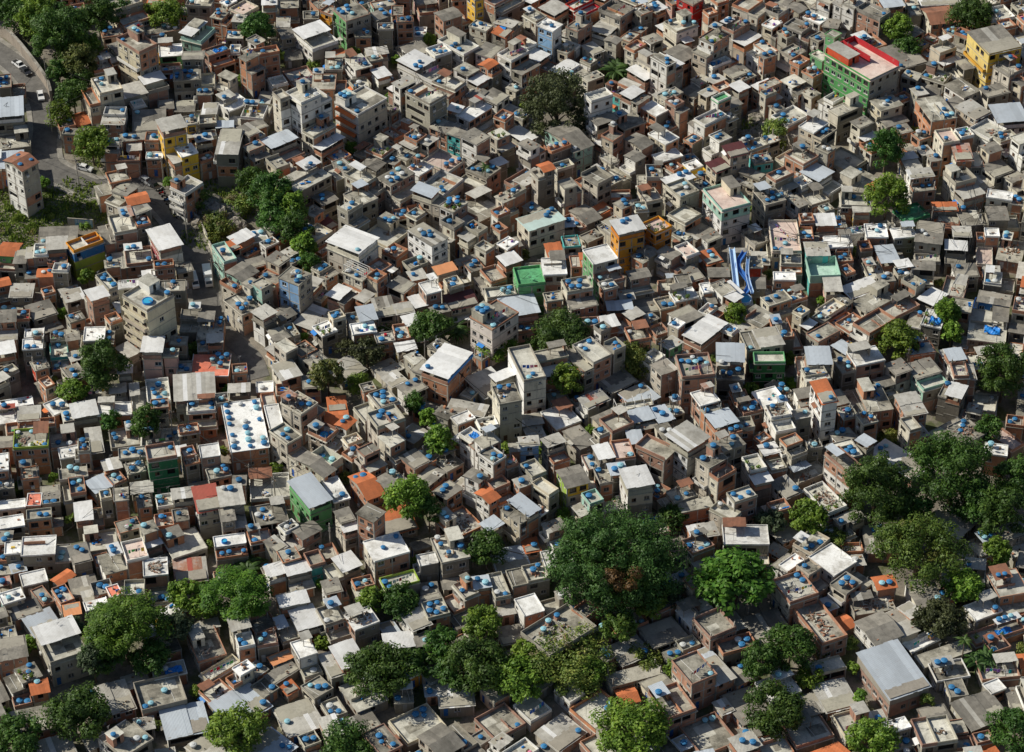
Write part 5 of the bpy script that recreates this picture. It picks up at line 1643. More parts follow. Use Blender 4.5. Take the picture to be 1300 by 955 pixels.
(-1533,174,33,-22,51,54,13,'bh','w',3,''),
(631,1706,132,73,55,65,29,'eh','n',3,''),
(-729,2372,167,85,67,63,32,'gh','G',2,''),
(326,-272,96,38,58,60,22,'sh','f',4,''),
(1307,2508,216,130,61,56,11,'sb','s',0,''),
(-1121,-708,-36,-60,56,67,30,'gh','s',2,''),
(1692,1996,181,98,53,64,19,'sb','f',1,''),
(-81,1611,144,59,54,55,12,'bh','d',1,''),
(-1691,1879,186,108,60,57,17,'bh','d',2,''),
(-1533,1629,190,105,51,66,33,'eb','e',1,''),
(1216,-848,27,-29,67,52,12,'sb','e',0,''),
(938,110,38,-21,63,63,14,'gb','f',4,''),
(184,-411,92,32,54,51,15,'gb','f',1,''),
(1004,299,36,-14,56,63,48,'sh','S',1,''),
(-999,-1265,-5,-59,51,58,31,'sh','S',1,''),
(-800,2485,175,89,63,64,6,'gb','d',0,''),
(253,2490,193,142,61,59,49,'eh','n',4,''),
(-862,-1145,-28,-61,67,55,28,'sb','e',1,''),
(1067,1341,126,71,50,68,43,'sb','d',1,''),
(-1142,-1177,-26,-51,59,62,31,'sh','e',1,''),
(-1358,-774,-34,-61,54,51,17,'sh','d',0,''),
(-1060,1116,173,113,52,59,25,'gh','n',0,''),
(-1229,3,46,-39,60,64,14,'we','f',0,''),
(1162,2264,163,110,65,64,9,'we','n',2,''),
(-337,-1279,-37,-94,51,57,28,'eh','f',3,''),
(1495,1844,146,93,61,51,18,'eb','n',1,''),
(246,-1327,-63,-88,51,65,29,'sb','e',1,''),
(22,2511,193,133,54,52,41,'we','w',0,''),
(314,-1171,-40,-69,51,65,26,'eh','s',2,''),
(-1608,630,128,43,57,58,7,'eh','f',2,''),
(-911,2335,134,78,52,58,8,'bb','f',3,''),
(-70,2093,168,111,57,66,33,'sh','e',1,''),
(140,2209,212,127,59,59,53,'we','f',2,''),
(646,330,66,7,51,51,-2,'wb','w',3,''),
(-1726,2499,190,131,57,50,34,'sb','e',0,''),
(-566,715,138,60,63,53,34,'eb','f',0,''),
(738,1785,142,83,55,53,50,'eb','f',0,''),
(-1553,310,76,-3,51,59,19,'gh','n',1,''),
(881,2370,186,130,66,56,53,'wb','n',2,''),
(-846,2346,138,80,59,54,9,'bh','G',2,''),
(1127,-670,23,-36,60,64,25,'gh','f',4,''),
(446,1285,99,19,58,67,41,'bb','d',0,''),
(922,1837,143,87,58,64,56,'sh','d',0,''),
(114,1481,121,39,58,52,48,'gh','s',0,''),
(1286,2104,175,96,51,63,10,'bb','d',1,''),
(1448,1327,183,97,58,56,18,'gh','f',1,''),
(1088,2110,179,101,54,51,44,'sb','w',2,''),
(1614,756,108,57,54,62,33,'gh','s',1,''),
(1576,346,72,-11,53,56,-13,'sh','f',1,''),
(1288,128,12,-43,66,61,-12,'gh','s',0,''),
(-901,1628,146,90,54,56,46,'sb','e',2,''),
(326,1388,79,27,50,59,54,'eb','f',2,''),
(-622,1389,131,79,56,57,3,'sb','s',0,''),
(1011,2494,219,137,56,54,3,'we','w',0,''),
(-766,897,136,85,41,40,7,'gh','f',0,''),
(379,1992,160,109,43,51,36,'sb','s',0,''),
(-916,222,69,13,49,38,25,'gh','S',0,''),
(1044,1160,112,60,52,44,60,'gh','f',1,''),
(-556,324,129,42,53,40,52,'eh','d',0,''),
(-1644,841,125,67,50,49,9,'sb','d',0,''),
(-1679,1168,171,91,36,42,13,'bh','d',0,''),
(-61,2197,204,119,49,37,26,'sb','s',2,''),
(-1415,918,154,96,49,37,11,'eb','w',2,''),
(1541,2344,188,110,48,53,4,'sh','f',0,''),
(-765,1356,172,92,48,45,66,'bb','f',4,''),
(1417,327,39,-18,39,42,-9,'bh','s',0,''),
(-1092,-998,1,-53,41,48,30,'eb','f',2,''),
(-801,1724,134,82,37,36,45,'eh','f',1,''),
(1779,2389,173,114,47,49,7,'sh','f',1,''),
(-100,332,102,45,54,40,27,'wh','f',2,''),
(759,-1088,28,-31,48,52,21,'sh','w',1,''),
(-77,-1091,-46,-74,50,40,40,'sb','d',0,''),
(-1069,-1359,-34,-59,43,39,30,'gh','e',2,''),
(1640,1233,152,101,49,43,35,'wh','e',2,''),
(-930,2561,147,94,37,51,53,'wh','s',0,''),
(-353,1409,142,56,44,40,36,'gh','d',2,''),
(-977,2102,124,72,44,39,34,'sh','n',4,''),
(-888,77,53,-4,43,48,42,'gh','s',0,''),
(387,1650,148,63,40,49,28,'sb','f',1,''),
(1193,-163,23,-56,51,37,-10,'sb','G',1,''),
(-377,2358,188,105,37,38,12,'wh','G',0,''),
(1488,1684,148,96,48,42,23,'bh','d',2,''),
(357,2228,188,132,54,40,42,'bb','f',2,''),
(-515,1680,158,76,51,51,17,'bb','e',4,''),
(-558,-1297,-53,-85,52,52,45,'we','d',2,''),
(-307,-684,39,-20,42,48,20,'sh','n',2,''),
(-1248,-464,-8,-68,54,39,5,'eh','d',2,''),
(1340,909,150,65,51,46,12,'sb','e',2,''),
(379,1345,109,23,53,41,33,'wh','d',0,''),
(813,1689,133,75,51,50,48,'bb','e',2,''),
(-310,915,90,36,48,52,43,'sb','n',0,''),
(-614,-80,63,10,44,50,4,'sh','s',0,''),
(-1518,648,134,53,49,52,11,'sh','d',1,''),
(1168,1174,131,72,51,46,21,'sh','d',0,''),
(1524,645,117,38,39,42,2,'gb','f',3,''),
(-606,2173,140,84,38,42,6,'bb','n',4,''),
(-747,-463,19,-34,39,41,12,'sb','n',1,''),
(806,-1163,-6,-32,36,38,25,'we','n',2,''),
(211,2153,176,125,49,44,30,'gh','T',0,''),
(-1613,775,145,62,41,37,10,'gh','s',1,''),
(1316,-213,22,-65,40,42,-12,'we','s',2,''),
(1074,1495,130,77,37,44,14,'gh','e',1,''),
(1672,2290,185,107,53,37,8,'sb','G',0,''),
(798,439,55,1,39,40,6,'bb','n',2,''),
(1072,-231,15,-45,50,37,-11,'sb','w',1,''),
(-1357,-602,-16,-67,44,40,17,'bh','s',1,''),
(769,2270,185,126,45,43,31,'sh','w',4,''),
(-553,1641,159,76,41,46,55,'bh','d',0,''),
(1188,1825,143,88,43,40,11,'sh','s',0,''),
(907,870,84,27,38,47,35,'sh','n',2,''),
(-1314,-907,-31,-55,42,43,28,'eh','d',0,''),
(775,1497,115,58,53,46,44,'gh','d',1,''),
(1240,-566,-18,-49,41,51,25,'sb','e',0,''),
(-197,2070,183,103,53,53,10,'wb','d',0,''),
(1346,1999,146,92,40,50,18,'gh','s',0,''),
(1001,1068,108,49,41,47,35,'eh','n',2,''),
(-261,-398,79,19,52,42,42,'gb','d',1,''),
(1347,2077,178,95,52,39,24,'gb','w',3,''),
(1527,147,39,-43,53,39,-15,'sb','d',2,''),
(-901,-341,15,-43,42,43,38,'bb','G',0,''),
(-1635,1192,147,97,52,54,6,'bh','d',0,''),
(-1013,1574,181,97,39,38,-5,'eh','n',1,''),
(-762,753,136,76,42,47,32,'sb','n',2,''),
(188,499,72,21,47,48,37,'sh','f',0,''),
(1442,493,63,9,46,51,-12,'sb','w',4,''),
(698,652,64,5,44,47,35,'wh','d',0,''),
(1190,19,36,-47,36,42,-16,'wb','G',2,''),
(-531,2310,151,93,43,38,11,'sh','n',3,''),
(1556,2058,149,95,48,47,12,'eh','s',0,''),
(-1417,1981,170,90,53,51,19,'wb','e',0,''),
(-347,2185,156,101,38,48,32,'sb','s',0,''),
(-1508,1051,153,100,37,52,17,'sh','f',0,''),
(1055,-1167,12,-18,50,47,5,'bb','e',1,''),
(-1158,-359,23,-63,42,51,13,'bh','d',0,''),
(520,-1243,-28,-60,46,42,19,'we','e',2,''),
(593,322,64,11,48,41,-2,'gh','d',0,''),
(1353,569,75,19,54,48,-1,'eh','n',1,''),
(1261,-777,23,-35,37,37,25,'we','e',2,''),
(-255,2462,198,116,38,51,17,'we','s',0,''),
(-167,1909,174,91,52,43,21,'we','f',3,''),
(-574,1828,136,79,39,42,16,'we','n',2,''),
(1138,-1101,37,-17,39,46,8,'sb','s',0,''),
(1343,1836,146,90,38,42,7,'gh','w',2,''),
(1364,1442,151,94,41,39,23,'gb','e',1,''),
(413,-1301,-43,-73,44,49,25,'sb','w',4,''),
(1517,2523,206,127,45,38,4,'eb','n',3,''),
(-1560,635,101,48,40,47,7,'we','s',0,''),
(-1338,1681,154,100,41,52,21,'sb','n',2,''),
(-460,274,97,43,41,49,62,'eb','s',0,''),
(-787,1033,145,93,37,50,4,'wb','f',2,''),
(-1294,-22,7,-45,53,50,14,'eb','f',2,''),
(567,-460,64,7,42,50,22,'sb','n',1,''),
(-1160,1416,168,111,38,50,20,'gh','n',0,''),
(-48,-1159,-51,-83,48,41,41,'gh','s',1,''),
(-1121,1706,178,92,43,40,31,'gh','S',1,''),
(-325,-1331,-46,-98,46,36,30,'eh','f',1,''),
(-39,-1307,-70,-98,52,40,36,'bb','n',0,''),
(1296,-686,-16,-44,51,41,29,'wh','e',3,''),
(-1090,924,130,105,36,54,27,'gh','T',0,''),
(1059,262,39,-20,44,45,-15,'we','f',0,''),
(795,1753,138,80,50,39,49,'gh','f',1,''),
(353,1689,151,68,49,49,31,'gh','s',0,''),
(991,1534,127,73,42,53,45,'sb','T',0,''),
(370,2351,217,139,48,39,30,'bb','e',3,''),
(-512,1844,161,80,41,47,18,'bb','s',1,''),
(-117,2168,200,114,51,46,12,'we','e',3,''),
(712,2467,229,143,43,44,28,'gh','S',0,''),
(1295,-1066,6,-19,38,52,4,'eh','f',4,''),
(-319,1464,116,56,49,46,1,'bh','f',0,''),
(-187,2507,207,121,39,45,21,'eb','f',2,''),
(-1361,884,150,95,43,43,8,'eh','f',3,''),
(-1107,-799,-35,-57,47,47,32,'sh','d',2,''),
(723,535,55,4,51,51,0,'bh','e',3,''),
(-942,2460,136,86,42,46,49,'sh','T',0,''),
(1080,-910,6,-23,45,40,12,'wh','e',2,''),
(931,2297,180,122,43,51,52,'eh','d',0,''),
(1183,-650,-8,-40,41,48,26,'gh','d',0,''),
(-1036,-1004,-4,-54,39,41,26,'we','d',0,''),
(227,89,132,47,49,37,17,'sb','S',0,''),
(479,2162,211,125,42,37,33,'eh','n',0,''),
(-1718,1818,190,108,41,40,19,'sb','e',2,''),
(766,2024,157,105,52,51,50,'gh','d',0,''),
(-26,1374,110,31,41,40,60,'gb','T',0,''),
(-1527,796,126,73,48,39,18,'wh','e',1,''),
(-666,2473,175,93,47,37,7,'sb','s',0,''),
(-406,1545,116,66,48,52,34,'gh','s',1,''),
(-1490,985,151,96,42,43,15,'eh','f',1,''),
(-1103,-863,-31,-56,41,38,17,'sb','f',0,''),
(166,384,86,31,53,44,6,'bb','T',0,''),
(105,-1254,-30,-89,41,43,39,'gb','f',4,''),
(657,-125,89,8,43,48,15,'wb','d',0,''),
(-1346,-15,7,-45,46,38,11,'gh','n',1,''),
(-184,-1199,-58,-88,49,44,41,'sb','e',1,''),
(207,1192,86,7,52,44,35,'sh','f',0,''),
(1388,1904,176,91,39,48,19,'gh','f',2,''),
(-783,2420,168,86,38,53,9,'gb','s',0,''),
(-882,1126,156,103,51,36,7,'eb','n',1,''),
(836,2334,185,129,41,54,50,'bb','f',1,''),
(1285,672,119,32,37,45,34,'eb','d',2,''),
(-56,1823,171,85,39,52,29,'bb','n',2,''),
(1627,1458,159,104,50,47,19,'eb','f',2,''),
(717,2413,222,139,37,37,32,'gh','f',2,''),
(-248,864,110,30,53,41,51,'bh','f',3,''),
(198,1750,156,76,42,48,53,'sh','s',1,''),
(-742,2197,133,78,38,37,26,'gh','f',3,''),
(-274,2107,185,101,40,48,19,'sh','d',0,''),
(1144,1944,173,91,51,42,15,'eb','d',0,''),
(-1266,-689,-36,-63,36,48,26,'bb','f',0,''),
(1252,708,95,35,43,51,32,'sh','d',0,''),
(1779,1562,188,105,43,42,19,'sh','d',0,''),
(-1126,2179,129,75,36,40,-5,'sh','w',3,''),
(1437,174,12,-40,37,48,-15,'bb','n',3,''),
(-75,-1243,-35,-93,41,41,40,'wh','s',0,''),
(-230,757,90,30,49,41,49,'wb','w',2,''),
(-193,1275,116,34,51,48,32,'wh','e',3,''),
(-1388,2307,143,92,50,39,29,'eb','T',0,''),
(1226,317,63,-20,37,54,-15,'gh','T',0,''),
(1331,-130,17,-64,36,36,-23,'bb','d',0,''),
(-1002,1307,170,110,47,49,35,'bh','f',1,''),
(-1103,-1148,-25,-52,36,40,24,'wh','d',1,''),
(-323,-1133,-55,-79,37,53,28,'gh','e',4,''),
(1890,2053,190,106,39,38,22,'bh','w',2,''),
(-710,-1327,-47,-78,53,41,45,'eh','d',0,''),
(301,2255,188,133,47,52,38,'wh','d',1,''),
(1697,1062,177,93,53,52,36,'gh','f',1,''),
(-1824,1841,198,113,36,36,13,'wh','s',2,''),
(1526,107,39,-48,45,38,-17,'bb','f',3,''),
(474,415,72,14,40,46,26,'bb','T',2,''),
(1153,420,26,-6,37,38,-5,'bb','s',0,''),
(-244,2249,163,110,42,45,13,'gh','d',2,''),
(815,-1375,-18,-41,42,46,21,'sb','G',1,''),
(1030,2398,180,127,37,42,48,'bh','f',1,''),
(1191,1748,168,87,54,39,11,'sb','S',1,''),
(1047,2060,182,99,39,37,46,'wh','s',0,''),
(141,1909,185,98,38,41,44,'bb','f',2,''),
(-1462,1435,190,111,50,48,10,'wb','e',2,''),
(682,1558,140,59,38,37,51,'gb','s',2,''),
(228,2406,197,139,49,42,38,'sb','e',2,''),
(-1678,1634,183,105,36,45,7,'bb','n',3,''),
(-606,1993,136,80,42,41,23,'gb','w',3,''),
(-4,1914,152,96,43,39,27,'bb','f',2,''),
(1,-1282,-69,-95,40,40,39,'bh','s',0,''),
(-1477,-13,38,-46,45,37,8,'bh','f',1,''),
(-6,341,122,41,42,39,31,'bh','S',0,''),
(476,744,53,0,53,37,33,'eb','f',2,''),
(-1373,2545,162,107,39,39,-11,'wh','e',2,''),
(849,-29,40,-15,38,53,24,'sh','d',0,''),
(374,2100,172,120,45,53,44,'eh','e',2,''),
(1136,863,131,45,36,39,19,'wb','e',2,''),
(1099,-1399,36,-23,41,48,15,'we','S',0,''),
(409,507,67,11,37,46,43,'sb','e',1,''),
(-801,1498,144,90,51,37,-10,'bb','n',1,''),
(497,1193,72,14,41,39,39,'wb','f',0,''),
(1036,1774,142,84,45,50,3,'we','e',1,''),
(1665,998,171,87,44,44,35,'we','S',1,''),
(-1796,2328,211,130,37,51,37,'eh','n',4,''),
(224,619,61,10,47,51,42,'gb','T',1,''),
(-21,997,94,9,41,36,55,'bb','e',1,''),
(1067,-753,-3,-29,39,45,30,'bb','e',3,''),
(-504,2068,170,87,51,38,17,'gh','f',0,''),
(1622,2264,163,105,45,44,3,'wh','f',1,''),
(-952,1470,156,100,43,54,-5,'bb','T',2,''),
(1452,378,77,-10,42,38,-10,'gb','w',1,''),
(-1581,2466,173,116,50,39,17,'sb','d',2,''),
(-394,1121,102,49,44,41,27,'gh','f',2,''),
(143,-1238,-53,-86,37,44,38,'gh','G',0,''),
(-57,1216,106,19,37,46,48,'bb','T',0,''),
(1238,2501,212,131,41,42,12,'bb','n',2,''),
(-57,-231,105,47,42,48,19,'we','e',0,''),
(-1011,148,47,-5,48,44,13,'eb','d',0,''),
(1619,1132,183,97,44,45,36,'wb','s',1,''),
(1537,2167,158,99,49,38,12,'gh','s',0,''),
(-450,-68,79,28,37,39,6,'wb','d',1,''),
(1620,2507,209,123,52,49,17,'eb','T',0,''),
(1867,2378,172,115,41,37,11,'eb','f',0,''),
(-1692,2321,201,119,40,47,22,'gh','S',2,''),
(-873,2286,135,77,51,37,50,'eb','f',1,''),
(1351,-260,15,-67,38,40,-9,'gh','S',1,''),
(98,1616,135,57,37,50,40,'gh','f',4,''),
(698,1375,129,42,45,47,49,'eb','w',2,''),
(449,2116,206,121,45,39,41,'wh','n',4,''),
(-226,1761,129,77,54,48,32,'wh','w',1,''),
(458,-1097,5,-51,47,41,25,'we','s',2,''),
(-70,1728,158,73,46,48,14,'eh','w',4,''),
(-579,-1128,-42,-72,37,36,45,'we','T',0,''),
(-1605,2195,187,106,50,37,13,'bb','s',1,''),
(463,190,83,25,42,48,53,'wh','e',1,''),
(1313,1360,145,90,38,39,22,'bb','e',0,''),
(-1452,84,21,-34,42,43,13,'wb','s',1,''),
(1779,1827,154,102,37,49,25,'sb','f',2,''),
(773,1901,147,93,39,48,45,'gb','f',2,''),
(-988,1512,158,100,45,42,25,'we','n',2,''),
(1371,1370,172,94,47,37,22,'sh','G',1,''),
(-788,-669,5,-47,37,40,5,'we','f',1,''),
(-505,-1253,-57,-85,43,39,41,'sh','f',2,''),
(669,280,60,6,42,37,25,'wh','n',1,''),
(1094,536,59,7,41,37,-3,'gh','s',0,''),
(-1354,937,184,101,36,45,9,'gh','e',2,''),
(782,1158,115,33,35,37,41,'gb','f',4,''),
(1416,2250,160,103,35,28,24,'bh','S',1,''),
(-796,-405,18,-36,29,38,15,'bb','f',1,''),
(379,125,92,35,27,28,52,'sb','w',3,''),
(371,2162,181,126,35,27,29,'gh','d',1,''),
(854,487,55,2,29,34,10,'sh','n',2,''),
(-760,842,140,82,39,31,11,'gb','e',1,''),
(994,823,86,30,37,28,14,'sb','G',0,''),
(1221,-289,-5,-58,39,31,34,'sh','n',2,''),
(1653,2405,170,114,39,30,24,'bb','s',0,''),
(-65,387,125,40,31,37,47,'sb','e',0,''),
(-1040,70,11,-18,39,35,11,'gh','f',3,''),
(409,831,50,-2,34,34,41,'wb','n',1,''),
(-1065,331,105,21,35,28,-3,'wh','e',1,''),
(1947,2420,174,118,37,33,9,'gh','s',0,''),
(244,-1201,-18,-76,38,34,25,'eb','f',2,''),
(-183,-824,14,-36,28,28,13,'gh','d',2,''),
(-1122,-139,4,-48,27,36,13,'gb','n',0,''),
(817,-1227,-1,-33,34,37,11,'gb','f',4,''),
(-1111,-327,-2,-59,37,28,10,'bh','f',4,''),
(380,-689,48,-5,36,36,28,'eh','f',0,''),
(-649,1441,164,81,35,35,4,'sb','S',2,''),
(194,-291,124,43,26,26,31,'gb','e',3,''),
(-943,338,107,28,34,27,11,'gb','f',1,''),
(-1032,2309,162,77,36,30,-5,'wb','f',0,''),
(683,1060,76,18,26,27,35,'sh','d',2,''),
(-892,789,167,86,35,38,0,'bb','e',2,''),
(1224,2250,161,107,38,31,13,'eb','n',0,''),
(774,-677,38,-17,40,35,13,'gb','T',2,''),
(22,1964,185,102,36,31,15,'bb','T',2,''),
(-617,-15,69,14,32,31,8,'bb','f',1,''),
(95,179,128,49,36,29,13,'bb','f',0,''),
(813,1312,128,46,37,29,41,'gh','f',1,''),
(-1755,1846,190,110,37,38,29,'sh','n',2,''),
(-930,2394,138,81,39,31,9,'we','f',4,''),
(1317,-330,-13,-64,35,32,38,'sh','d',2,''),
(-580,429,98,47,37,26,39,'wb','f',1,''),
(24,-442,110,28,33,26,28,'bb','d',2,''),
(-688,-1236,-16,-74,34,36,15,'wb','f',1,''),
(748,-152,54,-4,30,33,17,'bb','f',3,''),
(-336,1355,132,51,37,27,4,'gh','f',2,''),
(786,-189,70,-9,36,37,21,'sb','f',4,''),
(1117,-730,-2,-32,35,32,17,'wb','s',2,''),
(865,1555,152,67,35,27,53,'bb','d',1,''),
(1157,-520,13,-46,39,38,17,'sh','f',2,''),
(-297,801,86,36,28,26,54,'we','d',2,''),
(-1303,2049,134,82,39,37,35,'bb','s',0,''),
(-167,162,109,51,38,27,24,'sh','d',2,''),
(-683,-1094,-36,-65,34,36,13,'we','s',0,''),
(-538,1420,129,72,40,39,5,'sh','f',1,''),
(819,-755,33,-20,31,39,35,'bb','s',0,''),
(774,639,58,7,29,29,28,'gh','e',4,''),
(-885,748,134,82,40,27,2,'bb','w',1,''),
(1242,-185,20,-60,37,30,-20,'bh','S',2,''),
(1052,777,111,31,27,27,11,'sb','d',1,''),
(391,1487,120,40,34,40,36,'sb','s',2,''),
(891,359,50,-6,37,32,11,'sb','f',3,''),
(-469,-594,34,-20,36,35,24,'gh','f',4,''),
(786,833,99,15,33,40,49,'gb','f',4,''),
(1045,-872,4,-23,30,35,5,'gb','T',0,''),
(603,2318,190,135,38,29,29,'wb','d',0,''),
(-1094,293,64,13,28,26,26,'bb','e',2,''),
(1279,-168,-6,-62,40,28,-17,'sb','d',1,''),
(-22,-1072,-18,-71,34,27,44,'wh','s',0,''),
(567,1061,90,10,37,37,35,'eh','d',0,''),
(1239,1789,141,88,38,29,10,'eb','w',2,''),
(-1529,458,103,22,36,32,-2,'bb','d',1,''),
(136,549,77,19,26,34,6,'gh','G',2,''),
(343,1424,88,31,29,28,54,'bb','d',1,''),
(-887,480,132,50,34,36,23,'gh','n',4,''),
(1050,174,2,-27,29,38,-11,'sb','s',0,''),
(954,-183,21,-31,40,39,36,'bb','d',0,''),
(635,-1201,-22,-47,38,39,28,'bh','e',3,''),
(776,-1123,-1,-32,33,27,20,'gh','e',1,''),
(504,-1208,-30,-58,36,30,19,'bb','n',1,''),
(-949,963,152,102,32,30,26,'wh','e',0,''),
(-291,61,101,47,37,31,15,'sb','f',1,''),
(-1618,943,132,80,35,33,12,'sh','w',2,''),
(1110,-1034,6,-19,38,34,15,'sb','n',1,''),
(-1005,78,38,-14,27,36,23,'eb','s',1,''),
(-807,2048,131,75,34,39,31,'wh','n',2,''),
(-1066,-723,-8,-58,28,28,22,'sh','d',0,''),
(-875,-546,-17,-49,30,32,20,'sh','n',3,''),
(-367,-214,83,27,35,28,57,'we','T',2,''),
(-930,1287,135,106,35,34,7,'sh','f',1,''),
(-1436,-57,5,-51,38,31,10,'wh','f',1,''),
(-475,-512,47,-12,36,28,38,'wh','e',1,''),
(-145,1012,105,19,29,32,64,'sh','S',1,''),
(20,1040,60,7,28,37,55,'sh','f',3,''),
(271,602,95,9,31,33,38,'eb','d',2,''),
(66,-1072,-44,-68,27,32,38,'gb','d',1,''),
(351,-650,25,0,37,27,32,'sb','G',2,''),
(950,-1376,1,-30,35,40,9,'bb','f',2,''),
(-136,241,129,49,35,37,27,'eh','e',4,''),
(-482,1743,161,77,36,34,7,'sb','d',0,''),
(-965,2146,123,72,38,28,-7,'wb','w',3,''),
(-1591,2390,194,113,39,30,31,'eh','w',1,''),
(-192,1523,135,54,28,28,30,'bh','f',4,''),
(-650,-109,55,3,27,34,11,'wb','f',2,''),
(-43,-532,71,14,36,30,41,'we','G',0,''),
(-703,953,106,82,29,33,-7,'wh','s',0,''),
(503,125,80,24,27,27,51,'we','e',3,''),
(1544,1079,174,91,39,34,37,'gb','n',2,''),
(162,2126,174,121,36,31,46,'gh','w',1,''),
(-884,23,42,-10,29,26,6,'sh','G',0,''),
(-106,438,118,38,29,29,47,'sh','s',0,''),
(721,591,62,5,34,33,6,'bb','n',1,''),
(1194,794,130,42,39,37,28,'eb','d',0,''),
(-69,21,81,55,28,30,45,'bb','f',3,''),
(1489,1038,138,86,36,35,33,'gh','e',1,''),
(-711,-459,26,-30,32,36,13,'gb','f',1,''),
(1095,-982,6,-20,34,35,15,'gh','s',1,''),
(640,-193,91,9,33,29,15,'we','s',2,''),
(1043,1038,139,52,30,38,19,'gh','s',1,''),
(1224,1502,143,86,28,37,6,'we','f',0,''),
(-362,1238,108,49,38,30,24,'gb','f',3,''),
(1333,80,2,-50,34,30,-11,'sb','f',3,''),
(728,-586,15,-11,27,32,9,'bb','s',1,''),
(-544,1947,140,82,34,35,30,'sh','n',3,''),
(1235,2130,155,99,38,26,19,'sh','s',0,''),
(-464,-1137,-50,-76,38,36,22,'we','f',3,''),
(-951,-938,-3,-55,33,36,16,'bb','T',1,''),
(204,1302,67,17,29,36,49,'sh','e',1,''),
(-343,218,104,46,36,27,54,'sb','s',0,''),
(1084,2504,215,136,34,31,4,'eb','s',0,''),
(915,598,32,9,33,31,28,'sb','s',0,''),
(226,-403,112,32,33,34,13,'gh','G',2,''),
(590,1123,100,15,34,37,38,'sb','S',0,''),
(1628,2321,165,108,36,33,4,'bh','e',4,''),
(51,613,75,18,30,39,43,'gh','d',2,''),
(-767,799,157,79,38,27,17,'eh','s',2,''),
(-223,297,107,47,34,36,23,'sb','s',1,''),
(-733,-252,33,-19,30,29,19,'gh','S',0,''),
(-725,1238,142,89,26,39,0,'wb','e',1,''),
(727,1332,124,41,26,36,36,'gh','f',2,''),
(-1533,1014,145,95,34,33,13,'sb','f',1,''),
(231,-13,134,49,32,37,35,'gh','f',3,''),
(-922,155,90,3,30,34,32,'sh','n',1,''),
(314,597,92,8,30,34,9,'sh','e',3,''),
(993,931,95,39,34,32,22,'bb','d',1,''),
(-686,2570,178,98,38,37,3,'bh','s',2,''),
(939,-1136,5,-23,31,34,27,'we','T',0,''),
(-500,-558,36,-19,26,40,43,'gb','d',0,''),
(-473,2483,184,103,37,34,30,'wh','f',1,''),
(-287,1712,161,73,36,31,17,'bb','e',2,''),
(-1165,-16,49,-38,34,27,43,'gh','s',0,''),
(556,1001,88,6,31,31,39,'sh','e',2,''),
(5,1167,64,13,27,33,50,'sh','f',3,''),
(4,-840,-9,-34,26,28,41,'gh','d',0,''),
(-1089,-496,-3,-62,33,36,2,'sb','d',2,''),
(-315,260,134,47,35,33,50,'eb','n',2,''),
(58,-498,72,22,26,27,44,'gh','w',3,''),
(-610,251,118,35,29,33,43,'sh','d',2,''),
(267,242,89,37,32,38,9,'sh','s',1,''),
(-762,1471,141,89,30,26,47,'sb','w',4,''),
(144,1333,77,21,36,31,55,'eb','f',4,''),
(-592,2489,151,97,38,29,21,'eb','d',0,''),
(268,-281,98,40,28,39,9,'eb','G',0,''),
(533,1169,92,14,39,29,39,'sh','s',1,''),
(-296,1800,159,80,40,27,9,'wh','f',1,''),
(510,-226,82,24,39,35,11,'sb','f',2,''),
(-1087,1651,149,95,34,31,29,'sb','e',3,''),
(-457,1254,114,60,36,36,25,'sb','T',0,''),
(-350,-263,78,25,36,27,31,'eb','e',0,''),
(-1787,2464,215,135,35,32,19,'wb','n',4,''),
(-1145,-832,-29,-57,38,26,30,'bb','d',0,''),
(1081,1448,129,76,27,37,9,'sh','d',2,''),
(562,-292,73,16,35,35,18,'gh','S',1,''),
(-723,889,137,81,39,27,4,'wh','G',0,''),
(800,387,56,-1,27,34,29,'sh','n',1,''),
(-173,-673,15,-12,33,33,8,'gh','d',2,''),
(-232,530,119,39,35,31,50,'gh','e',2,''),
(751,1201,119,33,38,29,45,'bh','f',2,''),
(224,229,123,40,34,27,25,'bb','f',4,''),
(-787,-130,63,-15,34,27,9,'we','f',3,''),
(1095,1279,102,71,32,39,43,'we','n',2,''),
(-1141,203,51,-5,26,30,5,'wh','f',4,''),
(-591,-365,46,-10,26,29,3,'bb','d',2,''),
(-721,1338,173,88,29,36,-8,'wh','s',2,''),
(-6,-380,117,35,27,35,27,'gh','n',4,''),
(-939,783,140,87,31,31,7,'bb','s',0,''),
(509,1113,88,9,39,31,40,'eh','s',1,''),
(1002,-1227,9,-22,37,27,12,'sb','f',2,''),
(-497,-1158,-53,-77,35,28,38,'bh','d',0,''),
(894,2470,222,138,35,35,48,'gb','f',3,''),
(-210,858,109,26,38,27,54,'sb','s',1,''),
(205,49,136,50,28,26,37,'wh','f',2,''),
(-303,1650,148,69,35,37,2,'sh','s',0,''),
(-1328,1626,158,103,38,33,19,'sb','f',2,''),
(-385,2167,153,97,36,29,18,'sb','f',4,''),
(-28,560,104,26,37,30,37,'we','n',1,''),
(937,411,55,-4,33,31,15,'sh','S',0,''),
(-1138,346,72,20,29,34,6,'we','d',1,''),
(733,-476,42,-8,30,29,31,'gh','s',0,''),
(245,1531,127,45,33,30,58,'eb','S',0,''),
(1182,-811,-4,-30,35,29,14,'bh','w',4,''),
(-282,2299,162,110,35,27,15,'sb','n',4,''),
(775,-264,73,-9,26,30,43,'gh','G',0,''),
(703,1638,150,68,38,32,50,'bb','d',1,''),
(-64,-684,45,-10,32,34,13,'bb','G',2,''),
(1071,-1341,5,-22,35,38,11,'bh','d',0,''),
(-1103,342,80,21,39,29,2,'bb','T',2,''),
(533,1454,125,41,29,30,30,'bb','n',0,''),
(-1133,-183,0,-52,35,38,6,'sb','d',0,''),
(1276,-412,21,-59,35,36,41,'gh','f',2,''),
(-305,1422,108,53,28,33,9,'bh','n',3,''),
(250,2173,181,127,35,37,28,'we','n',1,''),
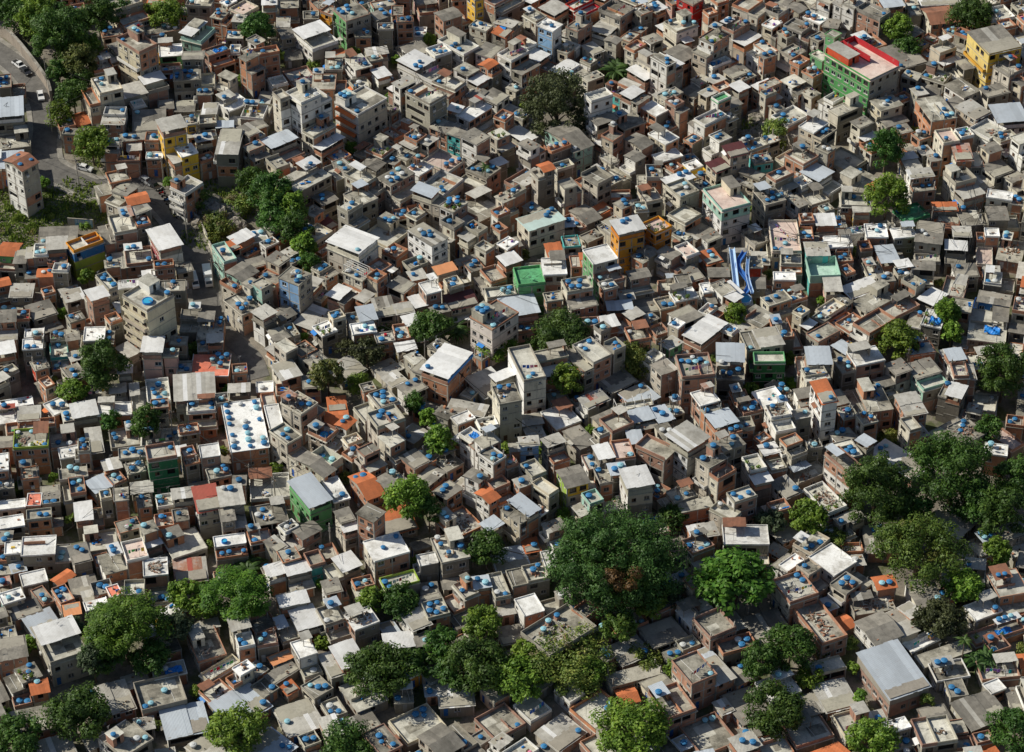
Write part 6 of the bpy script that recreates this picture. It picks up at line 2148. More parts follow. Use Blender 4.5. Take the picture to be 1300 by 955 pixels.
(722,197,54,2,28,28,45,'bh','f',1,''),
(1038,841,90,35,30,39,19,'gh','s',1,''),
(-1263,-416,-8,-68,40,31,9,'wh','d',2,''),
(513,2193,211,127,34,32,44,'sb','n',2,''),
(933,380,45,-6,34,31,15,'eb','f',3,''),
(777,1850,147,89,35,29,53,'sb','s',2,''),
(-762,65,92,6,36,27,-1,'wh','d',1,''),
(269,1351,100,22,27,36,57,'sh','d',0,''),
(-942,2511,141,90,35,37,47,'sh','T',1,''),
(1730,2284,188,107,40,31,19,'eb','d',0,''),
(-738,-557,-11,-38,26,33,29,'gh','e',1,''),
(-340,2354,193,107,36,30,15,'sh','d',0,''),
(-293,1534,140,59,39,29,-6,'eb','w',1,''),
(248,-1141,-42,-69,36,30,32,'sh','s',0,'')]
TREES=[
(212, -672, -3, 142, 82, 96, 'R', 0, 2, 49),
(776, -449, -12, 75, 92, 103, 'D', 0, 2, 51),
(959, -357, -32, 101, 83, 96, 'D', 0, 3, 44),
(851, -598, -20, 103, 60, 78, 'C', 0, 1, 51),
(1091, -363, -45, 55, 72, 88, 'D', 2, 1, 44),
(1046, -477, -38, 55, 71, 87, 'D', 1, 1, 52),
(937, -678, -25, 44, 30, 54, 'L', 0, 2, 53),
(881, -785, -22, 58, 34, 57, 'O', 0, 2, 53),
(1023, -573, -33, 30, 39, 61, 'L', 1, 2, 53),
(1121, 7, -43, 62, 80, 94, 'D', 0, 3, 26),
(891, 110, -16, 51, 48, 69, 'L', 0, 2, 44),
(1021, 231, -21, 33, 43, 65, 'L', 0, 0, 26),
(1027, 180, -24, 26, 32, 45, 'L', 1, 0, 26),
(938, 829, 27, 46, 60, 78, 'D', 0, 2, 25),
(920, 637, 12, 55, 61, 79, 'L', 0, 0, 25),
(113, 1023, 2, 90, 97, 108, 'O', 0, 0, 7),
(-1173, 1183, 117, 75, 88, 100, 'D', 3, 0, 0),
(-1297, 1341, 116, 54, 47, 68, 'D', 5, 0, 0),
(-1117, 1101, 115, 55, 48, 68, 'A', 0, 0, 0),
(-1162, 1068, 114, 32, 39, 61, 'D', 2, 0, 0),
(-1115, 982, 109, 44, 37, 60, 'D', 0, 2, 13),
(-1277, 1368, 115, 63, 36, 59, 'D', 4, 0, 0),
(-1088, 1318, 113, 54, 61, 79, 'D', 2, 2, 0),
(-926, 1391, 102, 55, 32, 55, 'L', 0, 2, 0),
(-1142, 921, 105, 34, 34, 40, 'G', 0, 0, 0),
(-1041, 775, 89, 51, 44, 66, 'L', 0, 0, 0),
(-670, 1319, 83, 50, 50, 70, 'D', 0, 0, 1),
(-584, 590, 56, 58, 58, 76, 'D', 0, 3, 3),
(-514, 455, 48, 42, 54, 73, 'D', 0, 2, 16),
(-641, 657, 62, 39, 39, 61, 'D', 0, 1, 0),
(-561, 520, 52, 61, 40, 62, 'D', 1, 2, 16),
(-495, 410, 47, 30, 39, 61, 'L', 0, 2, 16),
(-414, -66, 32, 37, 49, 69, 'A', 0, 1, 32),
(-329, 24, 43, 43, 25, 50, 'O', 0, 0, 34),
(-378, 57, 41, 25, 19, 35, 'O', 0, 3, 16),
(-186, 94, 52, 51, 31, 55, 'D', 0, 2, 34),
(-127, 124, 53, 33, 23, 30, 'P', 0, 2, 34),
(-32, 53, 55, 39, 23, 29, 'G', 0, 3, 17),
(100, 55, 53, 76, 44, 65, 'D', 0, 2, 38),
(123, -111, 53, 37, 46, 66, 'L', 0, 1, 38),
(283, 7, 46, 43, 56, 33, 'B', 0, 0, 40),
(522, 188, 20, 29, 35, 48, 'L', 0, 1, 22),
(-221, -475, 13, 51, 61, 79, 'L', 0, 1, 47),
(-177, -496, 13, 30, 39, 61, 'D', 0, 1, 47),
(-158, -299, 36, 34, 43, 64, 'L', 0, 0, 35),
(-217, -154, 44, 23, 30, 44, 'D', 0, 3, 34),
(-186, -197, 43, 21, 24, 39, 'L', 0, 3, 34),
(-344, -63, 39, 28, 22, 28, 'G', 0, 0, 34),
(-931, 8, -16, 58, 69, 86, 'D', 0, 0, 27),
(-997, -35, -27, 36, 26, 51, 'L', 0, 2, 30),
(-903, -124, -27, 27, 24, 39, 'D', 0, 0, 31),
(-817, -169, -22, 35, 46, 67, 'D', 0, 2, 31),
(-790, -812, -52, 88, 71, 87, 'F', 0, 1, 45),
(-849, -877, -54, 32, 42, 63, 'E', 1, 1, 45),
(-693, -781, -48, 39, 33, 57, 'E', 0, 3, 33),
(-678, -692, -42, 43, 31, 55, 'L', 0, 3, 33),
(-568, -711, -37, 79, 46, 67, 'F', 0, 0, 46),
(-569, -586, -27, 43, 25, 30, 'P', 0, 0, 46),
(-293, -720, -25, 28, 36, 49, 'L', 0, 0, 48),
(-234, -725, -23, 46, 28, 52, 'D', 0, 3, 48),
(-54, -602, 3, 43, 37, 60, 'D', 0, 1, 48),
(-58, -787, -27, 42, 37, 59, 'L', 1, 0, 49),
(-73, -903, -46, 73, 43, 64, 'D', 0, 0, 49),
(-144, -836, -37, 35, 35, 58, 'D', 1, 3, 48),
(-267, -911, -51, 73, 43, 64, 'D', 0, 3, 46),
(115, -872, -36, 93, 54, 32, 'B', 0, 3, 49),
(29, -861, -37, 35, 24, 49, 'L', 0, 0, 49),
(462, -696, -7, 85, 49, 70, 'M', 0, 2, 50),
(217, -806, -23, 39, 36, 59, 'C', 0, 1, 49),
(334, -711, -8, 29, 24, 39, 'E', 0, 0, 50),
(281, -742, -12, 36, 21, 47, 'L', 0, 0, 50),
(270, -852, -29, 38, 22, 13, 'B', 0, 0, 50),
(561, -867, -25, 54, 43, 65, 'D', 0, 0, 52),
(501, -905, -30, 41, 47, 67, 'D', 0, 1, 50),
(608, -909, -27, 32, 18, 24, 'G', 0, 3, 52),
(631, -834, -21, 19, 24, 15, 'B', 0, 3, 52),
(634, -493, 0, 47, 27, 52, 'L', 0, 2, 51),
(549, -505, 6, 34, 19, 46, 'E', 0, 0, 51),
(338, -503, 18, 34, 19, 46, 'D', 0, 3, 39),
(1024, 1346, 67, 38, 49, 69, 'L', 0, 1, 9),
(1044, 1286, 66, 42, 24, 49, 'D', 0, 1, 9),
(1223, 1406, 85, 63, 37, 59, 'D', 0, 2, 10),
(680, 992, 14, 36, 47, 28, 'B', 0, 1, 8),
(-222, 1397, 45, 17, 20, 26, 'G', 0, 3, 2),
(-519, 1249, 67, 19, 15, 21, 'G', 0, 0, 3),
(-283, 154, 48, 25, 22, 30, 'P', 0, 0, 34),
(-67, 745, 17, 20, 20, 30, 'P', 0, 0, 18),
(844, -164, -16, 25, 18, 11, 'B', 0, 3, 44),
(293, 1302, 17, 50, 35, 30, 'P', 0, 2, 7),
(-768, 621, 65, 31, 40, 24, 'B', 0, 2, 11),
(-676, 618, 61, 38, 22, 13, 'B', 0, 2, 16),
(-717, 536, 56, 46, 26, 16, 'B', 0, 1, 11),
(-860, -1019, -57, 69, 40, 62, 'D', 0, 3, 45),
(-546, -1050, -66, 63, 36, 59, 'L', 0, 3, 48),
(233, -1063, -60, 78, 45, 66, 'L', 1, 3, 50),
(523, -1023, -40, 66, 38, 61, 'D', 0, 3, 52),
(950, -875, -22, 35, 20, 30, 'P', 1, 1, 53),
(915, -862, -22, 22, 13, 30, 'P', 0, 1, 53),
(984, -1103, -21, 62, 36, 59, 'D', 0, 1, 53),
(-977, -1079, -55, 56, 32, 56, 'D', 1, 3, 45),
(709, -1107, -35, 53, 30, 54, 'L', 1, 3, 53),
(-326, -1083, -74, 56, 33, 56, 'D', 2, 3, 46),
(175, 215, 43, 18, 12, 18, 'G', 0, 1, 19),
(78, 655, 14, 17, 10, 16, 'G', 0, 2, 18),
(-188, 402, 43, 11, 11, 17, 'G', 0, 3, 14),
(649, -402, 3, 10, 10, 6, 'B', 1, 2, 51),
(-622, 1256, 78, 25, 14, 31, 'L', 0, 0, 1),
(-1254, 1321, 116, 63, 56, 75, 'L', 3, 0, 0),
(-1178, 1292, 116, 54, 47, 68, 'D', 3, 2, 0),
(-1103, 1184, 116, 41, 41, 63, 'L', 1, 0, 0),
(-1108, 1053, 113, 36, 29, 54, 'D', 0, 0, 0),
(-1151, 1169, 117, 41, 34, 57, 'C', 0, 0, 0),
(-1048, 1401, 108, 42, 35, 58, 'D', 0, 2, 0),
(-1349, 1394, 114, 63, 49, 69, 'D', 6, 0, 0),
(1000, -433, -35, 51, 51, 71, 'D', 0, 1, 52),
(863, -437, -21, 44, 38, 61, 'D', 0, 1, 51),
(688, -528, -6, 37, 25, 15, 'B', 0, 2, 51),
(1065, -164, -43, 32, 41, 63, 'D', 0, 1, 44),
(-543, 551, 52, 50, 50, 70, 'L', 1, 2, 16),
(-476, 358, 45, 26, 34, 47, 'D', 0, 1, 16),
(335, -894, -33, 29, 17, 33, 'L', 0, 3, 50),
(-204, -889, -47, 45, 26, 51, 'D', 2, 3, 48),
(-115, -903, -47, 48, 28, 52, 'D', 1, 0, 49),
(8, -929, -48, 57, 33, 57, 'L', 1, 3, 49),
(67, -864, -36, 35, 20, 46, 'D', 0, 3, 49),
(-829, -856, -53, 48, 43, 64, 'D', 0, 1, 45),
(-737, -860, -52, 42, 30, 54, 'D', 1, 1, 45),
(-909, -775, -54, 29, 34, 48, 'E', 0, 1, 45),
(-638, -715, -41, 33, 19, 45, 'L', 0, 0, 46),
(159, -901, -39, 32, 20, 46, 'L', 0, 3, 49),
(-326, -759, -32, 23, 17, 10, 'B', 0, 3, 48),
(28, 452, 32, 15, 16, 16, 'B', 0, 2, 19),
(-1011, 352, 27, 20, 22, 30, 'L', 0, 3, 13),
(-13, -287, 44, 19, 15, 21, 'L', 0, 3, 35),
(-401, -644, -21, 10, 8, 22, 'L', 0, 3, 46),
(1025, 393, -7, 11, 10, 17, 'B', 0, 0, 26),
(32, 1136, 9, 13, 13, 17, 'L', 0, 0, 7),
(-201, -595, -2, 16, 13, 20, 'L', 0, 1, 48),
(694, -820, -20, 16, 11, 19, 'B', 0, 1, 52),
(636, -14, 11, 17, 13, 20, 'G', 0, 0, 43),
(-519, -293, 4, 15, 12, 16, 'L', 0, 0, 36),
(-321, 1104, 40, 20, 17, 27, 'G', 0, 1, 3),
(-709, -1009, -60, 12, 13, 18, 'B', 0, 3, 45),
(-846, 685, 74, 15, 14, 24, 'L', 0, 2, 11),
(-405, 877, 47, 15, 14, 26, 'L', 0, 3, 3),
(-1055, 42, -23, 11, 9, 18, 'B', 0, 2, 30),
(-642, -44, 9, 17, 18, 18, 'L', 0, 3, 28),
(698, -967, -28, 15, 13, 25, 'L', 0, 3, 53),
(829, 509, 3, 14, 15, 14, 'B', 0, 1, 24),
(594, 678, 3, 15, 16, 19, 'G', 0, 1, 21),
(467, 62, 29, 13, 12, 14, 'B', 0, 1, 40),
(691, -888, -24, 13, 12, 24, 'L', 0, 0, 53),
(-308, 1306, 46, 13, 10, 17, 'L', 0, 2, 3),
(-1013, -274, -49, 11, 10, 22, 'L', 0, 3, 30),
(617, 403, 7, 14, 12, 20, 'B', 0, 3, 23),
(-1037, 528, 55, 12, 13, 24, 'G', 0, 2, 13),
(-641, -239, -6, 13, 11, 25, 'G', 0, 3, 32),
(-955, -412, -51, 13, 12, 25, 'L', 0, 2, 45),
(637, 68, 11, 18, 17, 25, 'L', 0, 1, 41),
(-1016, -984, -54, 12, 13, 23, 'L', 0, 3, 45),
(-358, -354, 15, 18, 17, 23, 'B', 0, 0, 37),
(1044, -833, -25, 16, 13, 20, 'B', 0, 1, 53),
(-1062, 255, 8, 16, 13, 15, 'L', 1, 3, 13),
(563, 298, 13, 11, 9, 11, 'L', 0, 3, 23),
(-1093, -296, -57, 14, 15, 18, 'L', 1, 3, 30),
(-1152, 684, 77, 16, 12, 24, 'L', 0, 2, 13),
(-639, -918, -55, 13, 11, 17, 'L', 2, 1, 45),
(-649, -511, -28, 11, 8, 17, 'B', 0, 3, 33),
(-999, -786, -56, 21, 19, 19, 'L', 0, 0, 45),
(-389, -801, -39, 18, 16, 21, 'L', 1, 3, 46),
(537, -64, 23, 21, 19, 27, 'L', 0, 3, 41),
(-419, 1316, 58, 18, 15, 22, 'G', 0, 3, 1),
(1029, 964, 45, 13, 13, 19, 'B', 0, 2, 25),
(-705, 1146, 86, 17, 15, 16, 'G', 0, 1, 0),
(-736, 103, 13, 21, 16, 25, 'L', 0, 0, 28),
(62, -295, 44, 17, 18, 28, 'L', 0, 0, 42),
(830, -986, -24, 15, 16, 26, 'B', 0, 3, 53),
(110, -479, 24, 15, 13, 25, 'G', 0, 3, 42),
(175, -223, 47, 13, 10, 22, 'G', 0, 2, 42),
(733, 307, 2, 10, 7, 20, 'L', 0, 3, 24),
(-484, 129, 36, 14, 13, 14, 'G', 0, 3, 16)]
ROADS=[(6.4, [(-144.7, 136.2), (-134.6, 125.4), (-127.1, 116.1), (-121.0, 104.3), (-118.2, 92.7), (-117.5, 83.4), (-115.5, 76.9), (-109.4, 72.2), (-103.2, 68.8), (-97.5, 70.0)]), (6.2, [(-97.5, 70.0), (-92.0, 69.5), (-86.2, 63.9), (-81.1, 56.3), (-76.8, 46.9), (-73.8, 38.0), (-72.2, 28.3), (-70.9, 21.0)]), (4.5, [(-70.9, 21.0), (-65.6, 15.7), (-60.0, 8.5), (-57.7, 1.6)])]
CARS=[('pickup', -128.48, 118.72, 11.69, -48, 'w', 'white pickup truck heading up the sunny road by the stone wall'), ('car', -121.01, 104.62, 11.33, -76, 'w', 'small white car alone in the sun on the road bend'), ('van', -75.63, 35.31, 3.78, -74, 'w', 'white van parked nearest the white-roofed hall on the road'), ('truck', -72.51, 36.28, 3.99, -78, 'w', 'white box truck parked at the right road edge beside the white van'), ('car', -88.5, 69.66, 7.66, -42, 'k', 'dark car in shade where the road turns by the yellow walls'), ('car', -90.61, 71.35, 7.91, -41, 'g', 'grey car in shade behind the dark car at the road turn'), ('car', -106.3, 75.67, 8.72, -19, 'w', 'white car parked under the awnings at the road corner'), ('van', -91.58, 46.09, 4.7, -57, 'o', 'orange van on the dirt yard left of the white-roofed hall'), ('car', -126.41, 115.7, 11.67, -53, 'k', 'black car parked along the stone wall behind the white pickup')]
BIKES=[(-87.0, 68.25, 7.47, -24), (-86.28, 66.98, 7.31, -16), (-85.56, 65.72, 7.15, -30), (-84.85, 64.46, 7.0, -19), (-84.13, 63.21, 6.84, -24), (-83.42, 61.96, 6.69, -33), (-82.71, 60.7, 6.54, -20), (-82.0, 59.45, 6.39, -17), (-81.29, 58.2, 6.24, -27)]
POLES=[(-107.24, 70.18, 8.01, 8), (-116.33, 90.16, 10.32, 8), (-86.28, 70.94, 7.72, 8), (-78.66, 50.61, 5.4, 9), (-70.99, 33.74, 3.79, 8.5), (-120.28, 111.28, 11.6, 8), (-47.42, 136.77, 6.47, 8), (-38.15, 70.18, 4.44, 9), (-46.39, 0.9, 3.16, 9), (-18.04, 88.9, 2.28, 9), (79.63, 58.88, 0.57, 9), (81.01, 44.96, 0.09, 9), (-1.84, 21.51, 4.95, 8), (23.75, 76.35, 0.11, 9), (33.81, 1.95, 4.16, 9), (48.45, 58.96, 0.52, 8), (68.96, 49.33, 0.41, 8), (102.56, 58.23, 1.04, 9), (-51.37, -38.8, -0.39, 8), (-57.28, -33.4, -0.59, 7), (-19.74, 0.8, 5.08, 9), (8.58, -33.48, 4.06, 9), (36.13, -32.49, 3.19, 9), (60.55, -30.07, 1.08, 8), (91.05, 6.66, -1.98, 9), (-75.96, -16.4, -1.47, 9), (-86.14, -37.27, -4.06, 8), (-38.61, -53.56, -0.68, 8), (-8.31, -59.54, 0.33, 8), (49.07, -72.36, -1.08, 8), (114.09, 57.82, 1.34, 8), (65.72, 140.38, 4.22, 8), (112.56, 127.55, 7.33, 8), (-27.11, 125.09, 3.98, 8), (14.89, 142.23, 3.07, 8)]
WALLP=[(-135.69, 135.02, 11.47), (-130.94, 128.43, 11.66), (-125.44, 119.03, 11.73), (-119.94, 108.78, 11.52), (-117.91, 102.56, 11.23)]
FENCE=[(-83.41, 69.29, 7.44), (-79.21, 61.22, 6.51), (-75.59, 54.93, 5.81), (-72.63, 46.93, 5.02), (-70.12, 39.27, 4.34), (-68.39, 31.69, 3.71)]
ROCKS=[(-75.13, 63.15, 6.55, 7), (-70.95, 59.17, 6.07, 8), (-75.71, 56.37, 5.95, 5), (-67.18, 55.15, 5.65, 6), (66.23, 102.7, 1.47, 7), (64.68, 109.67, 1.73, 6), (61.14, 102.55, 1.08, 4), (6.7, -53.61, 1.63, 4), (61.19, -43.57, 0.46, 3)]
GRASS=[(-120.77, 61.34, 6.42, 9), (-121.99, 54.2, 5.16, 7), (-116.31, 56.62, 5.77, 7), (-124.44, 64.21, 6.75, 7), (-111.04, 61.04, 6.63, 6), (-108.16, 64.57, 7.21, 7), (-103.48, 62.58, 6.96, 7), (-79.36, 62.97, 6.68, 5), (-74.32, 67.4, 6.87, 6), (-67.98, 65.68, 6.42, 7), (-72.29, 52.09, 5.5, 5), (-76.49, 52.04, 5.54, 4), (67.03, 99.89, 1.39, 5), (63.44, 106.4, 1.44, 4), (6.74, -48.21, 2.38, 4), (-76.14, -50.25, -3.75, 6), (-73.33, -52.85, -3.64, 5), (-0.84, -53.45, 1.49, 4), (31.32, -74.49, -1.27, 5), (0.0, -84.22, -3.43, 5), (64.47, -74.25, -1.5, 6), (-104.65, 81.95, 9.41, 5), (-23.25, -89.16, -4.79, 5)]
SLIDE=(54.15, 34.86, 1.3, 92)
MURAL=(-105.01, 55.5, 5.87, -7)
# ------------------------------------------------------------------ shared window, door meshes
def window_geo(b,ww,wh,fm,style,what=3):
    # origin: centre of the opening on the wall face, outside is -y
    if style=='bare':
        b.poly([(-ww/2,.24,-wh/2),(ww/2,.24,-wh/2),(ww/2,.24,wh/2),(-ww/2,.24,wh/2)],'dk'); b.box(-ww/2-.08,-.05,-wh/2-.1,ww/2+.08,.05,-wh/2-.005,'band'); return
    t=.07
    for x0,x1,z0,z1 in () if what==2 else ((-ww/2,ww/2,wh/2-t,wh/2-.002),(-ww/2,ww/2,-wh/2+.002,-wh/2+t),(-ww/2+.002,-ww/2+t,-wh/2+t,wh/2-t),(ww/2-t,ww/2-.002,-wh/2+t,wh/2-t)): b.box(x0,.04,z0,x1,.16,z1,fm)
    if style=='shut':
        b.box(-ww/2+t,.06,-wh/2+t,-.02,.12,wh/2-t,fm); b.poly([(0,.13,-wh/2+t),(ww/2-t,.13,-wh/2+t),(ww/2-t,.13,wh/2-t),(0,.13,wh/2-t)],'dk')
    else:
        if what&2: b.poly([(-ww/2+t,.13,-wh/2+t),(ww/2-t,.13,-wh/2+t),(ww/2-t,.13,wh/2-t),(-ww/2+t,.13,wh/2-t)],'gl')
        if what==2: return
        b.box(-.03,.08,-wh/2+t,.03,.125,wh/2-t,fm)
        if style=='bars':
            for k in range(1,5): x=-ww/2+ww*k/5; b.box(x-.015,-.06,-wh/2,x+.015,-.03,wh/2,'wk')
    b.box(-ww/2-.1,-.09,-wh/2-.12,ww/2+.1,.05,-wh/2-.006,'band')
def door_geo(b,ww,wh,mat):
    b.box(-ww/2+.002,.08,-wh/2,ww/2-.002,.16,wh/2-.002,mat); b.box(ww/2-.2,.03,-.1,ww/2-.12,.078,.02,'met')
WIN=[(1.25,1.1,'wf','slide'),(1.5,1.15,'wf','slide'),(1.0,1.0,'wb','shut'),(1.2,1.1,'wk','bars'),(.7,.6,'wf','slide'),(1.1,1.15,'wk','bare'),(1.6,1.3,'wb','slide'),(1.2,1.0,'wf','bars')]
WMESH=[];WFRAME=[];WPANE=[]
for q in WIN:
    b=MB(); window_geo(b,*q); WMESH.append(b.mesh('window')); ok=q[3] in('slide','bars')
    b=MB(); window_geo(b,*q,1 if ok else 3); WFRAME.append(b.mesh('window')); b=MB(); window_geo(b,*q,2) if ok else 0; WPANE.append(b.mesh('pane') if ok else None)
DOORM=['wb','wf','A','wk']; DMESH=[]
for m in DOORM:
    b=MB(); door_geo(b,.9,2.1,m); DMESH.append(b.mesh('door'))
b=MB(); b.box(-.4,-.42,-.3,.4,-.02,.3,'wf'); b.lathe([(.22,0),(.22,.02),(0,.02)],0,0,.302,'wk',10); AC=b.mesh('air_conditioner')
def dish_geo(b,x,y,z,az):
    b.bar((x,y,z),(x,y,z+.9),.035,'met',5)
    c=Vector((x,y,z+1.0)); d=Vector((math.cos(az)*.75,math.sin(az)*.75,.66)); u=d.cross(Vector((0,0,1))).normalized(); w=u.cross(d).normalized()
    k=b.mi('dish'); rings=[]
    for r,o in ((0,-.1),(.25,-.07),(.48,.03)):
        rings.append([b.P(c+d*o+(u*math.cos(t)+w*math.sin(t))*r) for t in [2*math.pi*i/10 for i in range(10)]] if r else [b.P(c+d*o)])
    for i in range(10):
        b.f.append([rings[0][0],rings[1][i],rings[1][(i+1)%10]]); b.f.append([rings[1][i],rings[2][i],rings[2][(i+1)%10],rings[1][(i+1)%10]]); b.m+= [k,k]
    b.bar(c,c+d*.42,.02,'met',4)
# ------------------------------------------------------------------ one house
class Solo:                                   # every part an object under the house
    stuff=False
    def __init__(s,root): s.root=root; s.parts={}; s.off=(0.,0.); s.vt=''; s.near=False; s.subs=[]
    def part(s,name,key=None):
        k=(key or name)+s.vt
        if k not in s.parts: s.parts[k]=(name,MB())
        b=s.parts[k][1]; b.T=(1.,0.,s.off[0],s.off[1],0.); return b
    def o(s,p): return (p[0]+s.off[0],p[1]+s.off[1],p[2])
    def sub(s,name,of):                       # a piece of a part: thing > part > sub-part
        b=MB(); b.T=(1.,0.,s.off[0],s.off[1],0.); s.subs.append((name,of+s.vt,b)); return b
    def win(s,i,p,th):
        if s.near and WPANE[i]: inst('pane',WPANE[i],inst('window',WFRAME[i],s.root,s.o(p),th),(0,0,0))
        else: inst('window',WMESH[i],s.root,s.o(p),th)
    def door(s,i,p,th): inst('door',DMESH[i],s.root,s.o(p),th)
    def ac(s,p,th): inst('air_conditioner',AC,s.root,s.o(p),th)
    def close(s):
        d={}
        for k,(n,b) in s.parts.items(): d[k]=b.build(n,s.root)
        for n,of,b in s.subs: b.build(n,d.get(of) or s.root)
class Mass:                                   # the many small houses beyond the 300 that are individuals
    stuff=True
    def __init__(s,mb): s.mb=mb
    off=(0.,0.); vt=''
    def at(s,x,y,z,th): s.base=(math.cos(th),math.sin(th),x,y,z); s.off=(0.,0.)
    def part(s,name,key=None):
        c,n,x,y,z=s.base; a,b=s.off; s.T=(c,n,x+c*a-n*b,y+n*a+c*b,z); s.mb.T=s.T; return s.mb
    def putsub(s,p,th,f,*a):
        c,n,x,y,z=s.T; q=(c*p[0]-n*p[1]+x,n*p[0]+c*p[1]+y,p[2]+z); t=math.atan2(n,c)+th
        s.mb.T=(math.cos(t),math.sin(t),*q); f(s.mb,*a); s.mb.T=s.T
    def win(s,i,p,th): s.putsub(p,th,window_geo,*WIN[i])
    def door(s,i,p,th): s.putsub(p,th,door_geo,.9,2.1,DOORM[i])
    def ac(s,p,th): s.putsub(p,th,lambda b:b.box(-.4,-.42,-.3,.4,-.02,.3,'wf'))
    def sub(s,name,of): return s.part(name)
    def close(s): s.mb.T=(1.,0.,0.,0.,0.)
TH=[-math.pi/2,0,math.pi/2,math.pi]           # faces: left, front, right, back
FLOOR=2.75
def wall_face(sink,b,w,d,face,z0,z1,mat,ops,rng):
    L=d if face in(0,2) else w; off=(w if face in(0,2) else d)/2; th=TH[face]; c,n=math.cos(th),math.sin(th)
    def pt(a,z,i=0.): x,y=a-L/2,-(off-i); return (c*x-n*y,n*x+c*y,z)
    ops=sorted(ops); xs=0.
    for (a,ww,zs,wh,kind,idx) in ops:
        a0,a1=a-ww/2,a+ww/2
        if a0>xs: b.poly([pt(xs,z0),pt(a0,z0),pt(a0,z1),pt(xs,z1)],mat)
        if zs>z0+.01: b.poly([pt(a0,z0),pt(a1,z0),pt(a1,zs),pt(a0,zs)],mat)
        if zs+wh<z1-.01: b.poly([pt(a0,zs+wh),pt(a1,zs+wh),pt(a1,z1),pt(a0,z1)],mat)
        t,e=zs+wh,.26
        b.poly([pt(a0,zs),pt(a0,zs,e),pt(a0,t,e),pt(a0,t)],mat); b.poly([pt(a1,zs,e),pt(a1,zs),pt(a1,t),pt(a1,t,e)],mat)
        b.poly([pt(a0,t),pt(a0,t,e),pt(a1,t,e),pt(a1,t)],mat); b.poly([pt(a0,zs,e),pt(a0,zs),pt(a1,zs),pt(a1,zs,e)],mat)
        p=pt(a,zs+wh/2)
        if kind=='w':
            sink.win(idx,p,th)
            if rng.random()<.05: sink.ac(pt(a+rng.choice((-.2,.2)),zs-.45),th)
        elif kind=='d': sink.door(idx,p,th)
        else: b.poly([pt(a0,zs,e-.01),pt(a1,zs,e-.01),pt(a1,t,e-.01),pt(a0,t,e-.01)],'dk')
        xs=a1
    if xs<L: b.poly([pt(xs,z0),pt(L,z0),pt(L,z1),pt(xs,z1)],mat)
def sheet(b,x0,y0,x1,y1,z,mat,rng,tilt=None,along='x'):
    # corrugated sheeting laid as overlapping strips
    if tilt is None: tilt=rng.uniform(.02,.09)*rng.choice((-1,1))
    n=max(2,int(round((x1-x0)/1.05))); st=(x1-x0)/n; zz=(y1-y0)/2*tilt
    for i in range(n):
        a=x0+st*i; e0,e1=rng.uniform(-.10,.10),rng.uniform(-.10,.10); dz=.014*(i%2)+rng.uniform(0,.015)
        m=mat
        if mat=='sr': m=rng.choice(('sr','sg','srd'))
        if mat in('sd','sg') and rng.random()<.06: m='sg' if mat=='sd' else 'S'
        q0=[(a-.03,y0+e0,z-zz+dz),(a+st+.03,y0+e0,z-zz+dz),(a+st+.03,y1+e1,z+zz+dz),(a-.03,y1+e1,z+zz+dz)]
        b.hexa(q0,[(p[0],p[1],p[2]+.05) for p in q0],m)
def gable(b,x0,y0,x1,y1,z,mat,rng,rise):
    n=max(2,int(round((x1-x0)/1.1))); st=(x1-x0)/n; ym=(y0+y1)/2
    for i in range(n):
        a=x0+st*i; dz=rng.uniform(0,.02)
        for ya,yb,za,zb in((y0,ym,z,z+rise),(ym,y1,z+rise,z)):
            q=[(a,ya,za+dz),(a+st-.01,ya,za+dz),(a+st-.01,yb,zb+dz),(a,yb,zb+dz)]; b.hexa(q,[(p[0],p[1],p[2]+.08) for p in q],mat)
    for x in (x0+.3,x1-.3): b.poly([(x,y0+.3,z-.3),(x,y1-.3,z-.3),(x,ym,z+rise-.02)],'g')
def ring(b,w,d,z,h,t,mat,sides=(0,1,2,3),cap=None):
    w2,d2=w/2,d/2
    if 0 in sides: b.box(-w2,-d2,z,-w2+t,d2,z+h,mat)
    if 2 in sides: b.box(w2-t,-d2,z,w2,d2,z+h,mat)
    if 1 in sides: b.box(-w2+t+.002,-d2,z,w2-t-.002,-d2+t,z+h,mat)
    if 3 in sides: b.box(-w2+t+.002,d2-t,z,w2-t-.002,d2,z+h,mat)
SPOT=[]   # places on roofs for tanks and loose things: (house, x,y,z, ...)
